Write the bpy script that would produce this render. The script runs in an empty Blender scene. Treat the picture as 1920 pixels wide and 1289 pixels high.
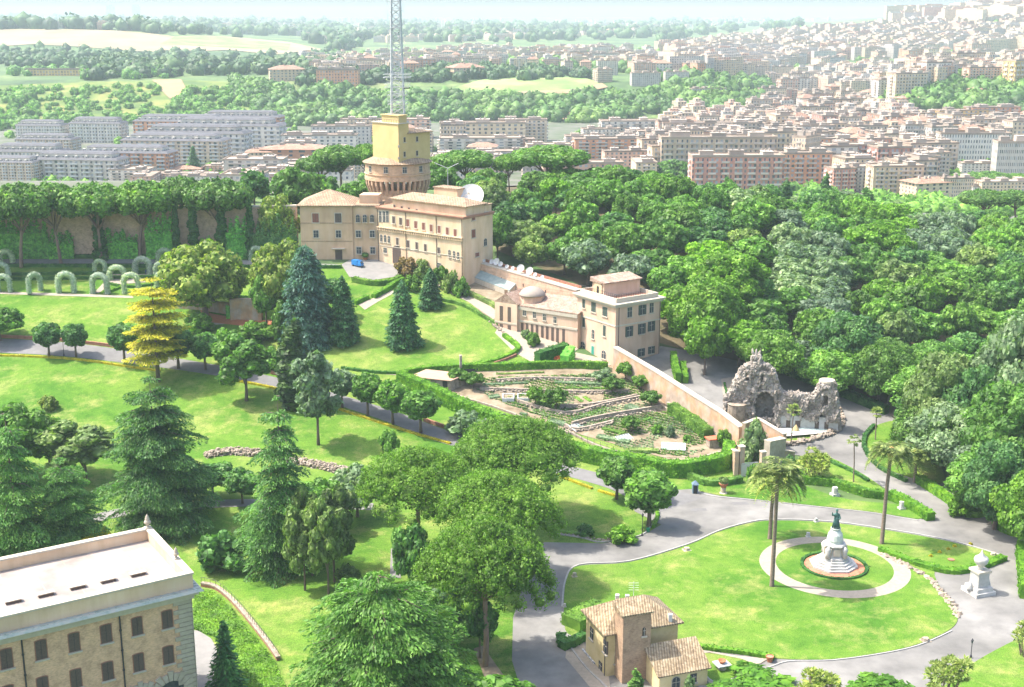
import bpy, bmesh, math, random
import numpy as np
from math import radians, sin, cos, tan, atan2, pi, sqrt
from mathutils import Vector

sc = bpy.context.scene
# ------------------------------------------------------------------ camera, sky, sun, exposure
F, CX, CY = 2400.0, 960.0, 644.5          # the photograph's focal length in its own pixels
CAMZ = 100.0
PIT = math.atan(614 / F)
cam_d = bpy.data.cameras.new('camera'); cam = bpy.data.objects.new('camera', cam_d)
sc.collection.objects.link(cam); sc.camera = cam
cam.location = (0, 0, CAMZ); cam.rotation_euler = (pi / 2 - PIT, 0, 0)
cam_d.sensor_width = 36; cam_d.lens = 36 * F / 1920
cam_d.clip_start = 1; cam_d.clip_end = 60000
SUN_EL, SUN_AZ = radians(58), atan2(-8.8, 1.2)      # azimuth from +Y, clockwise
w = bpy.data.worlds.new('World'); sc.world = w; w.use_nodes = True
nt = w.node_tree; nt.nodes.clear()
sky = nt.nodes.new('ShaderNodeTexSky'); sky.sky_type = 'NISHITA'; sky.sun_disc = False
sky.sun_elevation = SUN_EL; sky.sun_rotation = SUN_AZ
sky.air_density = 1.0; sky.dust_density = 4.0; sky.ozone_density = 1.0
bg = nt.nodes.new('ShaderNodeBackground'); bg.inputs[1].default_value = 0.15
wo = nt.nodes.new('ShaderNodeOutputWorld')
nt.links.new(sky.outputs[0], bg.inputs[0]); nt.links.new(bg.outputs[0], wo.inputs[0])
sd = bpy.data.lights.new('sun', 'SUN'); sd.energy = 2.9; sd.angle = radians(0.6); sd.color = (1.0, 0.94, 0.85)
so = bpy.data.objects.new('sun', sd); sc.collection.objects.link(so)
sdir = Vector((sin(SUN_AZ) * cos(SUN_EL), cos(SUN_AZ) * cos(SUN_EL), sin(SUN_EL)))
so.rotation_euler = sdir.to_track_quat('Z', 'Y').to_euler(); so.location = (0, 0, 300)
sc.view_settings.view_transform = 'Standard'; sc.view_settings.look = 'None'
sc.view_settings.exposure = 1.66; sc.view_settings.gamma = 1
cy = sc.cycles
cy.max_bounces = 6; cy.diffuse_bounces = 3; cy.glossy_bounces = 2; cy.transmission_bounces = 3
cy.volume_bounces = 1; cy.denoising_prefilter = 'ACCURATE'; cy.transparent_max_bounces = 6; cy.use_denoising = True
cy.caustics_reflective = False; cy.caustics_refractive = False

# ------------------------------------------------------------------ the land
def ss(a, b, x):
    t = np.clip((np.asarray(x, float) - a) / (b - a), 0, 1)
    return t * t * (3 - 2 * t)
def H(x, y):
    x = np.asarray(x, float); y = np.asarray(y, float)
    yy = np.maximum(y, 150.0); u = x / yy
    A = 32 - 18 * ss(.08, .38, u)
    z = A * ss(250, 460, y)
    z = z - (A + 13) * ss(530, 760, y)
    wl = 1 - ss(.15, .21, u)
    z = z + 37 * ss(1380, 1620, y) * wl
    z = z + (1 - wl) * (60 + 420 * np.clip(u - .18, 0, .6)) * ss(1450, 4600, y)
    z = z + 42 * ss(1250, 1480, y) * ss(.27, .31, u) * (1 - ss(1750, 2100, y))
    z = z + 48 * ss(2450, 3200, y) * ss(.12, .30, -u) - 30 * ss(3300, 4300, y) * ss(.12, .30, -u)
    z = z + wl * (20 * ss(3000, 6000, y) + 42 * ss(6000, 12000, y))
    z = z + 4 * ss(1600, 2500, y) * np.sin(x / 310.0) * np.cos(y / 420.0)
    return z
def Hf(x, y): return float(H(x, y))

CP, SP = cos(PIT), sin(PIT)
def ray(px, py):
    u, v = (px - CX) / F, (CY - py) / F
    return u, CP + v * SP, -SP + v * CP
def Gz(px, py, z):
    dx, dy, dz = ray(px, py); t = (z - CAMZ) / dz
    return Vector((dx * t, dy * t, z))
def GT(px, py, off=0.0, y0=0.0):
    """where the line of sight meets the land (raised by off)"""
    dx, dy, dz = ray(px, py)
    ts = np.concatenate([np.arange(120, 900, 1.5), np.geomspace(900, 13500, 900)])
    ts = ts[ts > y0]; z = CAMZ + dz / dy * ts
    hit = np.nonzero(z < H(dx / dy * ts, ts) + off)[0]
    if len(hit) == 0: return None
    i = hit[0]; a, b = (ts[i - 1] if i else ts[0]), ts[i]
    for _ in range(24):
        m = (a + b) / 2
        if CAMZ + dz / dy * m < Hf(dx / dy * m, m) + off: b = m
        else: a = m
    return Vector((dx / dy * b, b, Hf(dx / dy * b, b)))
def zat(y, py):
    """height of a point at depth y seen at row py"""
    k = (CY - py) / F
    return CAMZ + y * (k * CP - SP) / (CP + k * SP)
def proj(x, y, z):
    d = z - CAMZ; c = y * CP - d * SP
    return CX + F * x / c, CY - F * (y * SP + d * CP) / c
def slant(p): return p[1] * CP - (p[2] - CAMZ) * SP
def m_px(p, n): return n * slant(p) / F

# ------------------------------------------------------------------ materials
def newmat(name):
    m = bpy.data.materials.new(name); m.use_nodes = True; t = m.node_tree; t.nodes.clear()
    out = t.nodes.new('ShaderNodeOutputMaterial'); b = t.nodes.new('ShaderNodeBsdfPrincipled')
    t.links.new(b.outputs[0], out.inputs[0]); return m, t, b, out
def ramp(t, cols, pos=None):
    r = t.nodes.new('ShaderNodeValToRGB'); e = r.color_ramp.elements
    n = len(cols)
    while len(e) < n: e.new(.5)
    for i, c in enumerate(cols):
        e[i].position = (pos[i] if pos else i / (n - 1)); e[i].color = (*c, 1)
    return r
def noise(t, scale, detail=4, rough=.55, src='Object', stretch=None, dist=0):
    n = t.nodes.new('ShaderNodeTexNoise'); n.inputs['Scale'].default_value = scale
    n.inputs['Detail'].default_value = detail; n.inputs['Roughness'].default_value = rough
    n.inputs['Distortion'].default_value = dist
    if src == 'World':
        g = t.nodes.new('ShaderNodeNewGeometry'); o = g.outputs['Position']
    else:
        g = t.nodes.new('ShaderNodeTexCoord'); o = g.outputs[src]
    if stretch:
        mp = t.nodes.new('ShaderNodeMapping'); mp.inputs['Scale'].default_value = stretch
        t.links.new(o, mp.inputs[0]); o = mp.outputs[0]
    t.links.new(o, n.inputs['Vector']); return n
def mixc(t, a, b, fac, mode='MIX'):
    x = t.nodes.new('ShaderNodeMix'); x.data_type = 'RGBA'; x.blend_type = mode
    for s, v in ((x.inputs[6], a), (x.inputs[7], b), (x.inputs[0], fac)):
        if isinstance(v, (int, float)): s.default_value = v
        elif isinstance(v, tuple): s.default_value = (*v, 1)
        else: t.links.new(v, s)
    return x.outputs[2]
def surf(name, cols, scale=1.0, rough=.85, detail=5, src='Object', bump=0.0, bscale=None, stretch=None, pos=None, big=None, rand=0.0, metal=0):
    """a weathered surface: a ramp over noise, a broad second noise and a bump"""
    m, t, b, o = newmat(name)
    n = noise(t, scale, detail, .6, src, stretch)
    if pos is None: pos = [.3 + .4 * i / (len(cols) - 1) for i in range(len(cols))]
    r = ramp(t, cols, pos); t.links.new(n.outputs[0], r.inputs[0]); c = r.outputs[0]
    if big:
        n2 = noise(t, big[0], 3, .5, src); r2 = ramp(t, [(big[1],) * 3, (big[2],) * 3], [.35, .65])
        t.links.new(n2.outputs[0], r2.inputs[0]); c = mixc(t, c, r2.outputs[0], 1.0, 'MULTIPLY')
    if rand:
        oi = t.nodes.new('ShaderNodeObjectInfo'); r3 = ramp(t, [(1 - rand,) * 3, (1 + rand * .6,) * 3])
        t.links.new(oi.outputs['Random'], r3.inputs[0]); c = mixc(t, c, r3.outputs[0], 1.0, 'MULTIPLY')
    t.links.new(c, b.inputs['Base Color']); b.inputs['Roughness'].default_value = rough
    b.inputs['Metallic'].default_value = metal
    b.inputs['Specular IOR Level'].default_value = .25
    if bump:
        nb = noise(t, bscale or scale * 3, 4, .6, src, stretch)
        bp = t.nodes.new('ShaderNodeBump'); bp.inputs['Strength'].default_value = bump; bp.inputs['Distance'].default_value = .1
        t.links.new(nb.outputs[0], bp.inputs['Height']); t.links.new(bp.outputs[0], b.inputs['Normal'])
    return m
def leafmat(name, dark, mid, light, scale=.35, trans=.38, rand=.22):
    m, t, b, o = newmat(name)
    n = noise(t, scale, 3, .6, 'Object')
    r = ramp(t, [dark, mid, light], [.32, .5, .68]); t.links.new(n.outputs[0], r.inputs[0])
    g = t.nodes.new('ShaderNodeNewGeometry')
    r2 = ramp(t, [(.62,) * 3, (1.0,) * 3, (1.45,) * 3], [0, .5, 1]); t.links.new(g.outputs['Random Per Island'], r2.inputs[0])
    c = mixc(t, r.outputs[0], r2.outputs[0], 1.0, 'MULTIPLY')
    oi = t.nodes.new('ShaderNodeObjectInfo'); r3 = ramp(t, [(1 - rand, 1 - rand, 1 - rand * .5), (1, 1, 1), (1 + rand * 1.3, 1 + rand, 1)])
    t.links.new(oi.outputs['Random'], r3.inputs[0]); c = mixc(t, c, r3.outputs[0], 1.0, 'MULTIPLY')
    t.links.new(c, b.inputs['Base Color']); b.inputs['Roughness'].default_value = .55
    b.inputs['Specular IOR Level'].default_value = .3
    tr = t.nodes.new('ShaderNodeBsdfTranslucent'); t.links.new(mixc(t, c, (1.0, 1.25, .5), 1.0, 'MULTIPLY'), tr.inputs[0])
    mx = t.nodes.new('ShaderNodeMixShader'); mx.inputs[0].default_value = trans
    t.links.new(b.outputs[0], mx.inputs[1]); t.links.new(tr.outputs[0], mx.inputs[2]); t.links.new(mx.outputs[0], o.inputs[0])
    return m
def brickmat(name, c1, c2, mortar, bw=.5, bh=.16, scale=1.0, squash=None):
    m, t, b, o = newmat(name)
    tc = t.nodes.new('ShaderNodeTexCoord'); sx = t.nodes.new('ShaderNodeSeparateXYZ'); t.links.new(tc.outputs['Object'], sx.inputs[0])
    ad = t.nodes.new('ShaderNodeMath'); ad.operation = 'ADD'; t.links.new(sx.outputs[0], ad.inputs[0]); t.links.new(sx.outputs[1], ad.inputs[1])
    cb = t.nodes.new('ShaderNodeCombineXYZ'); t.links.new(ad.outputs[0], cb.inputs[0]); t.links.new(sx.outputs[2], cb.inputs[1])
    br = t.nodes.new('ShaderNodeTexBrick'); br.inputs['Scale'].default_value = scale
    br.inputs['Brick Width'].default_value = bw; br.inputs['Row Height'].default_value = bh; br.inputs['Mortar Size'].default_value = .012
    br.inputs['Color1'].default_value = (*c1, 1); br.inputs['Color2'].default_value = (*c2, 1); br.inputs['Mortar'].default_value = (*mortar, 1)
    t.links.new(cb.outputs[0], br.inputs['Vector'])
    n = noise(t, .7, 6, .7); r = ramp(t, [(.68, .66, .64), (1.0, 1, 1), (1.2, 1.18, 1.12)], [.3, .5, .72]); t.links.new(n.outputs[0], r.inputs[0])
    t.links.new(mixc(t, br.outputs[0], r.outputs[0], 1.0, 'MULTIPLY'), b.inputs['Base Color']); b.inputs['Roughness'].default_value = .9
    return m
def tilemat(name, cols, period=.35, ang=0.0):
    """terracotta pan tiles: fine ridges running down the slope, tile by tile tone"""
    m, t, b, o = newmat(name)
    tc = t.nodes.new('ShaderNodeTexCoord'); mp = t.nodes.new('ShaderNodeMapping'); mp.inputs['Rotation'].default_value = (0, 0, ang)
    t.links.new(tc.outputs['Object'], mp.inputs[0])
    wv = t.nodes.new('ShaderNodeTexWave'); wv.inputs['Scale'].default_value = 6.283 / period / 20; wv.bands_direction = 'X'
    wv.inputs['Distortion'].default_value = .6; wv.inputs['Detail'].default_value = 1
    t.links.new(mp.outputs[0], wv.inputs[0])
    vo = t.nodes.new('ShaderNodeTexVoronoi'); vo.inputs['Scale'].default_value = 2.6; t.links.new(mp.outputs[0], vo.inputs['Vector'])
    sp = t.nodes.new('ShaderNodeSeparateColor'); t.links.new(vo.outputs['Color'], sp.inputs[0])
    r = ramp(t, cols); t.links.new(sp.outputs[0], r.inputs[0])
    r2 = ramp(t, [(.6, .58, .56), (1.1, 1.1, 1.1)], [.1, .6]); t.links.new(wv.outputs[0], r2.inputs[0])
    n = noise(t, .5, 5, .7); r4 = ramp(t, [(.75, .72, .7), (1.15, 1.15, 1.12)], [.35, .65]); t.links.new(n.outputs[0], r4.inputs[0])
    c = mixc(t, mixc(t, r.outputs[0], r2.outputs[0], 1.0, 'MULTIPLY'), r4.outputs[0], 1.0, 'MULTIPLY')
    t.links.new(c, b.inputs['Base Color']); b.inputs['Roughness'].default_value = .9
    bp = t.nodes.new('ShaderNodeBump'); bp.inputs['Strength'].default_value = .6; bp.inputs['Distance'].default_value = .08
    t.links.new(wv.outputs[0], bp.inputs['Height']); t.links.new(bp.outputs[0], b.inputs['Normal'])
    return m
def aptmat(name, wall, alt, win=(.06, .07, .09), bay=3.3, flr=3.1):
    """plastered wall with a grid of window openings, some with shutters or awnings"""
    m, t, b, o = newmat(name)
    def mth(op, a, bb=None, c=None):
        x = t.nodes.new('ShaderNodeMath'); x.operation = op
        for i, v in enumerate((a, bb, c)):
            if v is None: continue
            if isinstance(v, (int, float)): x.inputs[i].default_value = v
            else: t.links.new(v, x.inputs[i])
        return x.outputs[0]
    tc = t.nodes.new('ShaderNodeTexCoord'); s = t.nodes.new('ShaderNodeSeparateXYZ'); t.links.new(tc.outputs['Object'], s.inputs[0])
    s2 = t.nodes.new('ShaderNodeSeparateXYZ'); t.links.new(tc.outputs['Normal'], s2.inputs[0])
    fx = mth('GREATER_THAN', mth('ABSOLUTE', s2.outputs[0]), .5)
    u = mth('ADD', mth('MULTIPLY', s.outputs[1], fx), mth('MULTIPLY', s.outputs[0], mth('SUBTRACT', 1, fx)))
    u = mth('DIVIDE', u, bay); v = mth('DIVIDE', s.outputs[2], flr)
    fu, fv = mth('FRACT', u), mth('FRACT', v)
    cell = t.nodes.new('ShaderNodeCombineXYZ'); t.links.new(mth('FLOOR', u), cell.inputs[0]); t.links.new(mth('FLOOR', v), cell.inputs[1]); t.links.new(fx, cell.inputs[2])
    wn = t.nodes.new('ShaderNodeTexWhiteNoise'); wn.noise_dimensions = '3D'; t.links.new(cell.outputs[0], wn.inputs[0])
    hw = mth('MULTIPLY', mth('ADD', wn.outputs['Value'], .9), .15)
    mk = mth('MULTIPLY', mth('LESS_THAN', mth('ABSOLUTE', mth('SUBTRACT', fu, .5)), hw), mth('LESS_THAN', mth('ABSOLUTE', mth('SUBTRACT', fv, .52)), .27))
    mk = mth('MULTIPLY', mk, mth('LESS_THAN', mth('ABSOLUTE', s2.outputs[2]), .3))
    r = ramp(t, [win, win, (.20, .16, .13), (.3, .32, .33), (.07, .09, .08)], [0, .35, .5, .75, .95]); t.links.new(wn.outputs['Value'], r.inputs[0])
    n = noise(t, .25, 4, .6); rr = ramp(t, [alt, wall], [.38, .6]); t.links.new(n.outputs[0], rr.inputs[0])
    oi = t.nodes.new('ShaderNodeObjectInfo'); r3 = ramp(t, [(.8, .78, .76), (1, 1, 1), (1.12, 1.1, 1.06)]); t.links.new(oi.outputs['Random'], r3.inputs[0])
    c = mixc(t, rr.outputs[0], r3.outputs[0], 1.0, 'MULTIPLY')
    t.links.new(mixc(t, c, r.outputs[0], mk), b.inputs['Base Color']); b.inputs['Roughness'].default_value = .85
    return m
M = {}
M['asphalt'] = surf('asphalt', [(.14, .136, .128), (.18, .175, .164), (.215, .208, .193)], .25, .9, 8, 'World', .15, 6, big=(.07, .74, 1.14))
M['asphalt_old'] = surf('asphalt_old', [(.135, .132, .13), (.175, .172, .168)], .6, .9, 8, 'World', .15, 6, big=(.05, .85, 1.1))
M['paving'] = surf('paving', [(0.171, 0.167, 0.158), (0.225, 0.216, 0.203)], .5, .9, 6, 'World', .1, 5, big=(.06, .88, 1.08))
M['gravel'] = surf('gravel', [(0.259, 0.223, 0.173), (0.331, 0.288, 0.23)], 1.5, .95, 6, 'World', .2, 8)
M['soil'] = surf('soil', [(.13, .10, .06), (.22, .175, .115), (.28, .235, .165)], .35, .95, 7, 'World', .3, 4)
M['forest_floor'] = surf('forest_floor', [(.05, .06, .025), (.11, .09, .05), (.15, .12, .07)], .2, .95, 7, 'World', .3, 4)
M['kerb'] = surf('kerb', [(0.273, 0.267, 0.247), (0.364, 0.351, 0.325)], 1.2, .85)
M['iron'] = surf('iron', [(.03, .032, .035), (.05, .05, .055)], 3, .5)
M['dark'] = surf('dark', [(.02, .02, .022), (.04, .04, .042)], 3, .4)
M['glass'] = surf('glass', [(.03, .04, .05), (.07, .08, .09)], 2, .15)
M['white'] = surf('white', [(0.475, 0.475, 0.461), (0.576, 0.576, 0.562)], 2, .7)
M['trav'] = surf('travertine', [(.36, .31, .235), (.47, .41, .325)], 1.4, .85, 6, bump=.2, big=(.3, .85, 1.05))
M['terracotta'] = surf('terracotta', [(0.304, 0.104, 0.048), (0.4, 0.16, 0.08)], 3, .8)
M['bronze'] = surf('bronze', [(.035, .09, .08), (.07, .16, .14)], 2.5, .5, bump=.3)
M['bark'] = surf('bark', [(.09, .065, .05), (.2, .15, .12)], 1.5, .95, 6, bump=.6, stretch=(1, 1, .3))
M['bark_pine'] = surf('bark_pine', [(.16, .10, .075), (.30, .21, .17)], 1.2, .95, 6, bump=.6, stretch=(1, 1, .3))
M['palm_bark'] = surf('palm_bark', [(.12, .09, .065), (.23, .18, .14)], 2.2, .95, 5, bump=.7, stretch=(1, 1, 2.5))
M['rock'] = surf('rock', [(0.176, 0.15, 0.123), (0.334, 0.29, 0.246), (0.44, 0.396, 0.352)], .8, .95, 7, bump=.8, big=(.2, .7, 1.1))
M['rubble'] = surf('rubble', [(0.17, 0.136, 0.102), (0.289, 0.238, 0.187), (0.374, 0.323, 0.264)], 1.2, .95, 7, bump=.6)
def grassmat():
    m, t, b, o = newmat('lawn')
    n = noise(t, .03, 5, .6, 'World', dist=.5); r = ramp(t, [(.054, .142, .014), (.092, .185, .022), (.15, .217, .042)], [.34, .5, .68]); t.links.new(n.outputs[0], r.inputs[0])
    n2 = noise(t, .35, 6, .75, 'World'); r2 = ramp(t, [(.6, .72, .6), (1, 1, 1), (1.35, 1.16, 1.2)], [.3, .5, .72]); t.links.new(n2.outputs[0], r2.inputs[0])
    n4 = noise(t, .11, 6, .75, 'World', dist=.25); r4 = ramp(t, [(0,) * 3, (.85,) * 3], [.5, .72]); t.links.new(n4.outputs[0], r4.inputs[0])
    n3 = noise(t, 5, 3, .7, 'World'); r3 = ramp(t, [(.55,) * 3, (1.4,) * 3], [.3, .7]); t.links.new(n3.outputs[0], r3.inputs[0])
    c = mixc(t, r.outputs[0], (.27, .27, .09), r4.outputs[0])
    c = mixc(t, mixc(t, c, r2.outputs[0], 1.0, 'MULTIPLY'), r3.outputs[0], 1.0, 'MULTIPLY')
    t.links.new(c, b.inputs['Base Color']); b.inputs['Roughness'].default_value = .9; b.inputs['Specular IOR Level'].default_value = .1
    bp = t.nodes.new('ShaderNodeBump'); bp.inputs['Strength'].default_value = .5; bp.inputs['Distance'].default_value = .1
    t.links.new(n3.outputs[0], bp.inputs['Height']); t.links.new(bp.outputs[0], b.inputs['Normal'])
    return m
M['lawn'] = grassmat()
def landmat():
    m, t, b, o = newmat('land')
    n = noise(t, .006, 7, .65, 'World', dist=.4); r = ramp(t, [(.035, .075, .022), (.07, .13, .03), (.13, .18, .05), (.26, .23, .12)], [.36, .48, .6, .72]); t.links.new(n.outputs[0], r.inputs[0])
    n2 = noise(t, .08, 6, .7, 'World'); r2 = ramp(t, [(.6,) * 3, (1.25,) * 3], [.35, .65]); t.links.new(n2.outputs[0], r2.inputs[0])
    t.links.new(mixc(t, r.outputs[0], r2.outputs[0], 1.0, 'MULTIPLY'), b.inputs['Base Color']); b.inputs['Roughness'].default_value = .95
    return m
M['land'] = landmat()
M['straw'] = surf('straw', [(0.238, 0.187, 0.101), (0.302, 0.238, 0.137), (0.331, 0.274, 0.173)], .012, .95, 6, 'World', big=(.003, .9, 1.05))
M['meadow'] = surf('meadow', [(0.108, 0.18, 0.054), (0.18, 0.27, 0.081), (0.306, 0.324, 0.144)], .02, .95, 6, 'World')
M['scrub'] = surf('scrub', [(.06, .11, .03), (.12, .17, .04), (.25, .22, .07)], .03, .95, 7, 'World')
M['clay'] = surf('clay', [(0.256, 0.176, 0.096), (0.32, 0.232, 0.136)], .05, .95, 6, 'World')
M['city_floor'] = surf('city_floor', [(.06, .09, .04), (.11, .12, .085), (.16, .15, .135)], .05, .95, 5, 'World')
# foliage
M['l_oak'] = leafmat('leaf_oak', (0.0512, 0.128, 0.0219), (0.109, 0.244, 0.0366), (0.213, 0.39, 0.0671))
M['l_dark'] = leafmat('leaf_dark', (0.0378, 0.105, 0.0297), (0.081, 0.195, 0.0513), (0.168, 0.318, 0.081))
M['l_lime'] = leafmat('leaf_lime', (0.0735, 0.179, 0.0126), (0.137, 0.294, 0.021), (0.221, 0.399, 0.0315))
M['l_olive'] = leafmat('leaf_olive', (0.0776, 0.132, 0.0389), (0.155, 0.24, 0.0652), (0.265, 0.358, 0.109))
M['l_silver'] = leafmat('leaf_silver', (0.0757, 0.138, 0.0688), (0.158, 0.241, 0.123), (0.289, 0.385, 0.22))
M['l_fresh'] = leafmat('leaf_fresh', (.05, .125, .016), (.105, .22, .03), (.185, .33, .05))
M['l_pine'] = leafmat('leaf_pine', (0.0605, 0.139, 0.0134), (0.109, 0.223, 0.0202), (0.176, 0.311, 0.0378), .5, .4, .08)
M['l_pinefar'] = leafmat('leaf_pine_far', (0.052, 0.133, 0.0238), (0.104, 0.223, 0.0386), (0.194, 0.327, 0.0594), .4)
M['l_cedar'] = leafmat('leaf_cedar', (0.0462, 0.132, 0.0344), (0.0992, 0.231, 0.0528), (0.184, 0.344, 0.0792), .5)
M['l_cedlight'] = leafmat('leaf_cedar_light', (0.0608, 0.161, 0.0243), (0.116, 0.254, 0.0387), (0.199, 0.365, 0.0608), .5)
M['l_gold'] = leafmat('leaf_gold', (0.203, 0.215, 0.00935), (0.429, 0.388, 0.014), (0.62, 0.516, 0.0281), .4)
M['l_blue'] = leafmat('leaf_blue', (0.0373, 0.0994, 0.077), (0.0808, 0.174, 0.131), (0.149, 0.261, 0.205), .5)
M['l_spruce'] = leafmat('leaf_spruce', (0.0262, 0.0935, 0.0411), (0.0561, 0.168, 0.0561), (0.122, 0.281, 0.0842), .5)
M['l_cypress'] = leafmat('leaf_cypress', (0.0252, 0.0576, 0.0216), (0.054, 0.104, 0.036), (0.099, 0.162, 0.054), .6)
M['l_magnolia'] = leafmat('leaf_magnolia', (0.0747, 0.135, 0.0179), (0.179, 0.269, 0.0374), (0.389, 0.419, 0.0897), .9)
M['l_brown'] = leafmat('leaf_brown', (0.121, 0.077, 0.033), (0.22, 0.154, 0.055), (0.308, 0.22, 0.088), .5)
M['l_hedge'] = leafmat('leaf_hedge', (0.055, 0.165, 0.011), (0.11, 0.27, 0.0176), (0.187, 0.363, 0.0275), .6)
M['l_hedgedark'] = leafmat('leaf_hedge_dark', (0.024, 0.09, 0.018), (0.045, 0.15, 0.027), (0.09, 0.225, 0.045), .5)
M['l_yellow'] = leafmat('leaf_yellow', (0.28, 0.26, 0.01), (0.45, 0.38, 0.015), (0.55, 0.48, 0.03), .8)
M['l_ivy'] = leafmat('leaf_ivy', (0.0728, 0.255, 0.0455), (0.164, 0.455, 0.0728), (0.273, 0.619, 0.109), .7)
M['l_arch'] = leafmat('leaf_arch', (0.264, 0.348, 0.24), (0.432, 0.516, 0.384), (0.6, 0.62, 0.528), 1.5)
M['l_palm'] = leafmat('leaf_palm', (0.115, 0.172, 0.0345), (0.207, 0.276, 0.069), (0.345, 0.391, 0.115), .8)
M['l_purple'] = leafmat('leaf_purple', (0.02, 0.02, 0.025), (0.04, 0.04, 0.05), (0.07, 0.07, 0.08), .6)
M['l_far'] = leafmat('leaf_far', (0.036, 0.09, 0.024), (0.072, 0.156, 0.036), (0.132, 0.228, 0.054), .02, .2)
M['l_red'] = leafmat('leaf_red', (0.45, 0.05, 0.02), (0.6, 0.1, 0.04), (0.6, 0.3, 0.2), 3)

# ------------------------------------------------------------------ mesh building
COL = sc.collection
def npmesh(name, V, Q=None, T=None, smooth=False):
    me = bpy.data.meshes.new(name); V = np.asarray(V, np.float32).reshape(-1, 3)
    Q = np.zeros((0, 4), np.int32) if Q is None else np.asarray(Q, np.int32).reshape(-1, 4)
    T = np.zeros((0, 3), np.int32) if T is None else np.asarray(T, np.int32).reshape(-1, 3)
    me.vertices.add(len(V)); me.vertices.foreach_set('co', V.ravel())
    me.loops.add(Q.size + T.size); me.loops.foreach_set('vertex_index', np.concatenate([Q.ravel(), T.ravel()]))
    me.polygons.add(len(Q) + len(T))
    me.polygons.foreach_set('loop_start', np.concatenate([np.arange(len(Q)) * 4, Q.size + np.arange(len(T)) * 3]).astype(np.int32))
    me.polygons.foreach_set('use_smooth', np.full(len(Q) + len(T), bool(smooth)))
    me.update(calc_edges=True); return me
def wloc(o):
    p = Vector((0, 0, 0))
    while o is not None: p += o.location; o = o.parent
    return p
def link(name, me, mat, parent=None):
    if mat and not me.materials: me.materials.append(mat)
    o = bpy.data.objects.new(name, me); COL.objects.link(o)
    if parent: o.parent = parent
    return o
def tag(o, label=None, cat=None, group=None, kind=None):
    if label: o['label'] = label
    if cat: o['category'] = cat
    if group: o['group'] = group
    if kind: o['kind'] = kind
    return o
def thing(name, label, cat, loc, group=None):
    o = bpy.data.objects.new(name, None); COL.objects.link(o); o.location = loc; o.empty_display_size = .3
    return tag(o, label, cat, group)
def copy_tree(o, parent=None):
    c = o.copy(); COL.objects.link(c); c.parent = parent
    for ch in o.children: copy_tree(ch, c)
    return c
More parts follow.
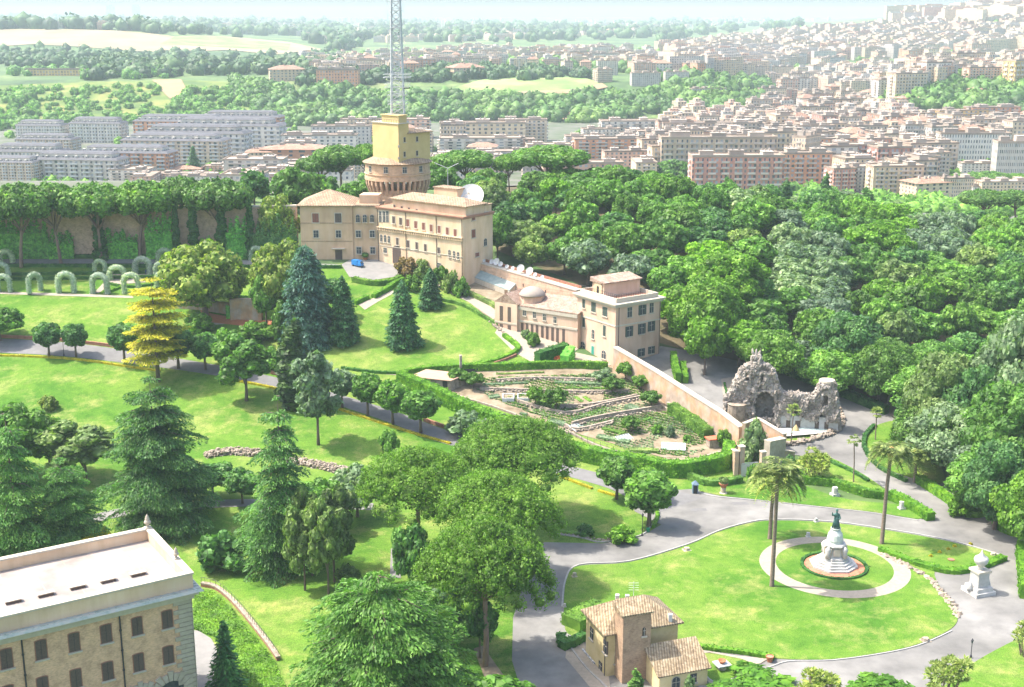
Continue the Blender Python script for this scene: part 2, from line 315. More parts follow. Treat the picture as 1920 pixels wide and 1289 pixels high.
class MB:
    def __init__(s): s.v = []; s.f = []
    def add(s, vs, fs):
        o = len(s.v); s.v += [tuple(p) for p in vs]; s.f += [tuple(i + o for i in f) for f in fs]; return s
    def box(s, x0, x1, y0, y1, z0, z1): return s.prism([(x0, y0), (x1, y0), (x1, y1), (x0, y1)], z0, z1)
    def prism(s, pts, z0, z1, top=None):
        n = len(pts); top = top or pts
        a = z0 if hasattr(z0, '__len__') else [z0] * n; b = z1 if hasattr(z1, '__len__') else [z1] * n
        if sum(pts[i][0] * pts[(i + 1) % n][1] - pts[(i + 1) % n][0] * pts[i][1] for i in range(n)) < 0: pts = pts[::-1]; top = top[::-1]; a = a[::-1]; b = b[::-1]
        vs = [(p[0], p[1], a[i]) for i, p in enumerate(pts)] + [(p[0], p[1], b[i]) for i, p in enumerate(top)]
        return s.add(vs, [tuple(range(n))[::-1], tuple(range(n, 2 * n))] + [(i, (i + 1) % n, n + (i + 1) % n, n + i) for i in range(n)])
    def obox(s, cx, cy, z0, z1, lx, ly, a=0.0):
        c, k = cos(a), sin(a)
        return s.prism([(cx + c * x - k * y, cy + k * x + c * y) for x, y in ((-lx / 2, -ly / 2), (lx / 2, -ly / 2), (lx / 2, ly / 2), (-lx / 2, ly / 2))], z0, z1)
    def lathe(s, prof, cx=0, cy=0, n=16, a0=0.0):
        vs = [(cx + r * cos(a0 + 2 * pi * j / n), cy + r * sin(a0 + 2 * pi * j / n), z) for r, z in prof for j in range(n)]
        fs = [(i * n + j, i * n + (j + 1) % n, (i + 1) * n + (j + 1) % n, (i + 1) * n + j) for i in range(len(prof) - 1) for j in range(n)]
        fs += [tuple(range(n))[::-1], tuple(range((len(prof) - 1) * n, len(prof) * n))]
        return s.add(vs, fs)
    def tube(s, pts, r, n=6):
        rs = r if hasattr(r, '__len__') else [r] * len(pts); pts = [Vector(p) for p in pts]; vs = []
        for i, p in enumerate(pts):
            d = (pts[min(i + 1, len(pts) - 1)] - pts[max(i - 1, 0)]).normalized()
            a = d.cross(Vector((0, 0, 1)) if abs(d.z) < .9 else Vector((1, 0, 0))).normalized(); b = d.cross(a)
            vs += [tuple(p + (a * cos(2 * pi * j / n) + b * sin(2 * pi * j / n)) * rs[i]) for j in range(n)]
        k = len(pts)
        return s.add(vs, [(i * n + j, i * n + (j + 1) % n, (i + 1) * n + (j + 1) % n, (i + 1) * n + j) for i in range(k - 1) for j in range(n)] + [tuple(range(n))[::-1], tuple(range((k - 1) * n, k * n))])
    def fbox(s, fr, u0, u1, z0, z1, d0, d1):
        """box on a facade: u along it, d outward"""
        P = lambda u, d: (fr.p.x + fr.t.x * u + fr.n.x * d, fr.p.y + fr.t.y * u + fr.n.y * d)
        return s.prism([P(u0, d0), P(u1, d0), P(u1, d1), P(u0, d1)], z0, z1)
    def farc(s, fr, u, z, w, h, d0, d1, arch=1.0):
        """opening-shaped slab: a rectangle with an arched head; u,z centre of the sill"""
        n = 9; r = w / 2; hh = h - r * arch; pts = [(u - r, z), (u + r, z)] + [(u + r * cos(pi * i / (n - 1)), z + hh + r * arch * sin(pi * i / (n - 1))) for i in range(n)]
        k = len(pts); W = lambda a, b, d: (fr.p.x + fr.t.x * a + fr.n.x * d, fr.p.y + fr.t.y * a + fr.n.y * d, b)
        return s.add([W(a, b, d0) for a, b in pts] + [W(a, b, d1) for a, b in pts], [tuple(range(k))[::-1], tuple(range(k, 2 * k))] + [(i, (i + 1) % k, k + (i + 1) % k, k + i) for i in range(k)])
    def build(s, name, mat, parent=None, smooth=False, loc=None):
        off = wloc(parent) if parent else Vector(loc or (0, 0, 0))
        me = bpy.data.meshes.new(name); me.from_pydata([(a - off.x, b - off.y, c - off.z) for a, b, c in s.v], [], s.f); me.update()
        bm = bmesh.new(); bm.from_mesh(me); bmesh.ops.recalc_face_normals(bm, faces=bm.faces)
        bm.to_mesh(me); bm.free()
        if smooth: me.polygons.foreach_set('use_smooth', [True] * len(me.polygons))
        o = link(name, me, M[mat] if isinstance(mat, str) else mat, parent)
        if not parent: o.location = off
        return o
class Frame:
    """a facade from a to b (xy); its normal faces the camera"""
    def __init__(s, a, b):
        s.p = Vector((a[0], a[1], 0)); s.L = (Vector((b[0], b[1], 0)) - s.p).length; s.t = (Vector((b[0], b[1], 0)) - s.p) / s.L
        n = Vector((s.t.y, -s.t.x, 0))
        if n.dot(s.p) > 0: n = -n
        s.n = n
    def hit(s, px, py):
        d = Vector(ray(px, py)); t = s.p.dot(s.n) / (d.x * s.n.x + d.y * s.n.y)
        q = d * t; return (q - s.p).dot(s.t), q.z + CAMZ
    def at(s, u, d=0): q = s.p + s.t * u + s.n * d; return (q.x, q.y)
def sub(a, b): return (a[0] - b[0], a[1] - b[1])

def drape(name, pts, mat, dz, step=None, kind='structure', skirt=0.0, flat=None):
    """a sheet laid on the land; pts in xy"""
    bm = bmesh.new(); vs = [bm.verts.new((p[0], p[1], 0)) for p in pts]
    f = bm.faces.new(vs)
    xs = [p[0] for p in pts]; ys = [p[1] for p in pts]
    if flat is None and max(ys) > 248:
        st = step or 5.0
        for k in range(int(math.ceil(min(xs) / st)), int(max(xs) / st) + 1):
            bmesh.ops.bisect_plane(bm, geom=bm.verts[:] + bm.edges[:] + bm.faces[:], plane_co=(k * st, 0, 0), plane_no=(1, 0, 0))
        for k in range(int(math.ceil(min(ys) / st)), int(max(ys) / st) + 1):
            if k * st < 245: continue
            bmesh.ops.bisect_plane(bm, geom=bm.verts[:] + bm.edges[:] + bm.faces[:], plane_co=(0, k * st, 0), plane_no=(0, 1, 0))
    bmesh.ops.triangulate(bm, faces=bm.faces[:])
    for v in bm.verts: v.co.z = (Hf(v.co.x, v.co.y) if flat is None else flat) + dz
    bmesh.ops.recalc_face_normals(bm, faces=bm.faces[:])
    if bm.faces[:] and sum(f.normal.z for f in bm.faces) < 0: bmesh.ops.reverse_faces(bm, faces=bm.faces[:])
    if skirt:
        ed = [e for e in bm.edges if e.is_boundary]
        r = bmesh.ops.extrude_edge_only(bm, edges=ed)
        for v in [g for g in r['geom'] if isinstance(g, bmesh.types.BMVert)]: v.co.z -= skirt
    me = bpy.data.meshes.new(name); bm.to_mesh(me); bm.free()
    o = link(name, me, M[mat]); 
    if kind: o['kind'] = kind
    return o
def spline(pts, n=6, closed=False):
    """Catmull-Rom through pixel points"""
    P = [np.array(p, float) for p in pts]; out = []; k = len(P)
    rng = range(k if closed else k - 1)
    for i in rng:
        p0 = P[(i - 1) % k] if closed or i > 0 else P[0]; p1 = P[i]; p2 = P[(i + 1) % k]; p3 = P[(i + 2) % k] if closed or i + 2 < k else P[-1]
        for j in range(n):
            t = j / n; out.append(tuple(.5 * ((2 * p1) + (-p0 + p2) * t + (2 * p0 - 5 * p1 + 4 * p2 - p3) * t * t + (-p0 + 3 * p1 - 3 * p2 + p3) * t ** 3)))
    if not closed: out.append(tuple(P[-1]))
    return out
def W(pts, off=0):
    return [(lambda g: (g.x, g.y))(GT(a, b, off)) for a, b in pts]
def sheet(name, pix, mat, dz, smooth=0, step=None, kind='structure', skirt=0.0):
    if smooth: pix = spline(pix, smooth, True)
    return drape(name, W(pix), mat, dz, step, kind, skirt)
def resample(pts, d):
    out = [pts[0]]; 
    for a, b in zip(pts[:-1], pts[1:]):
        L = math.hypot(b[0] - a[0], b[1] - a[1]); n = max(1, int(round(L / d)))
        out += [(a[0] + (b[0] - a[0]) * i / n, a[1] + (b[1] - a[1]) * i / n) for i in range(1, n + 1)]
    return out
def offsets(pts):
    P = np.array(pts, float); d = np.gradient(P, axis=0); d /= np.linalg.norm(d, axis=1)[:, None] + 1e-9
    return P, np.stack([-d[:, 1], d[:, 0]], 1)
def ribbon(pts, w, z0, z1, d=3.0, mb=None, wtop=None):
    """solid strip along a path following the land"""
    mb = mb or MB(); P, N = offsets(resample(pts, d)); hh = H(P[:, 0], P[:, 1]); wt = w if wtop is None else wtop
    n = len(P); vs = []
    for i in range(n):
        for s_, z in ((-w / 2, z0), (w / 2, z0), (wt / 2, z1), (-wt / 2, z1)):
            vs.append((P[i, 0] + N[i, 0] * s_, P[i, 1] + N[i, 1] * s_, hh[i] + z))
    fs = [(4 * i + j, 4 * i + (j + 1) % 4, 4 * i + 4 + (j + 1) % 4, 4 * i + 4 + j) for i in range(n - 1) for j in range(4)] + [(0, 3, 2, 1), (4 * n - 4, 4 * n - 3, 4 * n - 2, 4 * n - 1)]
    return mb.add(vs, fs)

# ------------------------------------------------------------------ foliage
_bm = bmesh.new(); bmesh.ops.create_icosphere(_bm, subdivisions=2, radius=1)
ICO_V = np.array([v.co[:] for v in _bm.verts]); ICO_F = np.array([[v.index for v in f.verts] for f in _bm.faces]); _bm.free()
_bm = bmesh.new(); bmesh.ops.create_icosphere(_bm, subdivisions=1, radius=1)
ICO1_V = np.array([v.co[:] for v in _bm.verts]); ICO1_F = np.array([[v.index for v in f.verts] for f in _bm.faces]); _bm.free()
def nrm(a): return a / (np.linalg.norm(a, axis=-1, keepdims=True) + 1e-9)
def cards(C, N, S, rng, asp=.75, T=None):
    """one small leafy face per point: irregular four-sided, facing roughly N"""
    n = len(C); N = nrm(N); S = np.broadcast_to(np.asarray(S, float), (n,))[:, None]
    t = nrm(np.cross(N, rng.normal(size=(n, 3)))) if T is None else nrm(T - N * (T * N).sum(1, keepdims=True))
    b = np.cross(N, t); j = lambda: rng.uniform(.6, 1.25, (n, 1))
    V = np.stack([C - t * S * j() - b * S * asp * .55 * j(), C + b * S * asp * -1 * j() * .9 + t * S * .3, C + t * S * j() + b * S * asp * .45 * j(), C - t * S * .25 + b * S * asp * j()], 1)
    return V.reshape(-1, 3)
class Leaf:
    def __init__(s): s.V = []; s.Q = []; s.T = []; s.n = 0
    def cards(s, *a, **k):
        V = cards(*a, **k); m = len(V) // 4; s.V.append(V); s.Q.append(np.arange(4 * m).reshape(-1, 4) + s.n); s.n += len(V)
    def tris(s, V, Fc): s.V.append(V); s.T.append(Fc + s.n); s.n += len(V)
    def mesh(s, name): return npmesh(name, np.concatenate(s.V), np.concatenate(s.Q) if s.Q else None, np.concatenate(s.T) if s.T else None, True)
def lobed(lobes, n, size, rng, jit=.55, core=.84, lf=None):
    lf = lf or Leaf(); L = np.array([[*c, *(r if hasattr(r, '__len__') else (r, r, r))] for c, r in lobes], float)
    area = (L[:, 3] * L[:, 4]) + (L[:, 3] * L[:, 5]); k = np.maximum(8, (n * area / area.sum()).astype(int))
    for i in range(len(L)):
        d = nrm(rng.normal(size=(k[i], 3))); rad = L[i, 3:6] * rng.uniform(.86, 1.08, (k[i], 1))
        P = L[i, :3] + d * rad
        inside = np.zeros(len(P), bool)
        for j in range(len(L)):
            if j != i: inside |= ((((P - L[j, :3]) / L[j, 3:6]) ** 2).sum(1) < .74)
        P, d = P[~inside], d[~inside]
        nn = nrm(d / L[i, 3:6]) + rng.normal(size=P.shape) * jit
        lf.cards(P, nn, size * rng.uniform(.65, 1.3, len(P)), rng)
        bumpy = 1 + .10 * np.sin(ICO1_V[:, :1] * 7 + i) * np.cos(ICO1_V[:, 1:2] * 6 + 2 * i)
        lf.tris(L[i, :3] + ICO1_V * L[i, 3:6] * core * bumpy, ICO1_F)
    return lf
# ------------------------------------------------------------------ ground, roads, lawns
def axis(fine_lo, fine_hi, step, far, g):
    a = list(np.arange(fine_lo, fine_hi + .1, step)); d = step
    while a[-1] < far: d *= g; a.append(a[-1] + d)
    return a
ya = axis(0, 620, 5, 14000, 1.035); ya = [-400, -150] + ya
xp = axis(0, 300, 5, 9000, 1.06); xa = [-v for v in xp[:0:-1]] + xp
X, Y = np.meshgrid(xa, ya); Z = H(X, Y)
nx = len(xa); idx = np.arange(X.size).reshape(X.shape)
Q = np.stack([idx[:-1, :-1], idx[:-1, 1:], idx[1:, 1:], idx[1:, :-1]], -1).reshape(-1, 4)
o = link('ground', npmesh('ground', np.stack([X, Y, Z], -1), Q, smooth=True), M['land']); o['kind'] = 'structure'

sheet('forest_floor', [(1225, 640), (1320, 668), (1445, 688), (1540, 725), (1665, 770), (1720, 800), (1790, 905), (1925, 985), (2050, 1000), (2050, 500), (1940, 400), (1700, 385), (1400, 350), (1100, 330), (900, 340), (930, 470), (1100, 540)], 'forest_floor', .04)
sheet('lawn', [(-60, 500), (560, 500), (720, 490), (880, 520), (935, 600), (1080, 700), (1150, 690), (1260, 760), (1390, 860), (1480, 900), (1560, 930), (1290, 925), (1200, 960), (1240, 1000), (1180, 1030), (1020, 1060), (985, 1110), (965, 1200), (985, 1289), (1000, 1400), (-60, 1400)], 'lawn', .06)
# asphalt round the monument and up to the rock fountain
sheet('road', [(1240, 985), (1190, 960), (1180, 925), (1300, 918), (1440, 935), (1560, 950), (1700, 972), (1745, 968), (1690, 935), (1640, 905), (1572, 868), (1480, 852), (1395, 800), (1160, 668), (1240, 650), (1320, 664), (1450, 692), (1540, 722), (1665, 775), (1720, 830), (1770, 905), (1885, 955), (1960, 985), (1990, 1150), (2000, 1400), (960, 1400), (975, 1289), (960, 1240), (962, 1160), (985, 1085), (1020, 1018), (1130, 1020), (1200, 1008)], 'asphalt', .11)
sheet('park_road', spline([(-40, 634), (120, 643), (250, 660), (420, 688), (530, 712), (640, 742), (740, 772), (860, 815), (1075, 876), (1180, 901), (1320, 934)], 4) + spline([(1220, 968), (1160, 925), (1060, 893), (830, 832), (740, 797), (640, 763), (520, 728), (420, 708), (300, 690), (120, 669), (-40, 661)], 4), 'asphalt_old', .13)
sheet('pavement', [(640, 497), (660, 486), (720, 486), (765, 500), (752, 518), (700, 526), (655, 520)], 'paving', .12)
sheet('path', spline([(-40, 487), (250, 487), (500, 490), (560, 494), (640, 497)], 3) + spline([(640, 503), (540, 501), (250, 495), (-40, 497)], 3), 'paving', .13)
sheet('arch_path', [(-40, 547), (120, 551), (250, 556), (250, 560), (120, 556), (-40, 551)], 'gravel', .13)
sheet('crossing_path', [(205, 512), (330, 508), (330, 522), (275, 530), (205, 536), (185, 551), (176, 551), (200, 525)], 'gravel', .14)
sheet('terrace_path', [(398, 598), (460, 600), (470, 605), (380, 612), (360, 595)], 'gravel', .13)
sheet('stair_path', [(376, 582), (400, 590), (475, 603), (520, 600), (540, 606), (470, 614), (400, 606), (376, 592)], 'terracotta', .15)
sheet('planted_slope', [(835, 500), (868, 500), (960, 545), (1095, 590), (1085, 655), (1000, 640), (935, 612), (885, 572), (835, 535)], 'soil', .08)
sheet('hill_path', [(672, 572), (700, 560), (735, 546), (744, 548), (710, 566), (684, 582)], 'gravel', .13)
sheet('rose_path', [(770, 500), (830, 520), (900, 555), (935, 590), (925, 600), (880, 568), (800, 530)], 'gravel', .13)
sheet('garden_path', [(640, 690), (740, 700), (860, 688), (860, 692), (745, 705), (640, 694)], 'gravel', .13)
sheet('courtyard', [(936, 612), (975, 622), (1085, 655), (1062, 668), (1000, 682), (965, 662), (928, 625)], 'gravel', .12)
sheet('house_terrace', [(1050, 675), (1080, 662), (1150, 678), (1145, 686), (1060, 690)], 'gravel', .14)
sheet('steps_path', [(733, 1030), (748, 1030), (752, 1085), (731, 1085)], 'paving', .14)
sheet('left_path', [(-40, 775), (60, 800), (150, 822), (150, 830), (60, 808), (-40, 785)], 'paving', .13)
sheet('cedar_path', spline([(-40, 1010), (100, 985), (250, 950), (430, 938), (560, 938), (700, 945)], 4) + spline([(700, 958), (560, 952), (430, 952), (250, 966), (100, 1000), (-40, 1030)], 4), 'paving', .13)
sheet('driveway', [(330, 1180), (372, 1184), (395, 1198), (406, 1215), (410, 1289), (420, 1420), (300, 1420), (300, 1200)], 'paving', .13)
sheet('yard', [(1062, 1222), (1095, 1205), (1100, 1225), (1140, 1260), (1150, 1330), (1105, 1289), (1060, 1235)], 'gravel', .15)
sheet('brick_walk', [(888, 1218), (905, 1212), (935, 1255), (960, 1289), (940, 1300), (915, 1289)], 'soil', .14)
sheet('kitchen_garden_soil', [(770, 712), (860, 700), (1140, 686), (1175, 690), (1380, 815), (1365, 855), (1275, 868), (1000, 790)], 'soil', .15)
sheet('dirt_path', [(1660, 775), (1665, 745), (1690, 715), (1712, 720), (1700, 760), (1690, 790)], 'gravel', .15)
sheet('side_path', [(1850, 985), (1875, 960), (1895, 945), (1920, 940), (1900, 965), (1880, 985)], 'gravel', .16)
# raised lawns inside the asphalt, each with a kerb
main_lawn = spline([(1062, 1085), (1085, 1063), (1180, 1056), (1290, 1024), (1345, 1000), (1400, 984), (1450, 978), (1560, 982), (1700, 1002), (1800, 1022), (1880, 1046), (1850, 1062), (1760, 1068), (1758, 1095), (1785, 1135), (1796, 1160), (1780, 1183), (1720, 1210), (1650, 1226), (1560, 1238), (1460, 1237), (1380, 1226), (1280, 1208), (1180, 1200), (1075, 1195), (1058, 1160)], 4, True)
sheet('round_lawn', main_lawn, 'lawn', .20, skirt=.2)
sheet('verge_lawn', [(1310, 922), (1345, 905), (1410, 900), (1470, 902), (1500, 918), (1600, 940), (1690, 948), (1735, 972), (1720, 975), (1640, 962), (1560, 953), (1430, 939), (1350, 931)], 'lawn', .20, skirt=.2)
sheet('triangle_lawn', spline([(1484, 872), (1530, 856), (1572, 866), (1640, 905), (1650, 925), (1560, 912), (1495, 902)], 3, True), 'lawn', .20, skirt=.2)
isl = spline([(1622, 835), (1630, 808), (1655, 795), (1682, 792), (1712, 812), (1752, 850), (1770, 905), (1720, 900), (1660, 880), (1630, 860)], 4, True)
sheet('palm_lawn', isl, 'lawn', .20, skirt=.2)
sheet('corner_lawn', spline([(1990, 1160), (1925, 1192), (1880, 1214), (1830, 1242), (1785, 1275), (1750, 1340), (2050, 1340)], 3, True), 'lawn', .20, skirt=.2)
sheet('small_lawn', spline([(1296, 1232), (1330, 1227), (1400, 1240), (1418, 1252), (1390, 1268), (1340, 1280), (1315, 1262)], 3, True), 'lawn', .20, skirt=.2)
sheet('fountain_lawn', spline([(1450, 822), (1500, 816), (1552, 810), (1545, 820), (1510, 828), (1470, 832)], 3, True), 'lawn', .20, skirt=.2)
sheet('house_path', [(1283, 1216), (1380, 1232), (1440, 1238), (1420, 1250), (1390, 1238), (1330, 1226), (1296, 1230), (1320, 1268), (1345, 1284), (1335, 1289), (1300, 1250)], 'gravel', .24)
def kerb(name, pix, w=.3, h=.3, closed=False, smooth=4, mat='kerb'):
    p = W(spline(pix, smooth, closed)); p = p + [p[0]] if closed else p
    o = ribbon(p, w, 0, h).build(name, mat); o['kind'] = 'structure'
kerb('kerb', [(1054, 1140), (1060, 1090), (1085, 1061), (1180, 1054), (1290, 1022), (1345, 998), (1400, 982), (1450, 976), (1560, 980), (1700, 1000), (1800, 1020), (1882, 1045)])
kerb('kerb', [(1062, 1205), (1100, 1255), (1135, 1289), (1180, 1345)])
kerb('kerb', [(1310, 926), (1345, 933), (1430, 941), (1560, 955), (1640, 964), (1722, 978)], .25, .28)
kerb('kerb', [(1310, 1289), (1345, 1286), (1440, 1254), (1480, 1242), (1560, 1240), (1650, 1228), (1722, 1212), (1784, 1185)], .22, .26)
kerb('kerb', [(1298, 1232), (1318, 1262), (1342, 1282), (1392, 1269), (1420, 1252)], .25, .3)
kerb('kerb', [(1030, 1000), (1090, 1010), (1130, 1018), (1200, 1006), (1222, 985)], .25, .3)
# ring path round the statue
RC = GT(1564, 1063); RC.z = 0
def ring(name, r0, r1, mat, dz, n=72):
    vs = [(RC.x + r * cos(2 * pi * i / n), RC.y + r * sin(2 * pi * i / n), dz) for r in (r0, r1) for i in range(n)]
    me = npmesh(name, vs, [(i, n + i, n + (i + 1) % n, (i + 1) % n) for i in range(n)]); o = link(name, me, M[mat]); o['kind'] = 'structure'; return o
R1 = (GT(1703, 1070).x - GT(1425, 1070).x) / 2
ring('ring_path', R1 * .78, R1, 'gravel', .215)
ring('flower_bed', .1, R1 * .40, 'terracotta', .225)
bed = surf('bed', [(.28, .10, .06), (.42, .17, .10), (.34, .2, .12)], 1.5, .9, 6, 'World'); bpy.data.objects['flower_bed'].data.materials[0] = bed
# far land
sheet('straw_field', [(-60, 60), (60, 55), (200, 58), (330, 70), (450, 72), (540, 80), (620, 96), (520, 103), (430, 95), (330, 100), (250, 97), (140, 88), (60, 84), (-60, 92)], 'straw', 1.2, step=60)
sheet('meadow', [(330, 70), (450, 74), (545, 84), (540, 96), (420, 90), (300, 84)], 'meadow', 2.0, step=60)
sheet('slope_scrub', [(-60, 165), (100, 158), (340, 152), (470, 158), (520, 190), (500, 215), (250, 232), (-60, 240)], 'scrub', 1.0, step=30)
sheet('clay_slope', [(285, 153), (340, 152), (352, 178), (340, 190), (318, 188), (300, 170)], 'clay', 2.0, step=30)
sheet('park_lawn', [(850, 168), (905, 152), (990, 146), (1090, 148), (1125, 160), (1090, 170), (950, 175), (860, 178)], 'meadow', 1.5, step=30)
sheet('park_path', [(850, 176), (950, 175), (1090, 170), (1128, 158), (1140, 166), (1090, 177), (950, 181), (855, 183)], 'clay', 1.6, step=30)
sheet('clay_cut', [(1050, 205), (1095, 200), (1110, 218), (1080, 230), (1040, 228)], 'clay', 2.5, step=30)
sheet('city_floor', [(-400, 375), (300, 375), (700, 360), (1000, 350), (1500, 380), (2300, 430), (2300, 240), (1700, 180), (1500, 120), (1240, 225), (1000, 232), (500, 232), (-400, 245)], 'city_floor', .6, step=30)
# ------------------------------------------------------------------ tree kinds (each built once, then copied)
PROTO = {}
def proto(key, name, Wd, Hh, crown, trunk, leaf, bark, base=0.0):
    """crown: Leaf, trunk: MB; Wd,Hh the nominal width and height"""
    r = thing(name, None, None, (0, 0, 0))
    link('crown', crown.mesh('crown_' + key), M[leaf], r)
    if trunk: trunk.build('trunk', bark, r, smooth=True)
    PROTO[key] = (r, Wd, Hh)
def limbs(mb, z0, z1, R, n, rng, r=.25, up=.75):
    for i in range(n):
        a = 2 * pi * i / n + rng.uniform(-.4, .4); q = R * rng.uniform(.5, 1); zs = z0 + (z1 - z0) * rng.uniform(0, .4)
        mb.tube([(0, 0, zs), (q * .35 * cos(a), q * .35 * sin(a), zs + (z1 - zs) * .45), (q * cos(a), q * sin(a), z1 * rng.uniform(.92, 1.04))], [r, r * .7, r * .3], 5)
def broad(key, seed, n=3600, size=.55, leaf='l_oak', Wd=11, Hh=13, low=.28, nl=22, name='broadleaf_tree', ragged=.25, jit=.55):
    rng = np.random.default_rng(seed); R = Wd / 2; zc = Hh * (low + (1 - low) * .5); hz = Hh * (1 - low) * .5; L = []
    L.append(((0, 0, zc), (R * .62, R * .62, hz * .7)))
    for i in range(nl):
        z = 1 - 2 * (i + .5) / nl; a = i * 2.39996 + rng.uniform(-.3, .3); q = sqrt(1 - z * z)
        if z < -.75: continue
        k = rng.uniform(.56, .56 + ragged); r = R * rng.uniform(.26, .42)
        L.append(((q * cos(a) * R * k * 1.15, q * sin(a) * R * k * 1.15, zc + z * hz * k * 1.1), (r, r, r * .82)))
    t = MB(); t.tube([(0, 0, -.5), (.1, 0, Hh * .15), (0, .1, zc)], [Wd * .045, Wd * .03, Wd * .02], 8); limbs(t, Hh * .22, zc, R * .5, 4, rng, Wd * .015)
    proto(key, name, Wd, Hh, lobed(L, n, size, rng, jit), t, leaf, 'bark')
def roundtree(key, seed, leaf='l_dark', Wd=5.4, Hh=7.2, n=2600, size=.3):
    rng = np.random.default_rng(seed); R = Wd / 2; zc = Hh * .64; L = [((0, 0, zc), (R * .8, R * .8, Hh * .28))]
    for i in range(16):
        z = 1 - 2 * (i + .5) / 16; a = i * 2.4; q = sqrt(1 - z * z); r = R * rng.uniform(.22, .34)
        L.append(((q * cos(a) * R * .72, q * sin(a) * R * .72, zc + z * Hh * .24), r))
    t = MB(); t.tube([(0, 0, -.4), (.05, 0, Hh * .2), (0, .05, zc)], [.26, .2, .14], 8); limbs(t, Hh * .25, zc, R * .5, 4, rng, .1)
    proto(key, 'street_tree', Wd, Hh, lobed(L, n, size, rng, .6), t, leaf, 'bark')
def stonepine(key, seed, Wd=17, Hh=19, th=.34, n=7000, size=.42, leaf='l_pinefar', lean=0.0, rings=((1, .0), (6, .36), (12, .72)), dome=.5):
    rng = np.random.default_rng(seed); R = Wd / 2; zt = Hh; hc = Hh * th; L = []
    for k, q in rings:
        for i in range(k):
            a = 2 * pi * i / k + rng.uniform(-.25, .25) + q * 3; rr = R * q * rng.uniform(.86, 1.08)
            r = R * rng.uniform(.24, .34); zz = zt - hc * .42 - hc * dome * q * q - rng.uniform(0, .08) * hc
            L.append(((rr * cos(a) + lean, rr * sin(a), zz), (r, r, hc * .42)))
    lf = lobed(L, n, size, rng, .5, .8)
    t = MB(); zs = Hh * (1 - th) * .62
    t.tube([(0, 0, -.5), (lean * .25, 0, Hh * .2), (lean * .6, .2, zs), (lean, 0, zt - hc * .7)], [Hh * .026, Hh * .021, Hh * .017, Hh * .009], 8)
    for i in range(8):
        a = 2 * pi * i / 8 + rng.uniform(-.3, .3); q = R * rng.uniform(.45, .75)
        t.tube([(lean * .6, .2, zs * rng.uniform(.92, 1.1)), (lean * .8 + q * .45 * cos(a), q * .45 * sin(a), zs + (zt - hc - zs) * .6), (lean + q * cos(a), q * sin(a), zt - hc * .8)], [Hh * .012, Hh * .009, Hh * .005], 5)
    proto(key, 'stone_pine', Wd, Hh, lf, t, leaf, 'bark_pine')
def layered(key, seed, Wd, Hh, nb, leaf, spray=.55, droop=.12, z0=.12, power=.85, name='cedar_tree', dens=9, up=0.0, flat=.35, tiers=0, core=True, top=1.0, irr=.72):
    """a conifer of tiered boughs: each bough a fan of drooping sprays"""
    rng = np.random.default_rng(seed); R = Wd / 2; lf = Leaf(); C = []; N = []; T = []; t = MB()
    for i in range(nb):
        f = (i + rng.uniform(0, 1)) / nb
        if tiers: f = (round(f * tiers) + rng.uniform(-.18, .18)) / tiers
        f = min(max(f, 0), .995); z = Hh * (z0 + (1 - z0) * f); L = R * (1 - f) ** power * rng.uniform(irr, 1.12) + .25 * top
        a = i * 2.39996 + rng.uniform(-.25, .25); d = np.array([cos(a), sin(a), 0]); s = np.array([-sin(a), cos(a), 0])
        m = max(3, int(L * dens / 3.0))
        if i % 3 == 0: t.tube([(0, 0, z), tuple(d * L * .5 + [0, 0, z + up * L * .5 - droop * L * .25]), tuple(d * L * .9 + [0, 0, z + up * L * .9 - droop * L * .8])], [.09, .06, .02], 4)
        for j in range(m):
            q = (j + .8) / m; base = d * L * q + np.array([0, 0, z + up * L * q - droop * L * q * q]); half = L * .36 * sin(pi * min(1, q * .78 + .14)) + .2
            kk = max(2, int(half * 2 / spray * .85))
            for k in range(kk):
                o_ = (k + .5) / kk * 2 - 1; p = base + s * o_ * half + d * abs(o_) * -.12 * half
                p = p + rng.normal(size=3) * spray * .22; p[2] -= abs(o_) * half * droop * 1.2
                C.append(p); N.append(np.array([d[0] * .35, d[1] * .35, 1.0]) + rng.normal(size=3) * flat); T.append(d + s * o_ * .9 + np.array([0, 0, -droop * 1.5]) + rng.normal(size=3) * .2)
    C = np.array(C); lf.cards(C, np.array(N), spray * rng.uniform(.75, 1.35, len(C)), rng, .42, np.array(T))
    if core:
        k = 7
        for i in range(k):
            f = (i + .5) / k * (.62 if power < .5 else 1); r = R * (1 - f) ** power * .42 + .1; lf.tris(ICO_V * [r, r, Hh * (1 - z0) / k * .75] + [0, 0, Hh * (z0 + (1 - z0) * f)], ICO_F)
    t.tube([(0, 0, -.5), (.05, 0, Hh * .3), (0, 0, Hh * .97)], [Hh * .022 + .08, Hh * .015 + .05, .03], 8)
    proto(key, name, Wd, Hh, lf, t, leaf, 'bark')
def column(key, seed, Wd=2.2, Hh=12, n=2400, size=.3, leaf='l_cypress', taper=.9):
    rng = np.random.default_rng(seed); L = []; k = 11
    for i in range(k):
        f = i / (k - 1); r = Wd / 2 * (sin(pi * min(1, .18 + f * .82)) ** .6 if taper else 1) * (1 - .45 * f)
        L.append(((rng.uniform(-.1, .1) * Wd, rng.uniform(-.1, .1) * Wd, Hh * (.07 + .87 * f)), (r, r, Hh / k * 1.0)))
    t = MB(); t.tube([(0, 0, -.4), (0, 0, Hh * .2)], [.2, .15], 7)
    proto(key, 'cypress_tree', Wd, Hh, lobed(L, n, size, rng, .5, .9), t, leaf, 'bark')

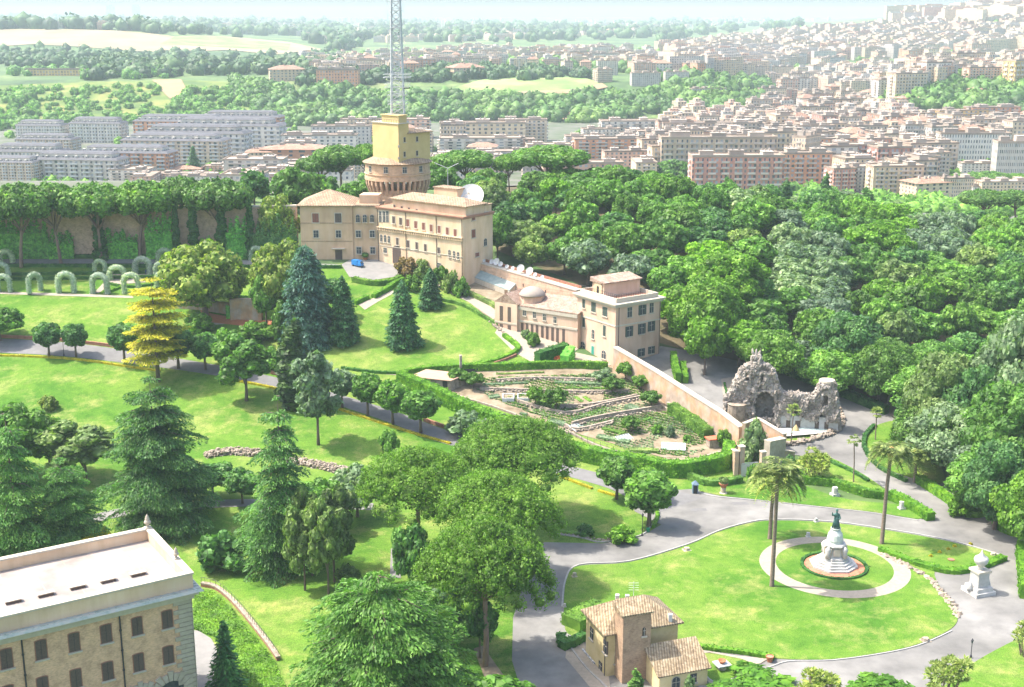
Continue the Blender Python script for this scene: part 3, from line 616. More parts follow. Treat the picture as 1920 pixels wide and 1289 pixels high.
broad('oak1', 1, leaf='l_oak'); broad('oak2', 2, leaf='l_oak', nl=26, ragged=.32, Hh=12); broad('oak3', 3, leaf='l_oak', nl=18, Wd=12, n=4200)
broad('lime', 4, leaf='l_lime', n=3800, ragged=.34); broad('dense', 5, leaf='l_dark', size=.48, n=4200, ragged=.16)
broad('loose', 6, leaf='l_olive', n=2600, size=.45, low=.3, ragged=.42, nl=20, name='loose_tree', Wd=8, Hh=13)
broad('silver', 7, leaf='l_silver', n=2600, size=.42, ragged=.38, nl=18, Wd=7, Hh=13, low=.22)
broad('magnolia', 8, leaf='l_magnolia', n=5200, size=.42, low=.05, nl=24, ragged=.14, Wd=13, Hh=12, name='magnolia_tree')
broad('bush', 9, leaf='l_oak', n=1100, size=.2, low=-.15, nl=12, Wd=3, Hh=2.4, name='shrub', ragged=.15)
broad('orange', 10, leaf='l_fresh', n=1500, size=.24, low=.25, nl=14, Wd=4, Hh=3.8, name='citrus_tree', ragged=.14)
for i in range(3): roundtree('round%d' % i, 20 + i)
stonepine('pine1', 31); stonepine('pine2', 32, lean=1.6, Wd=16); stonepine('pine3', 33, lean=-1.4, Wd=18, Hh=18)
def tuftpine(key, seed, Wd=22, Hh=20, th=.42, nt_=330, per=170, size=.175, leaf='l_pine', trunk_r=.42):
    """an umbrella pine whose dome is built up of hundreds of needle tufts"""
    rng = np.random.default_rng(seed); R = Wd / 2; hc = Hh * th; L = []
    sub_ = [(0, 0, .52, 1.0)] + [(cos(a) * .52, sin(a) * .52, rng.uniform(.36, .46), rng.uniform(.72, .95)) for a in np.arange(7) * .9 + rng.uniform(0, 1)]
    for bx, by, br, bh in sub_:
        k = int(nt_ * br * br / sum(q[2] ** 2 for q in sub_))
        for i in range(k):
            r = sqrt((i + .5) / k); a = i * 2.39996 + rng.uniform(-.4, .4); x = (bx + br * r * cos(a)) * R; y = (by + br * r * sin(a)) * R
            q = min(1, math.hypot(x, y) / R); z = Hh - hc * (1 - bh) * .5 - hc * (.62 * q * q) - hc * .38 * r * r * rng.uniform(.7, 1.2) - .9; t_ = R * rng.uniform(.085, .14)
            L.append(((x, y, z), (t_, t_, t_ * .85)))
        L.append(((bx * R * .9, by * R * .9, Hh - hc * (.55 + .4 * (bx * bx + by * by))), (br * R * .95, br * R * .95, hc * .32)))
    big = [l for l in L if l[1][0] > R * .2]; sm = [l for l in L if l[1][0] <= R * .2]; lf = Leaf()
    for c, r in sm:
        d = nrm(rng.normal(size=(per, 3)) + [0, 0, .35]); P = np.array(c) + d * np.array(r) * rng.uniform(.7, 1.15, (per, 1)); lf.cards(P, d + rng.normal(size=P.shape) * .6, size * rng.uniform(.6, 1.3, per), rng, .6); lf.tris(np.array(c) + ICO1_V * np.array(r) * .6, ICO1_F)
    lobed(big, 6000, size * 1.3, rng, .6, .8, lf)
    t = MB(); zs = Hh * .5; t.tube([(0, 0, -.5), (.2, 0, Hh * .2), (-.1, .2, zs), (0, 0, Hh - hc * .7)], [trunk_r * 1.15, trunk_r, trunk_r * .8, trunk_r * .4], 9)
    for i in range(9):
        a = 2 * pi * i / 9 + rng.uniform(-.3, .3); q = R * rng.uniform(.4, .7); t.tube([(-.1, .2, zs * rng.uniform(.85, 1.1)), (q * .4 * cos(a), q * .4 * sin(a), zs + (Hh - hc - zs) * .7), (q * cos(a), q * sin(a), Hh - hc * .75)], [trunk_r * .5, trunk_r * .35, trunk_r * .15], 5)
    proto(key, 'stone_pine', Wd, Hh, lf, t, leaf, 'bark_pine')
tuftpine('bigpine', 34); tuftpine('bigpine2', 35, Hh=19, nt_=290)
broad('bigoak', 61, n=15000, size=.36, leaf='l_oak', Wd=14, Hh=13, nl=38, ragged=.3, jit=.6); broad('bigoak2', 62, n=15000, size=.36, leaf='l_oak', Wd=13, Hh=15, nl=34, ragged=.36, low=.2)
layered('cedar1', 41, 25, 22, 165, 'l_cedar', .28, .36, .04, .40, tiers=8, dens=14, up=.26, core=False, flat=.6, irr=.42)
layered('cedar2', 42, 18, 24, 140, 'l_cedar', .28, .5, .06, .52, tiers=9, dens=14, up=.3, core=False, flat=.6, irr=.4)
layered('cedar3', 43, 28, 18, 230, 'l_cedlight', .29, .34, .05, .36, tiers=8, dens=14, up=.26, flat=.6, irr=.45)
layered('gold', 44, 13, 19, 72, 'l_gold', .38, .06, .24, .33, tiers=6, dens=13, up=.1, core=False, top=4)
layered('blue', 45, 12.5, 17, 300, 'l_blue', .46, .3, .02, .4, dens=14, flat=.7, up=.1)
layered('spruce', 46, 9.5, 12.5, 260, 'l_spruce', .42, .12, .03, .62, dens=12, flat=.55, name='spruce_tree')
layered('fir', 47, 7.5, 13, 170, 'l_spruce', .45, .1, .03, .85, dens=11, name='fir_tree')
column('cypress', 51); column('hedgecol', 52, Wd=2.6, Hh=12, taper=0)

def place(key, bx, by, label, group=None, h_px=None, w_px=None, top=None, rot=None, leaf=None, cat='tree', name=None, hscale=1.0, pos=None):
    """stand a tree with its foot at a spot of the photograph; sizes read off in photo pixels"""
    r0, Wd, Hh = PROTO[key]; g = pos if pos is not None else GT(bx, by)
    hh = (zat(g.y, top) - g.z) if top is not None else (m_px(g, h_px) if h_px else Hh)
    ww = m_px(g, w_px) if w_px else Wd * hh / Hh
    r = copy_tree(r0); r.name = name or r0.name.split('.')[0]
    r.location = g; r.scale = (ww / Wd, ww / Wd, hh / Hh * hscale); r.rotation_euler.z = random.uniform(0, 6.28) if rot is None else rot
    tag(r, label, cat, group)
    if leaf:
        for c in r.children:
            if c.name.startswith('crown'): c.material_slots[0].link = 'OBJECT'; c.material_slots[0].material = M[leaf]
    return r
random.seed(5)
# great pines in the middle
for (bx, by, tp, wp, key, lb) in ((966, 985, 783, 250, 'bigpine2', 'large umbrella pine nearest the terraced kitchen garden, its crown touching the clipped hedge'),
        (784, 1050, 838, 225, 'bigpine', 'large umbrella pine at the left of the clump, its crown beside the rough stone bank'),
        (930, 1100, 885, 235, 'bigpine2', 'large umbrella pine between two others, its crown reaching over the lawn with the gold border'),
        (910, 1250, 972, 250, 'bigpine', 'umbrella pine with a tall bare trunk beside the shaded road bend')):
    place(key, bx, by, lb, 'great umbrella pines', top=tp, w_px=wp * 1.08)
# pine row against the old wall
for i, (bx, by, cx_, tp, wp) in enumerate(((-40, 505, 0, 345, 150), (40, 502, 60, 340, 110), (115, 497, 150, 341, 120), (190, 492, 225, 340, 118), (262, 484, 255, 336, 115), (338, 470, 328, 331, 110), (412, 476, 398, 332, 118))):
    place(('pine1', 'pine2', 'pine3')[i % 3], bx, by, ['umbrella pine of the old wall row farthest from the villa', 'second pine of the row along the old wall, its leaning trunk before the ivy', 'third pine of the row along the old wall, with a leaning trunk', 'fourth pine of the row along the old wall, above the topiary arches', 'forked pine in the row along the old wall, behind the tallest topiary arch', 'pine of the row before the ivy patches of the old wall', 'last pine of the row, closest to the broad leafy magnolia by the villa'][i], 'umbrella pines along the old wall', top=tp, w_px=wp * 1.12)
for bx, by, tp, wp, key, lb in ((598, 372, 290, 78, 'pine2', 'umbrella pine behind the villa, farthest from the round tower'), (640, 370, 270, 80, 'pine1', 'umbrella pine with a forked trunk behind the villa roof'), (690, 372, 268, 62, 'pine3', 'umbrella pine half hidden by the round tower'),
        (873, 345, 279, 92, 'pine1', 'flat topped umbrella pine just beyond the round tower'), (830, 350, 288, 60, 'pine3', 'darker pine between the round tower and the flat topped pine'), (1015, 365, 272, 125, 'pine2', 'broad umbrella pine rising over the wood beyond the white dish'), (955, 350, 287, 50, 'pine3', 'small pine beside the broad umbrella pine over the wood'),
        (1845, 425, 355, 85, 'pine1', 'umbrella pine among the pale buildings beyond the wood'), (1905, 420, 357, 80, 'pine3', 'umbrella pine at the picture edge beyond the wood'), (1850, 365, 320, 60, 'pine2', 'dark pine before the long white block'), (1908, 362, 325, 50, 'pine1', 'dark pine beside the white mast'), (1852, 440, 392, 56, 'pine2', 'small umbrella pine in front of the pale buildings')):
    yq = 500.0 if bx < 1100 else None; xq = (bx - CX) / F * slant((0, 500.0, 35)) if yq else 0
    place(key, bx, by, lb, 'umbrella pines on the ridge', top=tp, w_px=wp * 1.2, pos=Vector((xq, yq, Hf(xq, yq))) if yq else None)
# cedars and conifers
for key, bx, by, tp, wp, lb in (('cedar1', 300, 985, 708, 250, 'broad cedar with fine drooping tips standing on the lawn above the ochre palace'),
        ('cedar2', 535, 1062, 742, 200, 'tall slender cedar with a narrow top beside the stone bank'),
        ('cedar3', 715, 1395, 1080, 450, 'broad bright green cedar spreading across the bottom of the view'),
        ('cedar2', 40, 1085, 775, 200, 'dark cedar beside the tan palace at the picture edge'), ('cedar1', 130, 1060, 860, 190, 'dark cedar between the broad cedar and the palace roof'),
        ('cedar1', -30, 1060, 790, 200, 'shaded cedar partly outside the picture'),
        ('gold', 297, 716, 524, 124, 'golden yellow layered cedar beside the park road'), ('blue', 578, 640, 462, 112, 'large dense blue green cedar below the villa'),
        ('spruce', 645, 642, 520, 70, 'dark spruce touching the blue green cedar'), ('spruce', 756, 648, 528, 76, 'dark conical spruce alone on the round hill lawn'),
        ('spruce', 808, 576, 504, 52, 'small spruce at the top of the hill lawn'), ('fir', 428, 1330, 1168, 92, 'dark fir beside the palace corner'), 
        ('fir', 495, 372, 320, 26, 'thin dark fir behind the wall end'), ('fir', 365, 335, 275, 40, 'bare topped conifer in front of the dark roofed blocks'), ('cedar2', 460, 380, 310, 40, 'small dark cedar behind the wall end')):
    place(key, bx, by, lb, top=tp, w_px=wp)
c = place('cypress', 545, 765, 'tall dark leaning cypress beside the park road', top=588, w_px=60, rot=0); c.rotation_euler = (0, radians(3.5), 0)
for i, (bx, by, tp) in enumerate(((190, 489, 400), (333, 487, 383), (366, 487, 373), (417, 486, 383), (471, 485, 376))):
    place('hedgecol', bx, by, ['clipped cypress column before the bare part of the old wall', 'clipped cypress column right of the ivy on the old wall', 'tallest clipped cypress column of the old wall', 'clipped cypress column behind the last pine of the row', 'slim clipped cypress column nearest the leafy magnolia by the villa'][i], 'clipped cypress columns', top=tp, w_px=(26, 16, 22, 24, 18)[i], leaf='l_hedgedark')
for key, bx, by, tp, wp, lb in (('magnolia', 385, 592, 455, 155, 'very broad glossy magnolia above the stair path'), ('magnolia', 535, 598, 452, 118, 'tall yellowish magnolia between two darker trees'), ('magnolia', 523, 472, 366, 78, 'compact leafy magnolia against the villa end')):
    place(key, bx, by, lb, top=tp, w_px=wp)
place('oak2', 500, 612, 'green bushy tree at the foot of the yellowish magnolia', top=520, w_px=50); place('dense', 610, 600, 'dark shrubby tree behind the blue green cedar', top=520, w_px=70)
# clipped trees along the park road
rt = ((92, 668, 603, 58), (143, 670, 605, 50), (234, 681, 604, 62), (335, 692, 610, 68), (385, 694, 622, 62), (642, 766, 690, 60), (690, 780, 697, 64), (737, 796, 712, 68), (789, 812, 728, 78), (1156, 937, 855, 78), (1216, 988, 882, 102), (600, 755, 668, 52), (430, 705, 636, 52), (1212, 940, 875, 64))
lbs = ['first clipped tree of the park road, near a low brick wall', 'small clipped tree beside the thin road lamp', 'clipped tree just left of the golden cedar', 'clipped tree just right of the golden cedar', 'clipped forked tree by the shaded part of the park road', 'pale clipped tree at the top of the close row of four', 'second clipped tree in the close row of four', 'third clipped tree in the close row of four', 'largest clipped tree at the end of the close row of four', 'clipped tree standing between gold border hedge and road', 'biggest round tree on the traffic island beside the lamp', 'clipped pale tree next to the leaning cypress', 'clipped tree above the shrubs by the stair path', 'yellow green clipped tree behind the traffic island tree']
for i, (bx, by, tp, wp) in enumerate(rt):
    place('round%d' % (i % 3), bx, by, lbs[i], 'clipped trees along the park road', top=tp, w_px=wp, leaf='l_silver' if i in (5, 11) else 'l_lime' if i == 13 else ('l_oak' if i > 4 else None))
for key, bx, by, tp, wp, lb, lf in (('loose', 462, 752, 638, 90, 'loose open crowned tree on the lawn below the park road', 'l_oak'), ('silver', 597, 835, 668, 82, 'tall silvery loose tree beside the leaning cypress', None),
        ('bush', 875, 815, 770, 75, 'grey green shrub beside the brick edged road', 'l_silver'), ('bush', 930, 800, 775, 45, 'small silvery shrub against the clipped hedge', 'l_silver'),
        ('bush', 732, 850, 806, 36, 'small round bush alone on the lawn', None), ('bush', 93, 768, 742, 34, 'small brownish bush alone on the wide lawn', 'l_magnolia'),
        ('bush', 418, 1066, 998, 92, 'dark round shrub on the lawn above the palace', 'l_dark'), ('bush', 1099, 1005, 983, 30, 'small dark bush beside the stone edging', 'l_dark'), ('bush', 1166, 1016, 986, 54, 'yellow green bush at the lawn tip by the lamp', 'l_lime'),
        ('bush', 172, 1072, 1000, 100, 'yellow flowering shrub behind the palace parapet', 'l_yellow'), ('bush', 655, 1105, 1060, 50, 'brown green bush beside the pine saplings', 'l_olive'),
        ('bush', 375, 622, 586, 52, 'feathery bright shrub left of the stair path', 'l_fresh'), ('bush', 478, 640, 602, 66, 'feathery bright shrub below the stair path', 'l_fresh'), ('bush', 425, 660, 615, 60, 'dull green shrub between the two feathery shrubs', 'l_oak'),
        ('bush', 535, 640, 560, 45, 'green shrub at the foot of the blue green cedar', 'l_fresh'), ('bush', 445, 680, 640, 60, 'grey green shrub above the open crowned tree', 'l_silver'), ('bush', 505, 690, 650, 50, 'green shrub left of the leaning cypress', 'l_oak'),
        ('bush', 846, 548, 508, 34, 'leafy shrub at the foot of the villa corner', 'l_olive'), ('bush', 866, 556, 520, 30, 'green shrub between the villa corner and the glasshouse', 'l_oak'), ('orange', 826, 540, 500, 30, 'small tree before the lower windows of the villa wing', 'l_fresh'),
        ('bush', 765, 518, 482, 42, 'brown leaved shrub before the villa', 'l_brown'), ('bush', 792, 520, 486, 34, 'olive brown shrub before the villa', 'l_olive'), ('bush', 775, 545, 515, 30, 'light green shrub by the forecourt', 'l_fresh'),
        ('oak1', 610, 1000, 905, 90, 'round leafy tree behind the slender cedar', None), ('dense', 400, 935, 870, 80, 'dark round tree by the cedar path', None), ('oak2', 670, 970, 880, 85, 'greyish leafy tree between the cedar and the pines', 'l_silver'), ('dense', 455, 945, 880, 70, 'dark small tree by the cedar path beside the slender cedar', None),
        ('dense', 775, 1130, 985, 75, 'ivy dark holm oak left of the pine trunks', None), ('dense', 850, 1215, 1105, 120, 'dark holm oak under the front pine', None), ('silver', 820, 1180, 1115, 70, 'grey leaved small tree under the front pine', None), ('dense', 900, 1235, 1120, 70, 'dark shrub behind the front pine trunk', None),
        ('dense', 930, 1430, 1285, 190, 'dark holm oak at the bottom edge beside the shaded road', 'l_oak'),
        ('loose', 160, 905, 800, 120, 'brownish grey loose tree between the dark cedars', 'l_olive'), ('lime', 30, 900, 770, 110, 'bright leafy tree at the picture edge by the wide lawn', 'l_fresh'), ('lime', 95, 890, 790, 70, 'bright leafy tree beside the clipped path hedge', 'l_fresh'),
        ('oak1', 0, 640, 580, 80, 'bushy tree at the picture edge above the park road', None)):
    place(key, bx, by, lb, top=tp, w_px=wp, leaf=lf, cat='shrub' if key == 'bush' else 'tree')
for i, (bx, by, tp, wp) in enumerate(((572, 1108, 958, 62), (586, 1080, 925, 60), (616, 1122, 950, 64), (628, 1092, 915, 70))):
    place('loose', bx, by, 'olive green young pine, one of four thin bare trunks beside the slender cedar', 'four thin pines on the lawn', top=tp, w_px=wp)
# citrus and vegetable garden trees
for bx, by, tp, wp, lb in ((858, 722, 692, 40, 'citrus tree beside the shed of the kitchen garden'), (888, 728, 700, 40, 'round citrus tree right of the shed'), (1004, 762, 726, 34, 'paler citrus tree at the middle of the kitchen garden'), (1042, 768, 728, 46, 'largest citrus tree at the middle of the kitchen garden'), (1148, 738, 708, 42, 'citrus tree at the end of the upper terrace'),
        (1182, 810, 782, 35, 'small round tree on the lowest terrace'), (1172, 712, 680, 34, 'citrus tree beside the pink house corner'), (1202, 730, 704, 34, 'citrus tree half way along the sloping wall'), (1220, 762, 734, 40, 'citrus tree by the little stair at the sloping wall')):
    place('orange', bx, by, lb, 'citrus trees in the kitchen garden', top=tp, w_px=wp)
for bx, by, tp, wp, lb, lf in ((1232, 815, 795, 20, 'small dark bush on the lowest terrace', 'l_oak'), (1257, 820, 797, 18, 'tiny bush beside the lowest citrus tree', 'l_silver'), (1288, 828, 816, 16, 'tiny clipped bush beside the glass frames', 'l_oak'), (1131, 712, 692, 44, 'pale shrub below the house hedge', 'l_silver'), (1000, 648, 623, 26, 'green shrub in front of the low pink wing', 'l_fresh'), (985, 633, 618, 18, 'greyish plant before the gabled end of the pink wing', 'l_silver'),
        (1412, 862, 788, 52, 'grey green bushy tree in the corner of the sloping wall', 'l_silver'), (1358, 838, 805, 30, 'vine covered bush beside the red awning', 'l_fresh')):
    place('bush', bx, by, lb, top=tp, w_px=wp, leaf=lf, cat='shrub')
# the wood on the hill: individual trees
def inpoly(x, y, P):
    c = False; n = len(P)
    for i in range(n):
        x1, y1 = P[i]; x2, y2 = P[(i + 1) % n]
        if (y1 > y) != (y2 > y) and x < (x2 - x1) * (y - y1) / (y2 - y1) + x1: c = not c
    return c
WOOD = [(890, 345), (960, 360), (1040, 330), (1130, 325), (1250, 336), (1300, 360), (1420, 363), (1560, 371), (1700, 402), (1960, 425), (1990, 960), (1900, 930), (1790, 860), (1735, 790), (1700, 700), (1650, 690), (1560, 690), (1400, 650), (1275, 625), (1255, 540), (1210, 505), (1120, 490), (1000, 470), (935, 440), (925, 400)]
rng = np.random.default_rng(77); woods = []; tries = 0
while tries < 14000 and len(woods) < 292:
    tries += 1; px = rng.uniform(880, 1990); py = rng.uniform(320, 960)
    if not inpoly(px, py, WOOD): continue
    h = rng.uniform(10, 14.5); g = GT(px, py, h * .72)
    if g is None or g.y > 640: continue
    if any((g.x - q[0]) ** 2 + (g.y - q[1]) ** 2 < (8.6 + .004 * g.y) ** 2 for q in woods): continue
    woods.append((g.x, g.y, h, px, py))
kinds = [('oak1', 'l_oak', 'mid green'), ('oak2', 'l_oak', 'mid green'), ('oak3', 'l_fresh', 'fresh green'), ('dense', 'l_dark', 'dark green'), ('oak1', 'l_olive', 'olive green'), ('lime', 'l_lime', 'yellow green'), ('oak2', 'l_silver', 'silver green'), ('oak3', 'l_dark', 'dark green'), ('oak1', 'l_fresh', 'fresh green'), ('oak3', 'l_silver', 'silver green')]
pk = np.array([.21, .2, .14, .11, .09, .05, .03, .07, .095, .005])
WD = {k: v[1] for k, v in PROTO.items()}
SIZES = ('small', 'middling', 'tall')
for (x, y, h, px, py) in woods:
    k = int(rng.choice(len(kinds), p=pk))
    dl = [(math.hypot((px - a) / 70, (py - b) / 70), kk) for a, b, kk in ((1345, 525, 5), (1310, 600, 5), (1500, 455, 6), (1660, 440, 5), (1340, 560, 5), (1770, 440, 6), (1850, 600, 2), (1540, 555, 6), (1500, 640, 2), (1640, 690, 8), (990, 450, 4), (1140, 500, 6))]
    dm = min(dl)
    if dm[0] < .75: k = dm[1]
    key, lf, tone = kinds[k]
    near = 'beyond the pink house' if px < 1240 and py > 420 else 'behind the long villa' if px < 1000 else 'beyond the pink house, near the ridge' if px < 1240 else 'above the rock fountain' if (px < 1560 and py > 520) else 'on the ridge before the red brick block' if px < 1560 and py < 430 else 'in the middle of the wood' if px < 1640 else 'at the ridge end of the wood below the white block' if py < 520 else 'above the palm lawn and curved hedge' if py > 700 else 'on the outer slope of the wood'
    sz = SIZES[int(min(2, (h - 10) / 1.5))]
    g = Vector((x, y, Hf(x, y)))
    if py > 640 and key[:3] == 'oak': key = ('bigoak', 'bigoak2')[k % 2]
    place(key, 0, 0, f'{sz} {tone} tree {near}', f'{sz} {tone} trees {near}', pos=g, leaf=lf, rot=rng.uniform(0, 6.3), hscale=h / 12.5, w_px=WD[key] * rng.uniform(.85, 1.3) * F / slant(g))
for bx, by, tp, wp, lb, lf in ((1322, 655, 535, 132, 'big bright lime green tree at the road beside the pink house', 'l_lime'), (1362, 590, 483, 122, 'bright lime green tree rising behind the big one near the pink house', 'l_lime'), (1415, 690, 622, 46, 'nearly black purple leaved tree behind the rock fountain', 'l_purple'), (1632, 742, 650, 92, 'bright round tree beside the dirt path', 'l_fresh'), (1785, 900, 770, 150, 'large bushy tree over the palm lawn', 'l_silver'), (1890, 935, 740, 170, 'large leafy tree at the picture edge by the dirt side path', 'l_oak'), (1500, 705, 640, 66, 'bushy blue green tree against the fountain hedge', 'l_silver'), (1760, 860, 680, 130, 'tall spreading tree above the palm lawn', 'l_olive'), (1900, 880, 620, 150, 'tall broad tree of the outer wood', 'l_silver'), (1845, 960, 905, 60, 'small grey shrub behind the curved bright hedge', 'l_silver'), (1830, 880, 700, 120, 'dark green broad tree above the side path', 'l_dark'), (1580, 722, 600, 110, 'tall dark tree by the fountain hedge', 'l_dark'), (1905, 1000, 930, 70, 'low bushy tree at the picture edge by the side path', 'l_dark')):
    place(('bigoak', 'bigoak2')[wp % 4 // 2] if wp > 80 else 'oak1' if wp > 60 else 'dense', bx, by, lb, top=tp, w_px=wp, leaf=lf)
for bx, by, tp, wp, lb in ((1622, 420, 348, 34, 'dark column shaped tree on the ridge'), (1472, 395, 335, 30, 'dark cypress like tree before the red brick block'), (1364, 375, 330, 26, 'small dark conifer before the red brick block'), (1338, 372, 345, 20, 'smallest dark conifer before the red brick block'), (1546, 385, 322, 20, 'dark conifer before the angled balcony block')):
    place('cypress', bx, by, lb, 'dark columnar trees on the ridge', top=tp, w_px=wp * 1.1, leaf='l_dark')
for k, (bx, by, wp) in enumerate(((1500, 405, 80), (1580, 395, 80), (1680, 415, 60))):
    place('cedar3', bx, by, ['flat layered pale cedar on the ridge', 'second pale layered cedar on the ridge', 'pale layered cedar right of the dark column tree'][k], 'pale cedars on the ridge', h_px=40, w_px=wp, leaf='l_silver')
for q in range(26):
    px, py = rng.uniform(540, 920), rng.uniform(300, 372)
    if 670 < px < 820 or py < 335: continue
    g = GT(px, py, 8)
    if g is None or g.y > 700: continue
    side = 'left of the round tower' if px < 700 else 'right of the round tower'
    place('oak2', 0, 0, f'green tree on the ridge {side}', f'trees on the ridge {side}', pos=g, leaf=['l_oak', 'l_fresh', 'l_dark'][q % 3], h_px=None)
for key, bx, by, tp, wp, lb, lf in (('oak2', 555, 420, 318, 80, 'green bushy tree at the end of the old wall behind the villa', 'l_oak'), ('dense', 478, 400, 320, 60, 'dark tree beyond the old wall end', 'l_dark'), ('oak1', 745, 358, 320, 40, 'tree right behind the round tower', 'l_oak'), ('oak2', 962, 480, 415, 90, 'grey green oak next to the villa end', 'l_olive'), ('oak1', 1262, 345, 300, 60, 'green tree before the orange roofed block', 'l_oak')):
    place(key, bx, by, lb, top=tp, w_px=wp, leaf=lf)
def drop(o):
    for c in list(o.children): drop(c)
    bpy.data.objects.remove(o)
# ------------------------------------------------------------------ far woods (nobody could count them)
def farwood(name, regions, label, seed, leaf='l_far', size=9.0):
    rng = np.random.default_rng(seed); lf = Leaf()
    for poly, n, sz in regions:
        xs = [p[0] for p in poly]; ys = [p[1] for p in poly]; k = 0
        while k < n:
            px, py = rng.uniform(min(xs), max(xs)), rng.uniform(min(ys), max(ys))
            if not inpoly(px, py, poly): continue
            k += 1; g = GT(px, py, sz * .3, 700)
            if g is None: continue
            r = sz * rng.uniform(.5, 1.15); d = ICO1_V * [r, r, r * rng.uniform(.75, 1.1)]
            d = d * (1 + .22 * rng.normal(size=(len(d), 1)).clip(-1, 1)); c = np.array([g.x, g.y, g.z + r * .6]); lf.tris(c + d, ICO1_F)
            m = 46 if g.y < 2200 else 14
            dd = nrm(rng.normal(size=(m, 3))); lf.cards(c + dd * [r, r, r * .85] * rng.uniform(.9, 1.15, (m, 1)), dd + rng.normal(size=(m, 3)) * .6, r * .26 * rng.uniform(.7, 1.3, m), rng)
    o = link(name, lf.mesh(name), M[leaf]); tag(o, label, 'woodland', None, 'stuff'); return o
M['l_far2'] = leafmat('leaf_far2', (.02, .05, .02), (.04, .09, .03), (.08, .14, .04), .03, .15)
farwood('woodland', [
    ([(540, 175), (620, 165), (700, 175), (830, 180), (1000, 185), (1130, 180), (1260, 175), (1430, 150), (1460, 175), (1400, 215), (1240, 215), (1090, 232), (1040, 225), (900, 222), (560, 235), (530, 210)], 780, 8.5),
    ([(1220, 120), (1300, 135), (1440, 135), (1450, 180), (1250, 190)], 120, 9),
    ([(440, 150), (540, 165), (560, 235), (520, 235), (430, 185)], 160, 7.5),
    ([(1640, 175), (1760, 150), (1960, 120), (1960, 215), (1820, 215), (1740, 200), (1640, 215)], 300, 9),
    ([(1100, 112), (1230, 125), (1250, 140), (1120, 132), (960, 128), (930, 110)], 110, 9)], 'dense green woodland covering the slopes beyond the city valley', 5)
farwood('hillside_scrub', [([(-20, 170), (300, 160), (300, 235), (-20, 242)], 330, 4.5), ([(350, 165), (480, 165), (540, 225), (300, 232)], 240, 6), ([(-20, 205), (60, 215), (60, 240), (-20, 242)], 30, 8), ([(25, 172), (60, 172), (60, 198), (25, 198)], 10, 8)], 'scrub and bushes scattered on the grassy slope', 6, 'l_oak')
farwood('distant_woodland', [
    ([(-20, 92), (140, 96), (330, 100), (520, 106), (640, 100), (640, 130), (520, 135), (330, 140), (160, 130), (-20, 120)], 420, 11),
    ([(180, 118), (330, 120), (330, 140), (180, 146)], 60, 12),
    ([(0, 30), (640, 38), (640, 62), (450, 66), (200, 52), (0, 50)], 300, 22),
    ([(540, 62), (700, 40), (1200, 45), (1240, 70), (900, 78), (700, 74), (640, 96)], 380, 20),
    ([(1200, 40), (1400, 30), (1500, 22), (1500, 50), (1350, 60), (1240, 76)], 160, 20),
    ([(560, 130), (850, 128), (1120, 138), (1120, 146), (840, 150), (560, 160)], 260, 9)], 'hazy woodland on the far hills', 7, 'l_far2')
farwood('cypress_grove', [([(16, 132), (125, 132), (125, 140), (16, 140)], 34, 7), ([(150, 130), (330, 132), (330, 144), (160, 146)], 70, 9)], 'dark trees beside the long ochre building', 8, 'l_dark')
# ------------------------------------------------------------------ the city in the valley
WALLS = {'cream': ((0.653, 0.511, 0.341), (0.56, 0.425, 0.275)), 'pink': ((0.653, 0.407, 0.293), (0.56, 0.331, 0.228)), 'grey': ((0.504, 0.464, 0.417), (0.411, 0.378, 0.341)), 'white': ((0.634, 0.586, 0.511), (0.541, 0.502, 0.435)),
         'brick': ((0.523, 0.253, 0.185), (0.432, 0.208, 0.15)), 'ochre': ((0.615, 0.416, 0.171), (0.541, 0.349, 0.142)), 'orange': ((0.577, 0.284, 0.161), (0.504, 0.237, 0.133)), 'beige': ((0.597, 0.473, 0.35), (0.504, 0.397, 0.285))}
for k, (a, b) in WALLS.items(): M['apt_' + k] = aptmat('wall_' + k, a, b, bay=3.2 if k != 'white' else 3.6)
M['roof_dark'] = surf('roof_dark', [(.075, .075, .085), (.11, .11, .12)], .3, .8, 4)
M['roof_pale'] = surf('roof_pale', [(0.23, 0.18, 0.137), (0.331, 0.266, 0.209), (0.30, 0.205, 0.15)], .06, .85, 6, rand=.3)
M['roof_tile'] = tilemat('roof_tile', [(0.27, 0.128, 0.0825), (0.33, 0.195, 0.135), (0.375, 0.255, 0.188)])
M['slab'] = surf('slab', [(0.459, 0.394, 0.328), (0.558, 0.492, 0.426)], .3, .8, rand=.2)
M['penthouse'] = surf('penthouse', [(0.315, 0.262, 0.217), (0.435, 0.375, 0.315)], .1, .85, 4, rand=.3)
APT = {}
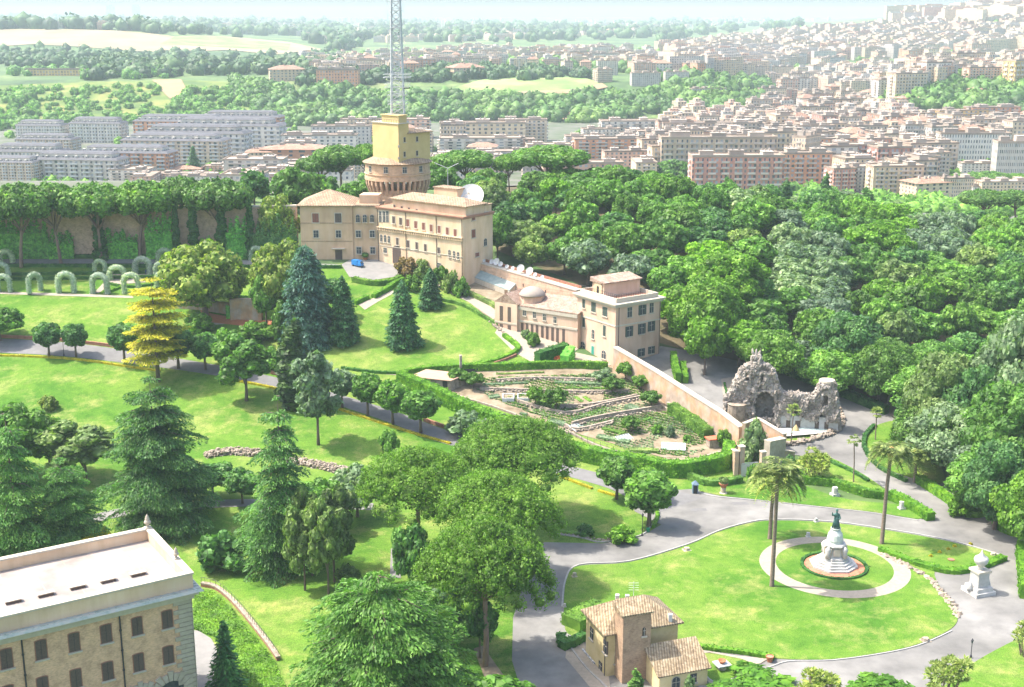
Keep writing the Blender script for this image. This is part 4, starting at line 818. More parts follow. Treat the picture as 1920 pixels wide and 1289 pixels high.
def apartment(key, Wd, D, fl, wall, roof='flat', balc=True, pent=True, seed=0, fh=3.1, ell=False, name='apartment_block'):
    rg = random.Random(seed); r = thing(name, None, None, (0, 0, 0)); h = fl * fh; a, b = Wd / 2, D / 2
    MB().box(-a, a, -b, b, -5, h).build('wall', 'apt_' + wall, r)
    m = MB()
    if roof == 'flat':
        m.box(-a - .3, a + .3, -b - .3, b + .3, h, h + .35)
        for x0, x1, y0, y1 in ((-a - .3, a + .3, -b - .3, -b), (-a - .3, a + .3, b, b + .3), (-a - .3, -a, -b, b), (a, a + .3, -b, b)): m.box(x0, x1, y0, y1, h + .35, h + 1.2)
        rf = m.build('roof', 'roof_pale', r)
        if pent:
            k = 2 if Wd < 40 else 3
            for i in range(k):
                q = MB(); x = -a + (i + .5) * Wd / k; lx, ly, hh = rg.uniform(.25, .6) * Wd / k, rg.uniform(.25, .6) * D, rg.uniform(2.4, 3.4); y = rg.uniform(-.2, .2) * D; q.obox(x, y, h + .35, h + hh, lx, ly, 0)
                q.obox(x, y, h + hh, h + hh + .25, lx + .7, ly + .7, 0)
                for _ in range(3): q.obox(x + rg.uniform(-.4, .4) * lx, y + rg.uniform(-.3, .3) * ly, h + hh, h + hh + rg.uniform(.8, 1.8), rg.uniform(.4, 1.2), .8, 0)
                q.build('penthouse', 'penthouse', rf)
    elif roof == 'mansard':
        m.prism([(-a - .8, -b - .8), (a + .8, -b - .8), (a + .8, b + .8), (-a - .8, b + .8)], h, h + 1.6, [(-a + 1.4, -b + 1.6), (a - 1.4, -b + 1.6), (a - 1.4, b - 1.6), (-a + 1.4, b - 1.6)])
        m.build('roof', 'roof_dark', r)
        q = MB(); q.box(-a + 5, a - 5, -b + 4, b - 4, h + 1.6, h + 4.2)
        for i in range(int(Wd / 7)): q.obox(-a + 4 + i * 7, -b + 2.6, h + 1.4, h + 3.0, 1.6, 2, 0)
        q.build('attic', 'apt_white', r); t = MB(); t.prism([(-a + 4.5, -b + 3.4), (a - 4.5, -b + 3.4), (a - 4.5, b - 3.4), (-a + 4.5, b - 3.4)], h + 4.2, h + 5.6, [(-a + 7, -b + 6), (a - 7, -b + 6), (a - 7, b - 6), (-a + 7, b - 6)]); t.build('attic_roof', 'roof_dark', r)
    elif roof == 'hip':
        k = min(a, b) * .8
        m.prism([(-a - .8, -b - .8), (a + .8, -b - .8), (a + .8, b + .8), (-a - .8, b + .8)], h, h + k * .5, [(-a + k, -b + k), (a - k, -b + k), (a - k, b - k), (-a + k, b - k)])
        m.build('roof', 'roof_tile', r)
        q = MB(); [q.obox(rg.uniform(-a, a) * .6, rg.uniform(-b, b) * .4, h, h + k * .5 + 1.5, 1, 1, 0) for _ in range(3)]; q.build('chimney', 'penthouse', r)
    if balc:
        if key in ('redblock', 'long'):
            for f in range(1, fl):
                for i in range(int(Wd / 8)): x = -a + (i + .5) * Wd / int(Wd / 8); z = f * fh; MB().box(x - 2.6, x + 2.6, -b - 1.3, -b, z - .18, z).box(x - 2.6, x + 2.6, -b - 1.35, -b - 1.2, z, z + .95).build('balcony', 'slab', r)
                for sx in (-1, 1): x0, x1 = sorted((sx * a, sx * (a + 1.2))); MB().box(x0, x1, -2.5, 2.5, f * fh - .18, f * fh + .9).build('balcony', 'slab', r)
            APT[key] = r; return
        q = MB(); s = 3; bays = max(2, int(Wd / 8)); bd = max(1, int(D / 9))
        for f in range(1, fl):
            z = f * fh
            if s == 2:
                q.box(-a + 1, a - 1, -b - 1.3, -b, z - .18, z); q.box(-a + 1, a - 1, -b - 1.35, -b - 1.2, z, z + .95)
            else:
                for i in range(bays):
                    x = -a + (i + .5) * Wd / bays; q.box(x - 2.6, x + 2.6, -b - 1.3, -b, z - .18, z); q.box(x - 2.6, x + 2.6, -b - 1.35, -b - 1.2, z, z + .95)
            for sx in (-1, 1):
                for i in range(bd):
                    y = -b + (i + .5) * D / bd; x0, x1 = sorted((sx * a, sx * (a + 1.2))); q.box(x0, x1, y - 2.3, y + 2.3, z - .18, z + .9)
        q.build('balcony', 'white' if key.startswith('dark') else 'slab', r)
    APT[key] = r
sd_ = 0
for c in WALLS:
    for j, (w_, d_, f_, rf, bl) in enumerate(((34, 14, 7, 'flat', True), (24, 18, 6, 'flat', True), (46, 14, 6, 'flat', False), (20, 16, 5, 'hip', False))):
        sd_ += 1; apartment(f'{c}{j}', w_, d_, f_, c, rf, bl, True, sd_)
apartment('dark0', 62, 20, 6, 'white', 'mansard', True, False, 90); apartment('dark1', 62, 20, 7, 'orange', 'mansard', True, False, 91); apartment('dark2', 62, 20, 8, 'beige', 'mansard', True, False, 92)
apartment('school', 95, 18, 5, 'white', 'flat', False, True, 93, 3.6, name='office_block'); apartment('redblock', 62, 18, 8, 'brick', 'flat', True, True, 94, 3.1)
apartment('long', 75, 16, 8, 'beige', 'flat', True, True, 95); apartment('villa', 30, 22, 3, 'cream', 'hip', False, False, 96, 4.2, name='villa'); apartment('lowlong', 62, 14, 2, 'ochre', 'flat', False, False, 97, 3.8, name='long_building'); apartment('towerfar', 34, 26, 22, 'white', 'flat', False, False, 98, name='tower_block')
PLACED = []
def building(key, x, y, ang, label, group=None, s=(1, 1, 1), cat='building', zoff=0.0):
    r = copy_tree(APT[key]); r.location = (x, y, Hf(x, y) + zoff); r.rotation_euler.z = ang; r.scale = s; tag(r, label, cat, group)
    r.name = APT[key].name.split('.')[0]; PLACED.append((x, y)); return r
def bpx(key, px, py_top, wpx, h, ang, label, group=None, cat='building', dims=None):
    """stand a block so that its roof line is at a row of the photograph; h metres high"""
    g = GT(px, py_top, h, 800); k = APT[key]; W0, D0, H0 = DIM[key]; wm = m_px(g, wpx)
    y = g.y + 8; x = g.x * y / g.y
    return building(key, x, y, ang, label, group, (wm / W0, (wm / W0) ** .35, h / H0), cat)
DIM = {}
for k, r in APT.items():
    wl_ = [c for c in r.children if c.name.startswith('wall')][0]; co = np.array([v.co[:] for v in wl_.data.vertices]); DIM[k] = (np.ptp(co[:, 0]), np.ptp(co[:, 1]), co[:, 2].max())
G1 = 'dark roofed white apartment blocks'
for px, py, wp, h, an, key, lb in ((150, 300, 170, 17, -.12, 'dark0', 'low white block with dark grey roof nearest the pine row'), (240, 287, 175, 19, -.12, 'dark1', 'dark roofed block with green scaffold and red brick end'), (330, 264, 195, 22, -.12, 'dark2', 'tall dark roofed block with brown balcony bands'), (370, 250, 195, 22, -.12, 'dark0', 'dark roofed white block behind the tall brown balconied one'),
        (430, 236, 205, 22, -.12, 'dark0', 'dark roofed white block in the third row'), (340, 228, 170, 22, -.1, 'dark1', 'grey roofed brick block in the back row'), (455, 220, 150, 22, -.1, 'dark1', 'brick red balconied block at the foot of the green slope'),
        (60, 285, 130, 18, -.12, 'dark0', 'dark roofed white block near the picture edge'), (90, 262, 110, 18, -.12, 'dark2', 'small dark roofed block behind the edge one'), (80, 236, 90, 16, -.12, 'dark0', 'pale dark roofed block below the slope scrub'), (185, 232, 100, 18, -.12, 'dark0', 'white balconied block below the slope scrub'), (20, 305, 110, 16, -.12, 'dark2', 'dark roofed block at the very edge of the picture')):
    bpx(key, px, py, wp, h, an, lb, G1)
for px, py, wp, h, an, key, lb in ((1380, 298, 172, 28, .02, 'redblock', 'red brick eight storey block with balconies beyond the wood'), (1345, 260, 215, 30, .02, 'long', 'long beige balconied block behind the red brick block'), (1512, 258, 62, 30, .9, 'long', 'angled brown balconied block beside the beige one'), (1330, 232, 180, 22, .05, 'long', 'pale stepped roof block in the dense quarter'),
        (1545, 276, 110, 20, .15, 'white1', 'white terraced block left of the maroon ones'), (1640, 262, 50, 22, .15, 'brick1', 'maroon brick block with blank wall'), (1668, 278, 66, 22, .15, 'brick1', 'maroon brick block with a garden roof'), (1620, 314, 90, 16, .45, 'white0', 'angled block with long white balcony bands'), (1575, 318, 45, 16, .2, 'brick1', 'small maroon block with red tiled top'),
        (1825, 253, 130, 24, -.06, 'school', 'long white institutional block with rows of square windows'), (1912, 270, 90, 26, -.06, 'school', 'white block end with square windows at the picture edge'), (1845, 308, 90, 10, -.05, 'white2', 'low plain white hall with tall dark windows'), (1180, 228, 110, 20, .1, 'white0', 'white terraced block with a green awning'), (1140, 262, 130, 18, .1, 'orange0', 'pink and orange terraced block'), (1190, 285, 120, 16, .1, 'pink2', 'low pink block behind the pine wood'),
        (905, 232, 160, 20, .03, 'cream2', 'long cream block right of the round tower'), (850, 236, 45, 22, .03, 'cream1', 'cream stair tower block next to the long cream block'), (980, 226, 90, 20, .03, 'beige0', 'beige stepped block at the foot of the wooded slope'), (900, 260, 150, 16, .05, 'white0', 'white terraced block right of the round tower'), (940, 285, 130, 14, .05, 'grey0', 'pale grey low block beyond the flat topped pine'),
        (640, 238, 110, 18, .03, 'grey2', 'grey terraced block left of the yellow tower top'), (600, 255, 140, 17, .03, 'white2', 'pale terraced block in the hollow left of the tower'), (560, 280, 130, 15, 0, 'orange3', 'low block with a long orange red roof'), (640, 285, 90, 17, 0, 'beige0', 'beige block seen between the pine trunks'), (480, 300, 110, 15, 0, 'white1', 'white terraced block behind the thin firs'), (590, 305, 60, 18, 0, 'grey1', 'blue grey balcony block beside the pine trunks'), (530, 318, 120, 12, 0, 'cream2', 'low cream block beyond the old wall end'),
        (770, 225, 70, 18, .05, 'pink1', 'pink block peeping out right of the mast foot'), (680, 225, 80, 16, 0, 'cream0', 'cream block peeping out left of the yellow tower top'), (1740, 365, 90, 12, .3, 'cream3', 'low villa with a pale tiled roof at the wood edge'), (1880, 345, 100, 12, .1, 'cream2', 'low pale building with a terracotta box on its roof'), (1790, 350, 60, 14, .1, 'beige2', 'low beige building between the pines'), (1760, 390, 60, 10, .2, 'pink2', 'small pinkish block at the wood edge'), (1850, 400, 80, 9, .1, 'white2', 'low white wall like building behind the small pine'),
        (1210, 140, 55, 14, .1, 'grey2', 'brown grey block at the wooded plateau rim'), (1268, 138, 45, 14, .1, 'grey2', 'dark grey block under trees on the plateau rim'), (1130, 132, 30, 14, .3, 'beige1', 'small beige house among trees on the plateau'), (1905, 118, 34, 30, .5, 'ochre1', 'ochre yellow tall house on the wooded hill'), (1325, 170, 70, 12, .3, 'grey2', 'grey roofed block among the wooded hill trees'),
        (1462, 170, 66, 18, .1, 'brick0', 'reddish balconied block at the wood corner'), (1510, 148, 60, 20, .2, 'white0', 'white rounded block at the edge of the wooded hill'), (1700, 188, 52, 9, .4, 'orange3', 'orange roofed villa among the hill trees'), (1830, 172, 24, 9, .3, 'orange3', 'tiny orange roofed villa high in the hill trees'), (1800, 210, 100, 20, .2, 'ochre0', 'ochre terraced block under the wooded hill'), (1860, 205, 100, 20, .2, 'orange0', 'orange pink terraced block under the wooded hill')):
    bpx(key, px, py, wp, h, an, lb)
bpx('villa', 538, 131, 66, 13, .25, 'cream villa with a tiled roof at the slope top'); bpx('lowlong', 105, 131, 108, 8, .03, 'long low ochre building with dark trees behind'); bpx('villa', 872, 127, 64, 14, .5, 'cream three storey villa on the plateau before the park lawn')
bpx('villa', 121, 38, 24, 16, .3, 'square farmhouse on the straw coloured hill'); bpx('white2', 1080, 172, 22, 5, 0, 'tiny white pavilion in the park lawn')
for px_, lb_ in ((208, 'first'), (256, 'second')): building('towerfar', (px_ - CX) / F * 9300 * CP, 9300, .2, 'distant tower block, %s of a pair on the horizon' % lb_, None, (1.6, 1.2, (zat(9300, 11) - Hf((px_ - CX) / F * 9300, 9300)) / (22 * 3.1)))
# the dense quarters, block by block until about 300 stand
rng = np.random.default_rng(3); R_ = random.Random(4)
def zone(pix, n, h0, h1, cols, where, dist, ang, wr=(18, 40)):
    xs = [p[0] for p in pix]; ys = [p[1] for p in pix]; k = t = 0
    while k < n and t < n * 60:
        t += 1; px, py = rng.uniform(min(xs), max(xs)), rng.uniform(min(ys), max(ys))
        if not inpoly(px, py, pix): continue
        h = rng.uniform(h0, h1); g = GT(px, py, h, 800)
        if g is None: continue
        d = dist * .8 * (1 + max(0, g.y - 1500) / 4000)
        if any(abs(g.x - q[0]) + abs(g.y - q[1]) * .8 < d for q in PLACED): continue
        c = R_.choice(cols); j = R_.choice((0, 0, 1, 1, 2, 3)); key = f'{c}{j}'; W0, D0, H0 = DIM[key]; s_ = rng.uniform(.75, 1.25)
        kind_ = ('balconied', 'square', 'long', 'tile roofed')[j]
        building(key, g.x, g.y, ang + R_.choice((0, 0, pi / 2)) + rng.normal() * .06, f'{c} {kind_} block {where}', f'{c} {kind_} blocks {where}', (s_, s_, h / H0 if j != 3 else h / H0 * .9)); k += 1
    return k
mix = ['cream', 'pink', 'white', 'beige', 'grey', 'cream', 'white', 'orange', 'beige']
zone([(540, 330), (1240, 300), (1240, 240), (1030, 235), (820, 232), (540, 238), (300, 330)], 26, 14, 19, mix, 'in the valley around the round tower', 34, .05)
zone([(1240, 300), (1240, 225), (1420, 205), (1640, 215), (1780, 250), (1760, 300), (1700, 330), (1620, 300), (1500, 290), (1480, 250), (1240, 290)], 60, 17, 24, mix + ['brick'], 'in the dense quarter beyond the red brick block', 30, .12)
zone([(1440, 160), (1640, 150), (1640, 215), (1500, 215), (1400, 215)], 30, 17, 22, mix, 'between the two wooded hills', 34, .25)
zone([(1640, 215), (1960, 205), (1960, 245), (1700, 240)], 26, 16, 22, ['ochre', 'orange', 'cream', 'white', 'beige'], 'under the right wooded hill', 32, .15)
zone([(1500, 85), (1960, 70), (1960, 120), (1760, 145), (1640, 155), (1450, 150), (1400, 120)], 62, 16, 24, mix, 'on the rising city slope', 44, .2)
zone([(560, 112), (880, 88), (1250, 92), (1430, 105), (1440, 135), (1240, 122), (900, 110), (600, 135)], 56, 14, 20, ['pink', 'cream', 'orange', 'white', 'beige'], 'in the suburb beyond the park plateau', 40, .1)
zone([(-20, 300), (300, 330), (540, 330), (540, 300), (400, 310), (200, 318)], 12, 8, 12, ['orange', 'white', 'pink'], 'behind the pine row', 40, 0)
# all that lies farther: a mass of roofs and walls
def mass(name, regs, label, mats, seed, trees=False):
    rng = np.random.default_rng(seed); V = []; Qs = []; mi = []; n = 0
    cube = np.array([(-1, -1, 0), (1, -1, 0), (1, 1, 0), (-1, 1, 0), (-1, -1, 1), (1, -1, 1), (1, 1, 1), (-1, 1, 1)], float)
    cf = np.array([(0, 1, 5, 4), (1, 2, 6, 5), (2, 3, 7, 6), (3, 0, 4, 7), (4, 5, 6, 7)])
    for poly, cnt, h0, h1, s0, s1 in regs:
        xs = [p[0] for p in poly]; ys = [p[1] for p in poly]; k = 0
        while k < cnt:
            px, py = rng.uniform(min(xs), max(xs)), rng.uniform(min(ys), max(ys))
            if not inpoly(px, py, poly): continue
            k += 1; h = rng.uniform(h0, h1); g = GT(px, py, h * .6, 800)
            if g is None: continue
            a = .2 + rng.normal() * .1 + (pi / 2 if rng.random() < .4 else 0); sx, sy = rng.uniform(s0, s1) / 2, rng.uniform(9, 16) / 2
            for (fx, fz, z0) in ((1, h, -6), (.5, h + 3, h)):
                c = cube.copy(); c[:, 0] *= sx * fx; c[:, 1] *= sy * fx; c[:, 2] = np.where(c[:, 2] > 0, fz, z0)
                c = np.stack([c[:, 0] * cos(a) - c[:, 1] * sin(a) + g.x, c[:, 0] * sin(a) + c[:, 1] * cos(a) + g.y, c[:, 2] + g.z], 1)
                V.append(c); Qs.append(cf + n); n += 8; m_ = int(rng.integers(len(mats) - 1)); mi += [m_] * 4 + [len(mats) - 1 if rng.random() < .7 else m_]
    me = npmesh(name, np.concatenate(V), np.concatenate(Qs)); o = link(name, me, None)
    for m_ in mats: me.materials.append(M[m_])
    me.polygons.foreach_set('material_index', mi); tag(o, label, 'city', None, 'stuff'); return o
for k, (a, b) in WALLS.items(): M['far_' + k] = aptmat('far_wall_' + k, tuple(v * .88 for v in a), tuple(v * .82 for v in b))
M['roof_far'] = surf('roof_far', [(.21, .18, .155), (.31, .265, .225), (.28, .19, .14)], .02, .9, 5)
mm = ['far_cream', 'far_pink', 'far_grey', 'far_beige', 'far_white', 'far_cream', 'far_beige', 'roof_far']
mass('distant_city', [([(1240, 85), (1420, 60), (1560, 50), (1700, 40), (1960, 18), (1960, 80), (1700, 95), (1500, 110), (1420, 130), (1250, 118)], 1000, 16, 26, 20, 52), ([(560, 105), (900, 86), (1250, 88), (1440, 110), (1430, 130), (1100, 118), (800, 120), (600, 140)], 230, 12, 18, 16, 44),
    ([(1500, 130), (1960, 100), (1960, 130), (1700, 150), (1640, 165), (1480, 160)], 160, 15, 22, 16, 34), ([(1250, 200), (1650, 190), (1800, 235), (1740, 260), (1500, 240), (1250, 240)], 90, 14, 20, 12, 26)], 'far city of pale roofs and walls fading into haze', mm, 11)
mass('horizon_suburbs', [([(0, 28), (640, 34), (1240, 40), (1440, 30), (1560, 24), (1560, 36), (1240, 52), (640, 56), (0, 44)], 700, 9, 18, 16, 36), ([(560, 62), (960, 56), (1240, 52), (1240, 62), (960, 70), (600, 78)], 130, 10, 18, 20, 60), ([(1690, 22), (1960, 4), (1960, 22), (1700, 40)], 60, 30, 45, 60, 140)], 'pale suburbs along the hazy horizon', mm, 12)
farwood('street_trees', [([(1450, 60), (1960, 40), (1960, 95), (1450, 110)], 240, 10), ([(-20, 318), (560, 318), (700, 335), (560, 352), (-20, 348)], 130, 5), ([(1240, 345), (1500, 352), (1700, 375), (1960, 395), (1960, 425), (1700, 405), (1500, 385), (1240, 372)], 170, 6), ([(1240, 240), (1480, 215), (1760, 240), (1900, 260), (1900, 330), (1700, 340), (1500, 320)], 230, 5), ([(540, 240), (1240, 245), (1240, 320), (900, 335), (540, 340)], 90, 4.5), ([(0, 230), (540, 225), (540, 330), (0, 340)], 60, 4.5), ([(1440, 110), (1900, 90), (1900, 150), (1640, 165), (1440, 160)], 240, 7), ([(600, 100), (1400, 95), (1430, 125), (600, 125)], 220, 8), ([(1620, 300), (1780, 270), (1960, 300), (1960, 400), (1800, 410), (1700, 380)], 90, 5)], 'street trees and small gardens between the city blocks', 13, 'l_oak')
for r in APT.values(): drop(r)
# ------------------------------------------------------------------ the near buildings
M['tan'] = surf('plaster_tan', [(.52, .34, .205), (.60, .41, .26), (.64, .46, .31)], .35, .9, 7, big=(.12, .8, 1.06), stretch=(1, 1, .22))
M['tan2'] = surf('plaster_sand', [(.58, .41, .25), (.66, .48, .315), (.70, .54, .37)], .4, .9, 7, big=(.12, .82, 1.05), stretch=(1, 1, .22))
M['pink'] = surf('plaster_pink', [(.54, .35, .24), (.62, .43, .31), (.66, .48, .36)], .35, .9, 7, big=(.12, .82, 1.05), stretch=(1, 1, .22))
M['yellowp'] = surf('plaster_yellow', [(.52, .38, .165), (.60, .455, .215)], .3, .9, 6, big=(.1, .9, 1.04))
M['ochrep'] = surf('plaster_ochre', [(.50, .38, .18), (.64, .51, .27), (.68, .56, .33)], .35, .9, 7, big=(.14, .82, 1.05))
M['trim'] = surf('trim', [(.43, .375, .29), (.51, .455, .37)], 1.5, .8)
M['brickp'] = brickmat('palace_brick', (.66, .41, .245), (.50, .30, .175), (.58, .43, .31), .42, .13)
M['brickt'] = brickmat('tower_brick', (.42, .27, .17), (.30, .19, .12), (.36, .28, .2), .4, .13)
M['brickr'] = brickmat('drum_brick', (.54, .36, .22), (.44, .29, .18), (.48, .36, .25), .5, .16)
M['brickwall'] = brickmat('old_wall_brick', (.62, .41, .28), (.48, .31, .21), (.52, .4, .3), .5, .16)
M['brickred'] = brickmat('red_brick', (.32, .13, .08), (.25, .10, .06), (.32, .2, .14), .4, .12)
M['shutter'] = surf('shutter_brown', [(.085, .06, .05), (.12, .09, .075)], 4, .7)
M['shutterred'] = surf('shutter_red', [(.19, .07, .05), (.25, .11, .08)], 4, .7)
M['shuttergreen'] = surf('shutter_green', [(.04, .06, .05), (.07, .09, .08)], 4, .6)
M['copper'] = surf('copper', [(0.195, 0.255, 0.225), (0.315, 0.352, 0.323), (0.375, 0.36, 0.33)], 1.0, .6, 6, bump=.2)
M['roofskin'] = surf('roof_membrane', [(0.242, 0.202, 0.178), (0.316, 0.276, 0.248), (0.336, 0.303, 0.269)], .18, .8, 7, big=(.25, .82, 1.05))
M['tile1'] = tilemat('tile_sand', [(0.251, 0.165, 0.099), (0.31, 0.224, 0.145), (0.356, 0.271, 0.191)], .5)
M['tile2'] = tilemat('tile_pink', [(0.282, 0.173, 0.122), (0.346, 0.243, 0.186), (0.397, 0.307, 0.25)], .42, .9)
M['tile3'] = tilemat('tile_house', [(.195, .138, .08), (.275, .212, .13), (.345, .282, .19)], .42, 0.0)
M['terrace'] = surf('terrace', [(0.304, 0.152, 0.096), (0.36, 0.2, 0.136)], .8, .85)

def window(root, fr, px, py, wp, hp, glass='glass', arch=0.0, frame='trim', fw=.18, sill=True, uz=None, shutters=None):
    if uz: u, z0, w, h = uz
    else:
        (ua, _), (ub, _) = fr.hit(px - wp / 2, py), fr.hit(px + wp / 2, py); u = (ua + ub) / 2; w = abs(ub - ua)
        z0 = fr.hit(px, py + hp / 2)[1]; h = fr.hit(px, py - hp / 2)[1] - z0
    if frame:
        m = MB(); m.farc(fr, u, z0 - fw * .3, w + 2 * fw, h + fw * 1.3, -.2, .06, arch); o = m.build('window', frame, root)
    else:
        o = MB().fbox(fr, u - w / 2 - .03, u + w / 2 + .03, z0 - .03, z0 + h * (1 - arch * .3), -.2, .02).build('window', 'dark', root)
    MB().farc(fr, u, z0, w, h, -.1, .085, arch).build('pane', glass, o)
    m = MB()
    if glass.startswith('shutter'):
        m.fbox(fr, u - .03, u + .03, z0, z0 + h * .95, .08, .11)
    else:
        m.fbox(fr, u - .04, u + .04, z0, z0 + h * .95, .08, .12); m.fbox(fr, u - w / 2, u + w / 2, z0 + h * .6, z0 + h * .6 + .07, .08, .12)
    m.build('mullion', 'dark' if glass.startswith('shutter') else 'trim', o)
    if sill: MB().fbox(fr, u - w / 2 - .25, u + w / 2 + .25, z0 - .28, z0 - .08, -.05, .28).build('sill', 'trim', o)
    if shutters:
        for s_ in (-1, 1):
            a, b = sorted((u + s_ * w / 2, u + s_ * (w / 2 + w * .45))); MB().fbox(fr, a, b, z0, z0 + h, .06, .13).build('shutter', shutters, o)
    return o
def rect(a, b, depth):
    """footprint from facade end to facade end, going back"""
    fr = Frame(a, b); q = lambda u, d: fr.at(u, -d)
    return fr, [q(0, 0), q(fr.L, 0), q(fr.L, depth), q(0, depth)]
def grow(poly, e):
    c = Vector((sum(p[0] for p in poly) / len(poly), sum(p[1] for p in poly) / len(poly))); n = len(poly); out = []
    for i in range(n):
        p0, p1, p2 = [Vector(poly[(i + k - 1) % n]) for k in range(3)]
        d1 = (p1 - p0).normalized(); d2 = (p2 - p1).normalized(); n1 = Vector((d1.y, -d1.x)); n2 = Vector((d2.y, -d2.x))
        if n1.dot(p1 - c) < 0: n1, n2 = -n1, -n2
        k = (n1 + n2); k = k / max(.2, k.dot(n1)); out.append(tuple(p1 + k * e))
    return out
def hiproof(mb, poly, z, rise, e=.8, k=None, thick=.25):
    """hip roof on a four cornered footprint with its eaves"""
    P = [Vector(p) for p in grow(poly, e)]
    L0, L1 = (P[1] - P[0]).length, (P[2] - P[1]).length
    if L0 >= L1: r0, r1 = (P[0] + P[3]) / 2, (P[1] + P[2]) / 2; d = (r1 - r0).normalized() * (L1 / 2 if k is None else k); r0, r1 = r0 + d, r1 - d; fs = [(4, 5, 9, 8), (5, 6, 9), (6, 7, 8, 9), (7, 4, 8)]
    else: r0, r1 = (P[0] + P[1]) / 2, (P[3] + P[2]) / 2; d = (r1 - r0).normalized() * (L0 / 2 if k is None else k); r0, r1 = r0 + d, r1 - d; fs = [(4, 5, 8), (5, 6, 9, 8), (6, 7, 9), (7, 4, 8, 9)]
    if (r1 - r0).dot(d) < 0: m_ = (r0 + r1) / 2; r0 = m_ - d.normalized() * .05; r1 = m_ + d.normalized() * .05
    vs = [(p.x, p.y, z) for p in P] + [(p.x, p.y, z + thick) for p in P] + [(r0.x, r0.y, z + rise), (r1.x, r1.y, z + rise)]
    mb.add(vs, [(0, 3, 2, 1)] + [(i, (i + 1) % 4, 4 + (i + 1) % 4, 4 + i) for i in range(4)] + fs); return mb
def wallring(mb, poly, z0, z1, t):
    q = grow(poly, -t); n = len(poly)
    for i in range(n): mb.prism([poly[i], poly[(i + 1) % n], q[(i + 1) % n], q[i]], z0, z1)
    return mb

# ---- palace at the lower left
PZ = 22.0
Cn = Gz(381, 1104, PZ); Cl = Gz(0, 1195, PZ); Cf = Gz(302, 1005, PZ)
tdir = (Vector(Cl[:2]) - Vector(Cn[:2])).normalized(); bdir = Vector((-tdir.y, tdir.x)); bdir = bdir if bdir.y > 0 else -bdir
dep = (Vector(Cf[:2]) - Vector(Cn[:2])).dot(bdir)
C0 = Vector(Cn[:2]) + tdir * 1.5 + bdir * 1.5; LEN = 62.0; D = dep - 3.0
foot = [tuple(C0), tuple(C0 + tdir * LEN), tuple(C0 + tdir * LEN + bdir * D), tuple(C0 + bdir * D)]
pal = thing('palace', 'large tan brick palace with a pale flat roof and brown shutters', 'palace', (C0.x, C0.y, 0))
MB().prism(foot, -2, PZ - .9).build('wall', 'brickp', pal)
ff = Frame(foot[0], foot[1])
m = MB(); m.prism(grow(foot, .5), PZ - 1.6, PZ - .9); m.prism(grow(foot, 1.0), PZ - .9, PZ - .35); cor = m.build('cornice', 'trim', pal)
m = MB(); m.prism(grow(foot, 1.6), PZ - .35, PZ, grow(foot, 1.35)); 
for i in range(int((LEN + 3) / .9)): m.fbox(ff, -1.2 + i * .9, -1.2 + i * .9 + .12, PZ, PZ + .1, .55, 1.3)
fs_ = Frame(foot[0], foot[3])
for i in range(int((D + 3) / .9)):
    a = C0 + bdir * (-1 + i * .9); q = a - tdir * .95; m.obox(q.x, q.y, PZ, PZ + .1, .7, .12, atan2(tdir.y, tdir.x))
m.build('gutter', 'copper', cor)
m = MB(); wallring(m, grow(foot, .45), PZ, PZ + 2.1, .7); par = m.build('parapet', 'tan2', pal)
m = MB(); wallring(m, grow(foot, .6), PZ + 2.1, PZ + 2.35, 1.0); m.build('coping', 'trim', par)
MB().prism(grow(foot, -.3), PZ - .3, PZ + .55).build('roof', 'roofskin', pal)
m = MB()
for i in range(14):
    q = foot[0][0] + tdir.x * i * 4.4, foot[0][1] + tdir.y * i * 4.4
    m.prism([(q[0] + bdir.x * .5 + s * tdir.x * .08, q[1] + bdir.y * .5 + s * tdir.y * .08) for s in (-1, 1)] + [(q[0] + bdir.x * (D - .5) + s * tdir.x * .08, q[1] + bdir.y * (D - .5) + s * tdir.y * .08) for s in (1, -1)], PZ + .55, PZ + .57)
m.build('roof_seam', 'roof_pale', pal)
for i, (px, py) in enumerate(((258, 1071), (202, 1083), (145, 1095), (85, 1109), (24, 1122))):
    g = Gz(px, py, PZ + 1.2); a = atan2(tdir.y, tdir.x); b = MB(); b.obox(g.x, g.y, PZ + .5, PZ + .95, 2.0, .8, a); s = b.build('roof_vent', 'shutter', pal)
    MB().obox(g.x, g.y, PZ + .95, PZ + 1.07, 2.3, .95, a).build('cap', 'trim', s)
    
for i, ((px, py), wp, hp) in enumerate([((313.5, 1161), 19, 33), ((257, 1174), 19, 33), ((198.8, 1188), 20, 34), ((139, 1204), 20, 35), ((77, 1218), 21, 36), ((12, 1235), 22, 37),
        ((315.5, 1228), 19, 33), ((259.8, 1242), 19, 33), ((202, 1258), 20, 34), ((142.5, 1272), 20, 35), ((80, 1287), 21, 36), ((15, 1304), 22, 37)]):
    window(pal, ff, px, py, wp, hp, 'shutter', .22, 'brickred', .12)
for px in (43, 229.5):
    u, z = ff.hit(px, 1230); m = MB(); m.tube([(*ff.at(u, .18), 2), (*ff.at(u, .18), PZ - 1.6)], .11, 6)
    for k in range(6): m.tube([(*ff.at(u, .18), 3 + 3 * k), (*ff.at(u, .18), 3.25 + 3 * k)], .17, 6)
    m.build('drainpipe', 'iron', pal)
m = MB(); k = 0; z = 0.0
while z < PZ - 1.7:
    lw = 2.5 if k % 2 else 1.8; m.fbox(ff, -.12, lw, z, z + .60, 0, .2); m.prism([tuple(C0 - tdir * .2 - bdir * .2), tuple(C0 - tdir * .2 + bdir * lw), tuple(C0 - tdir * .002 + bdir * lw), tuple(C0 - tdir * .002 - bdir * .2)], z, z + .60); z += .68; k += 1
m.build('quoin', 'trav', pal)
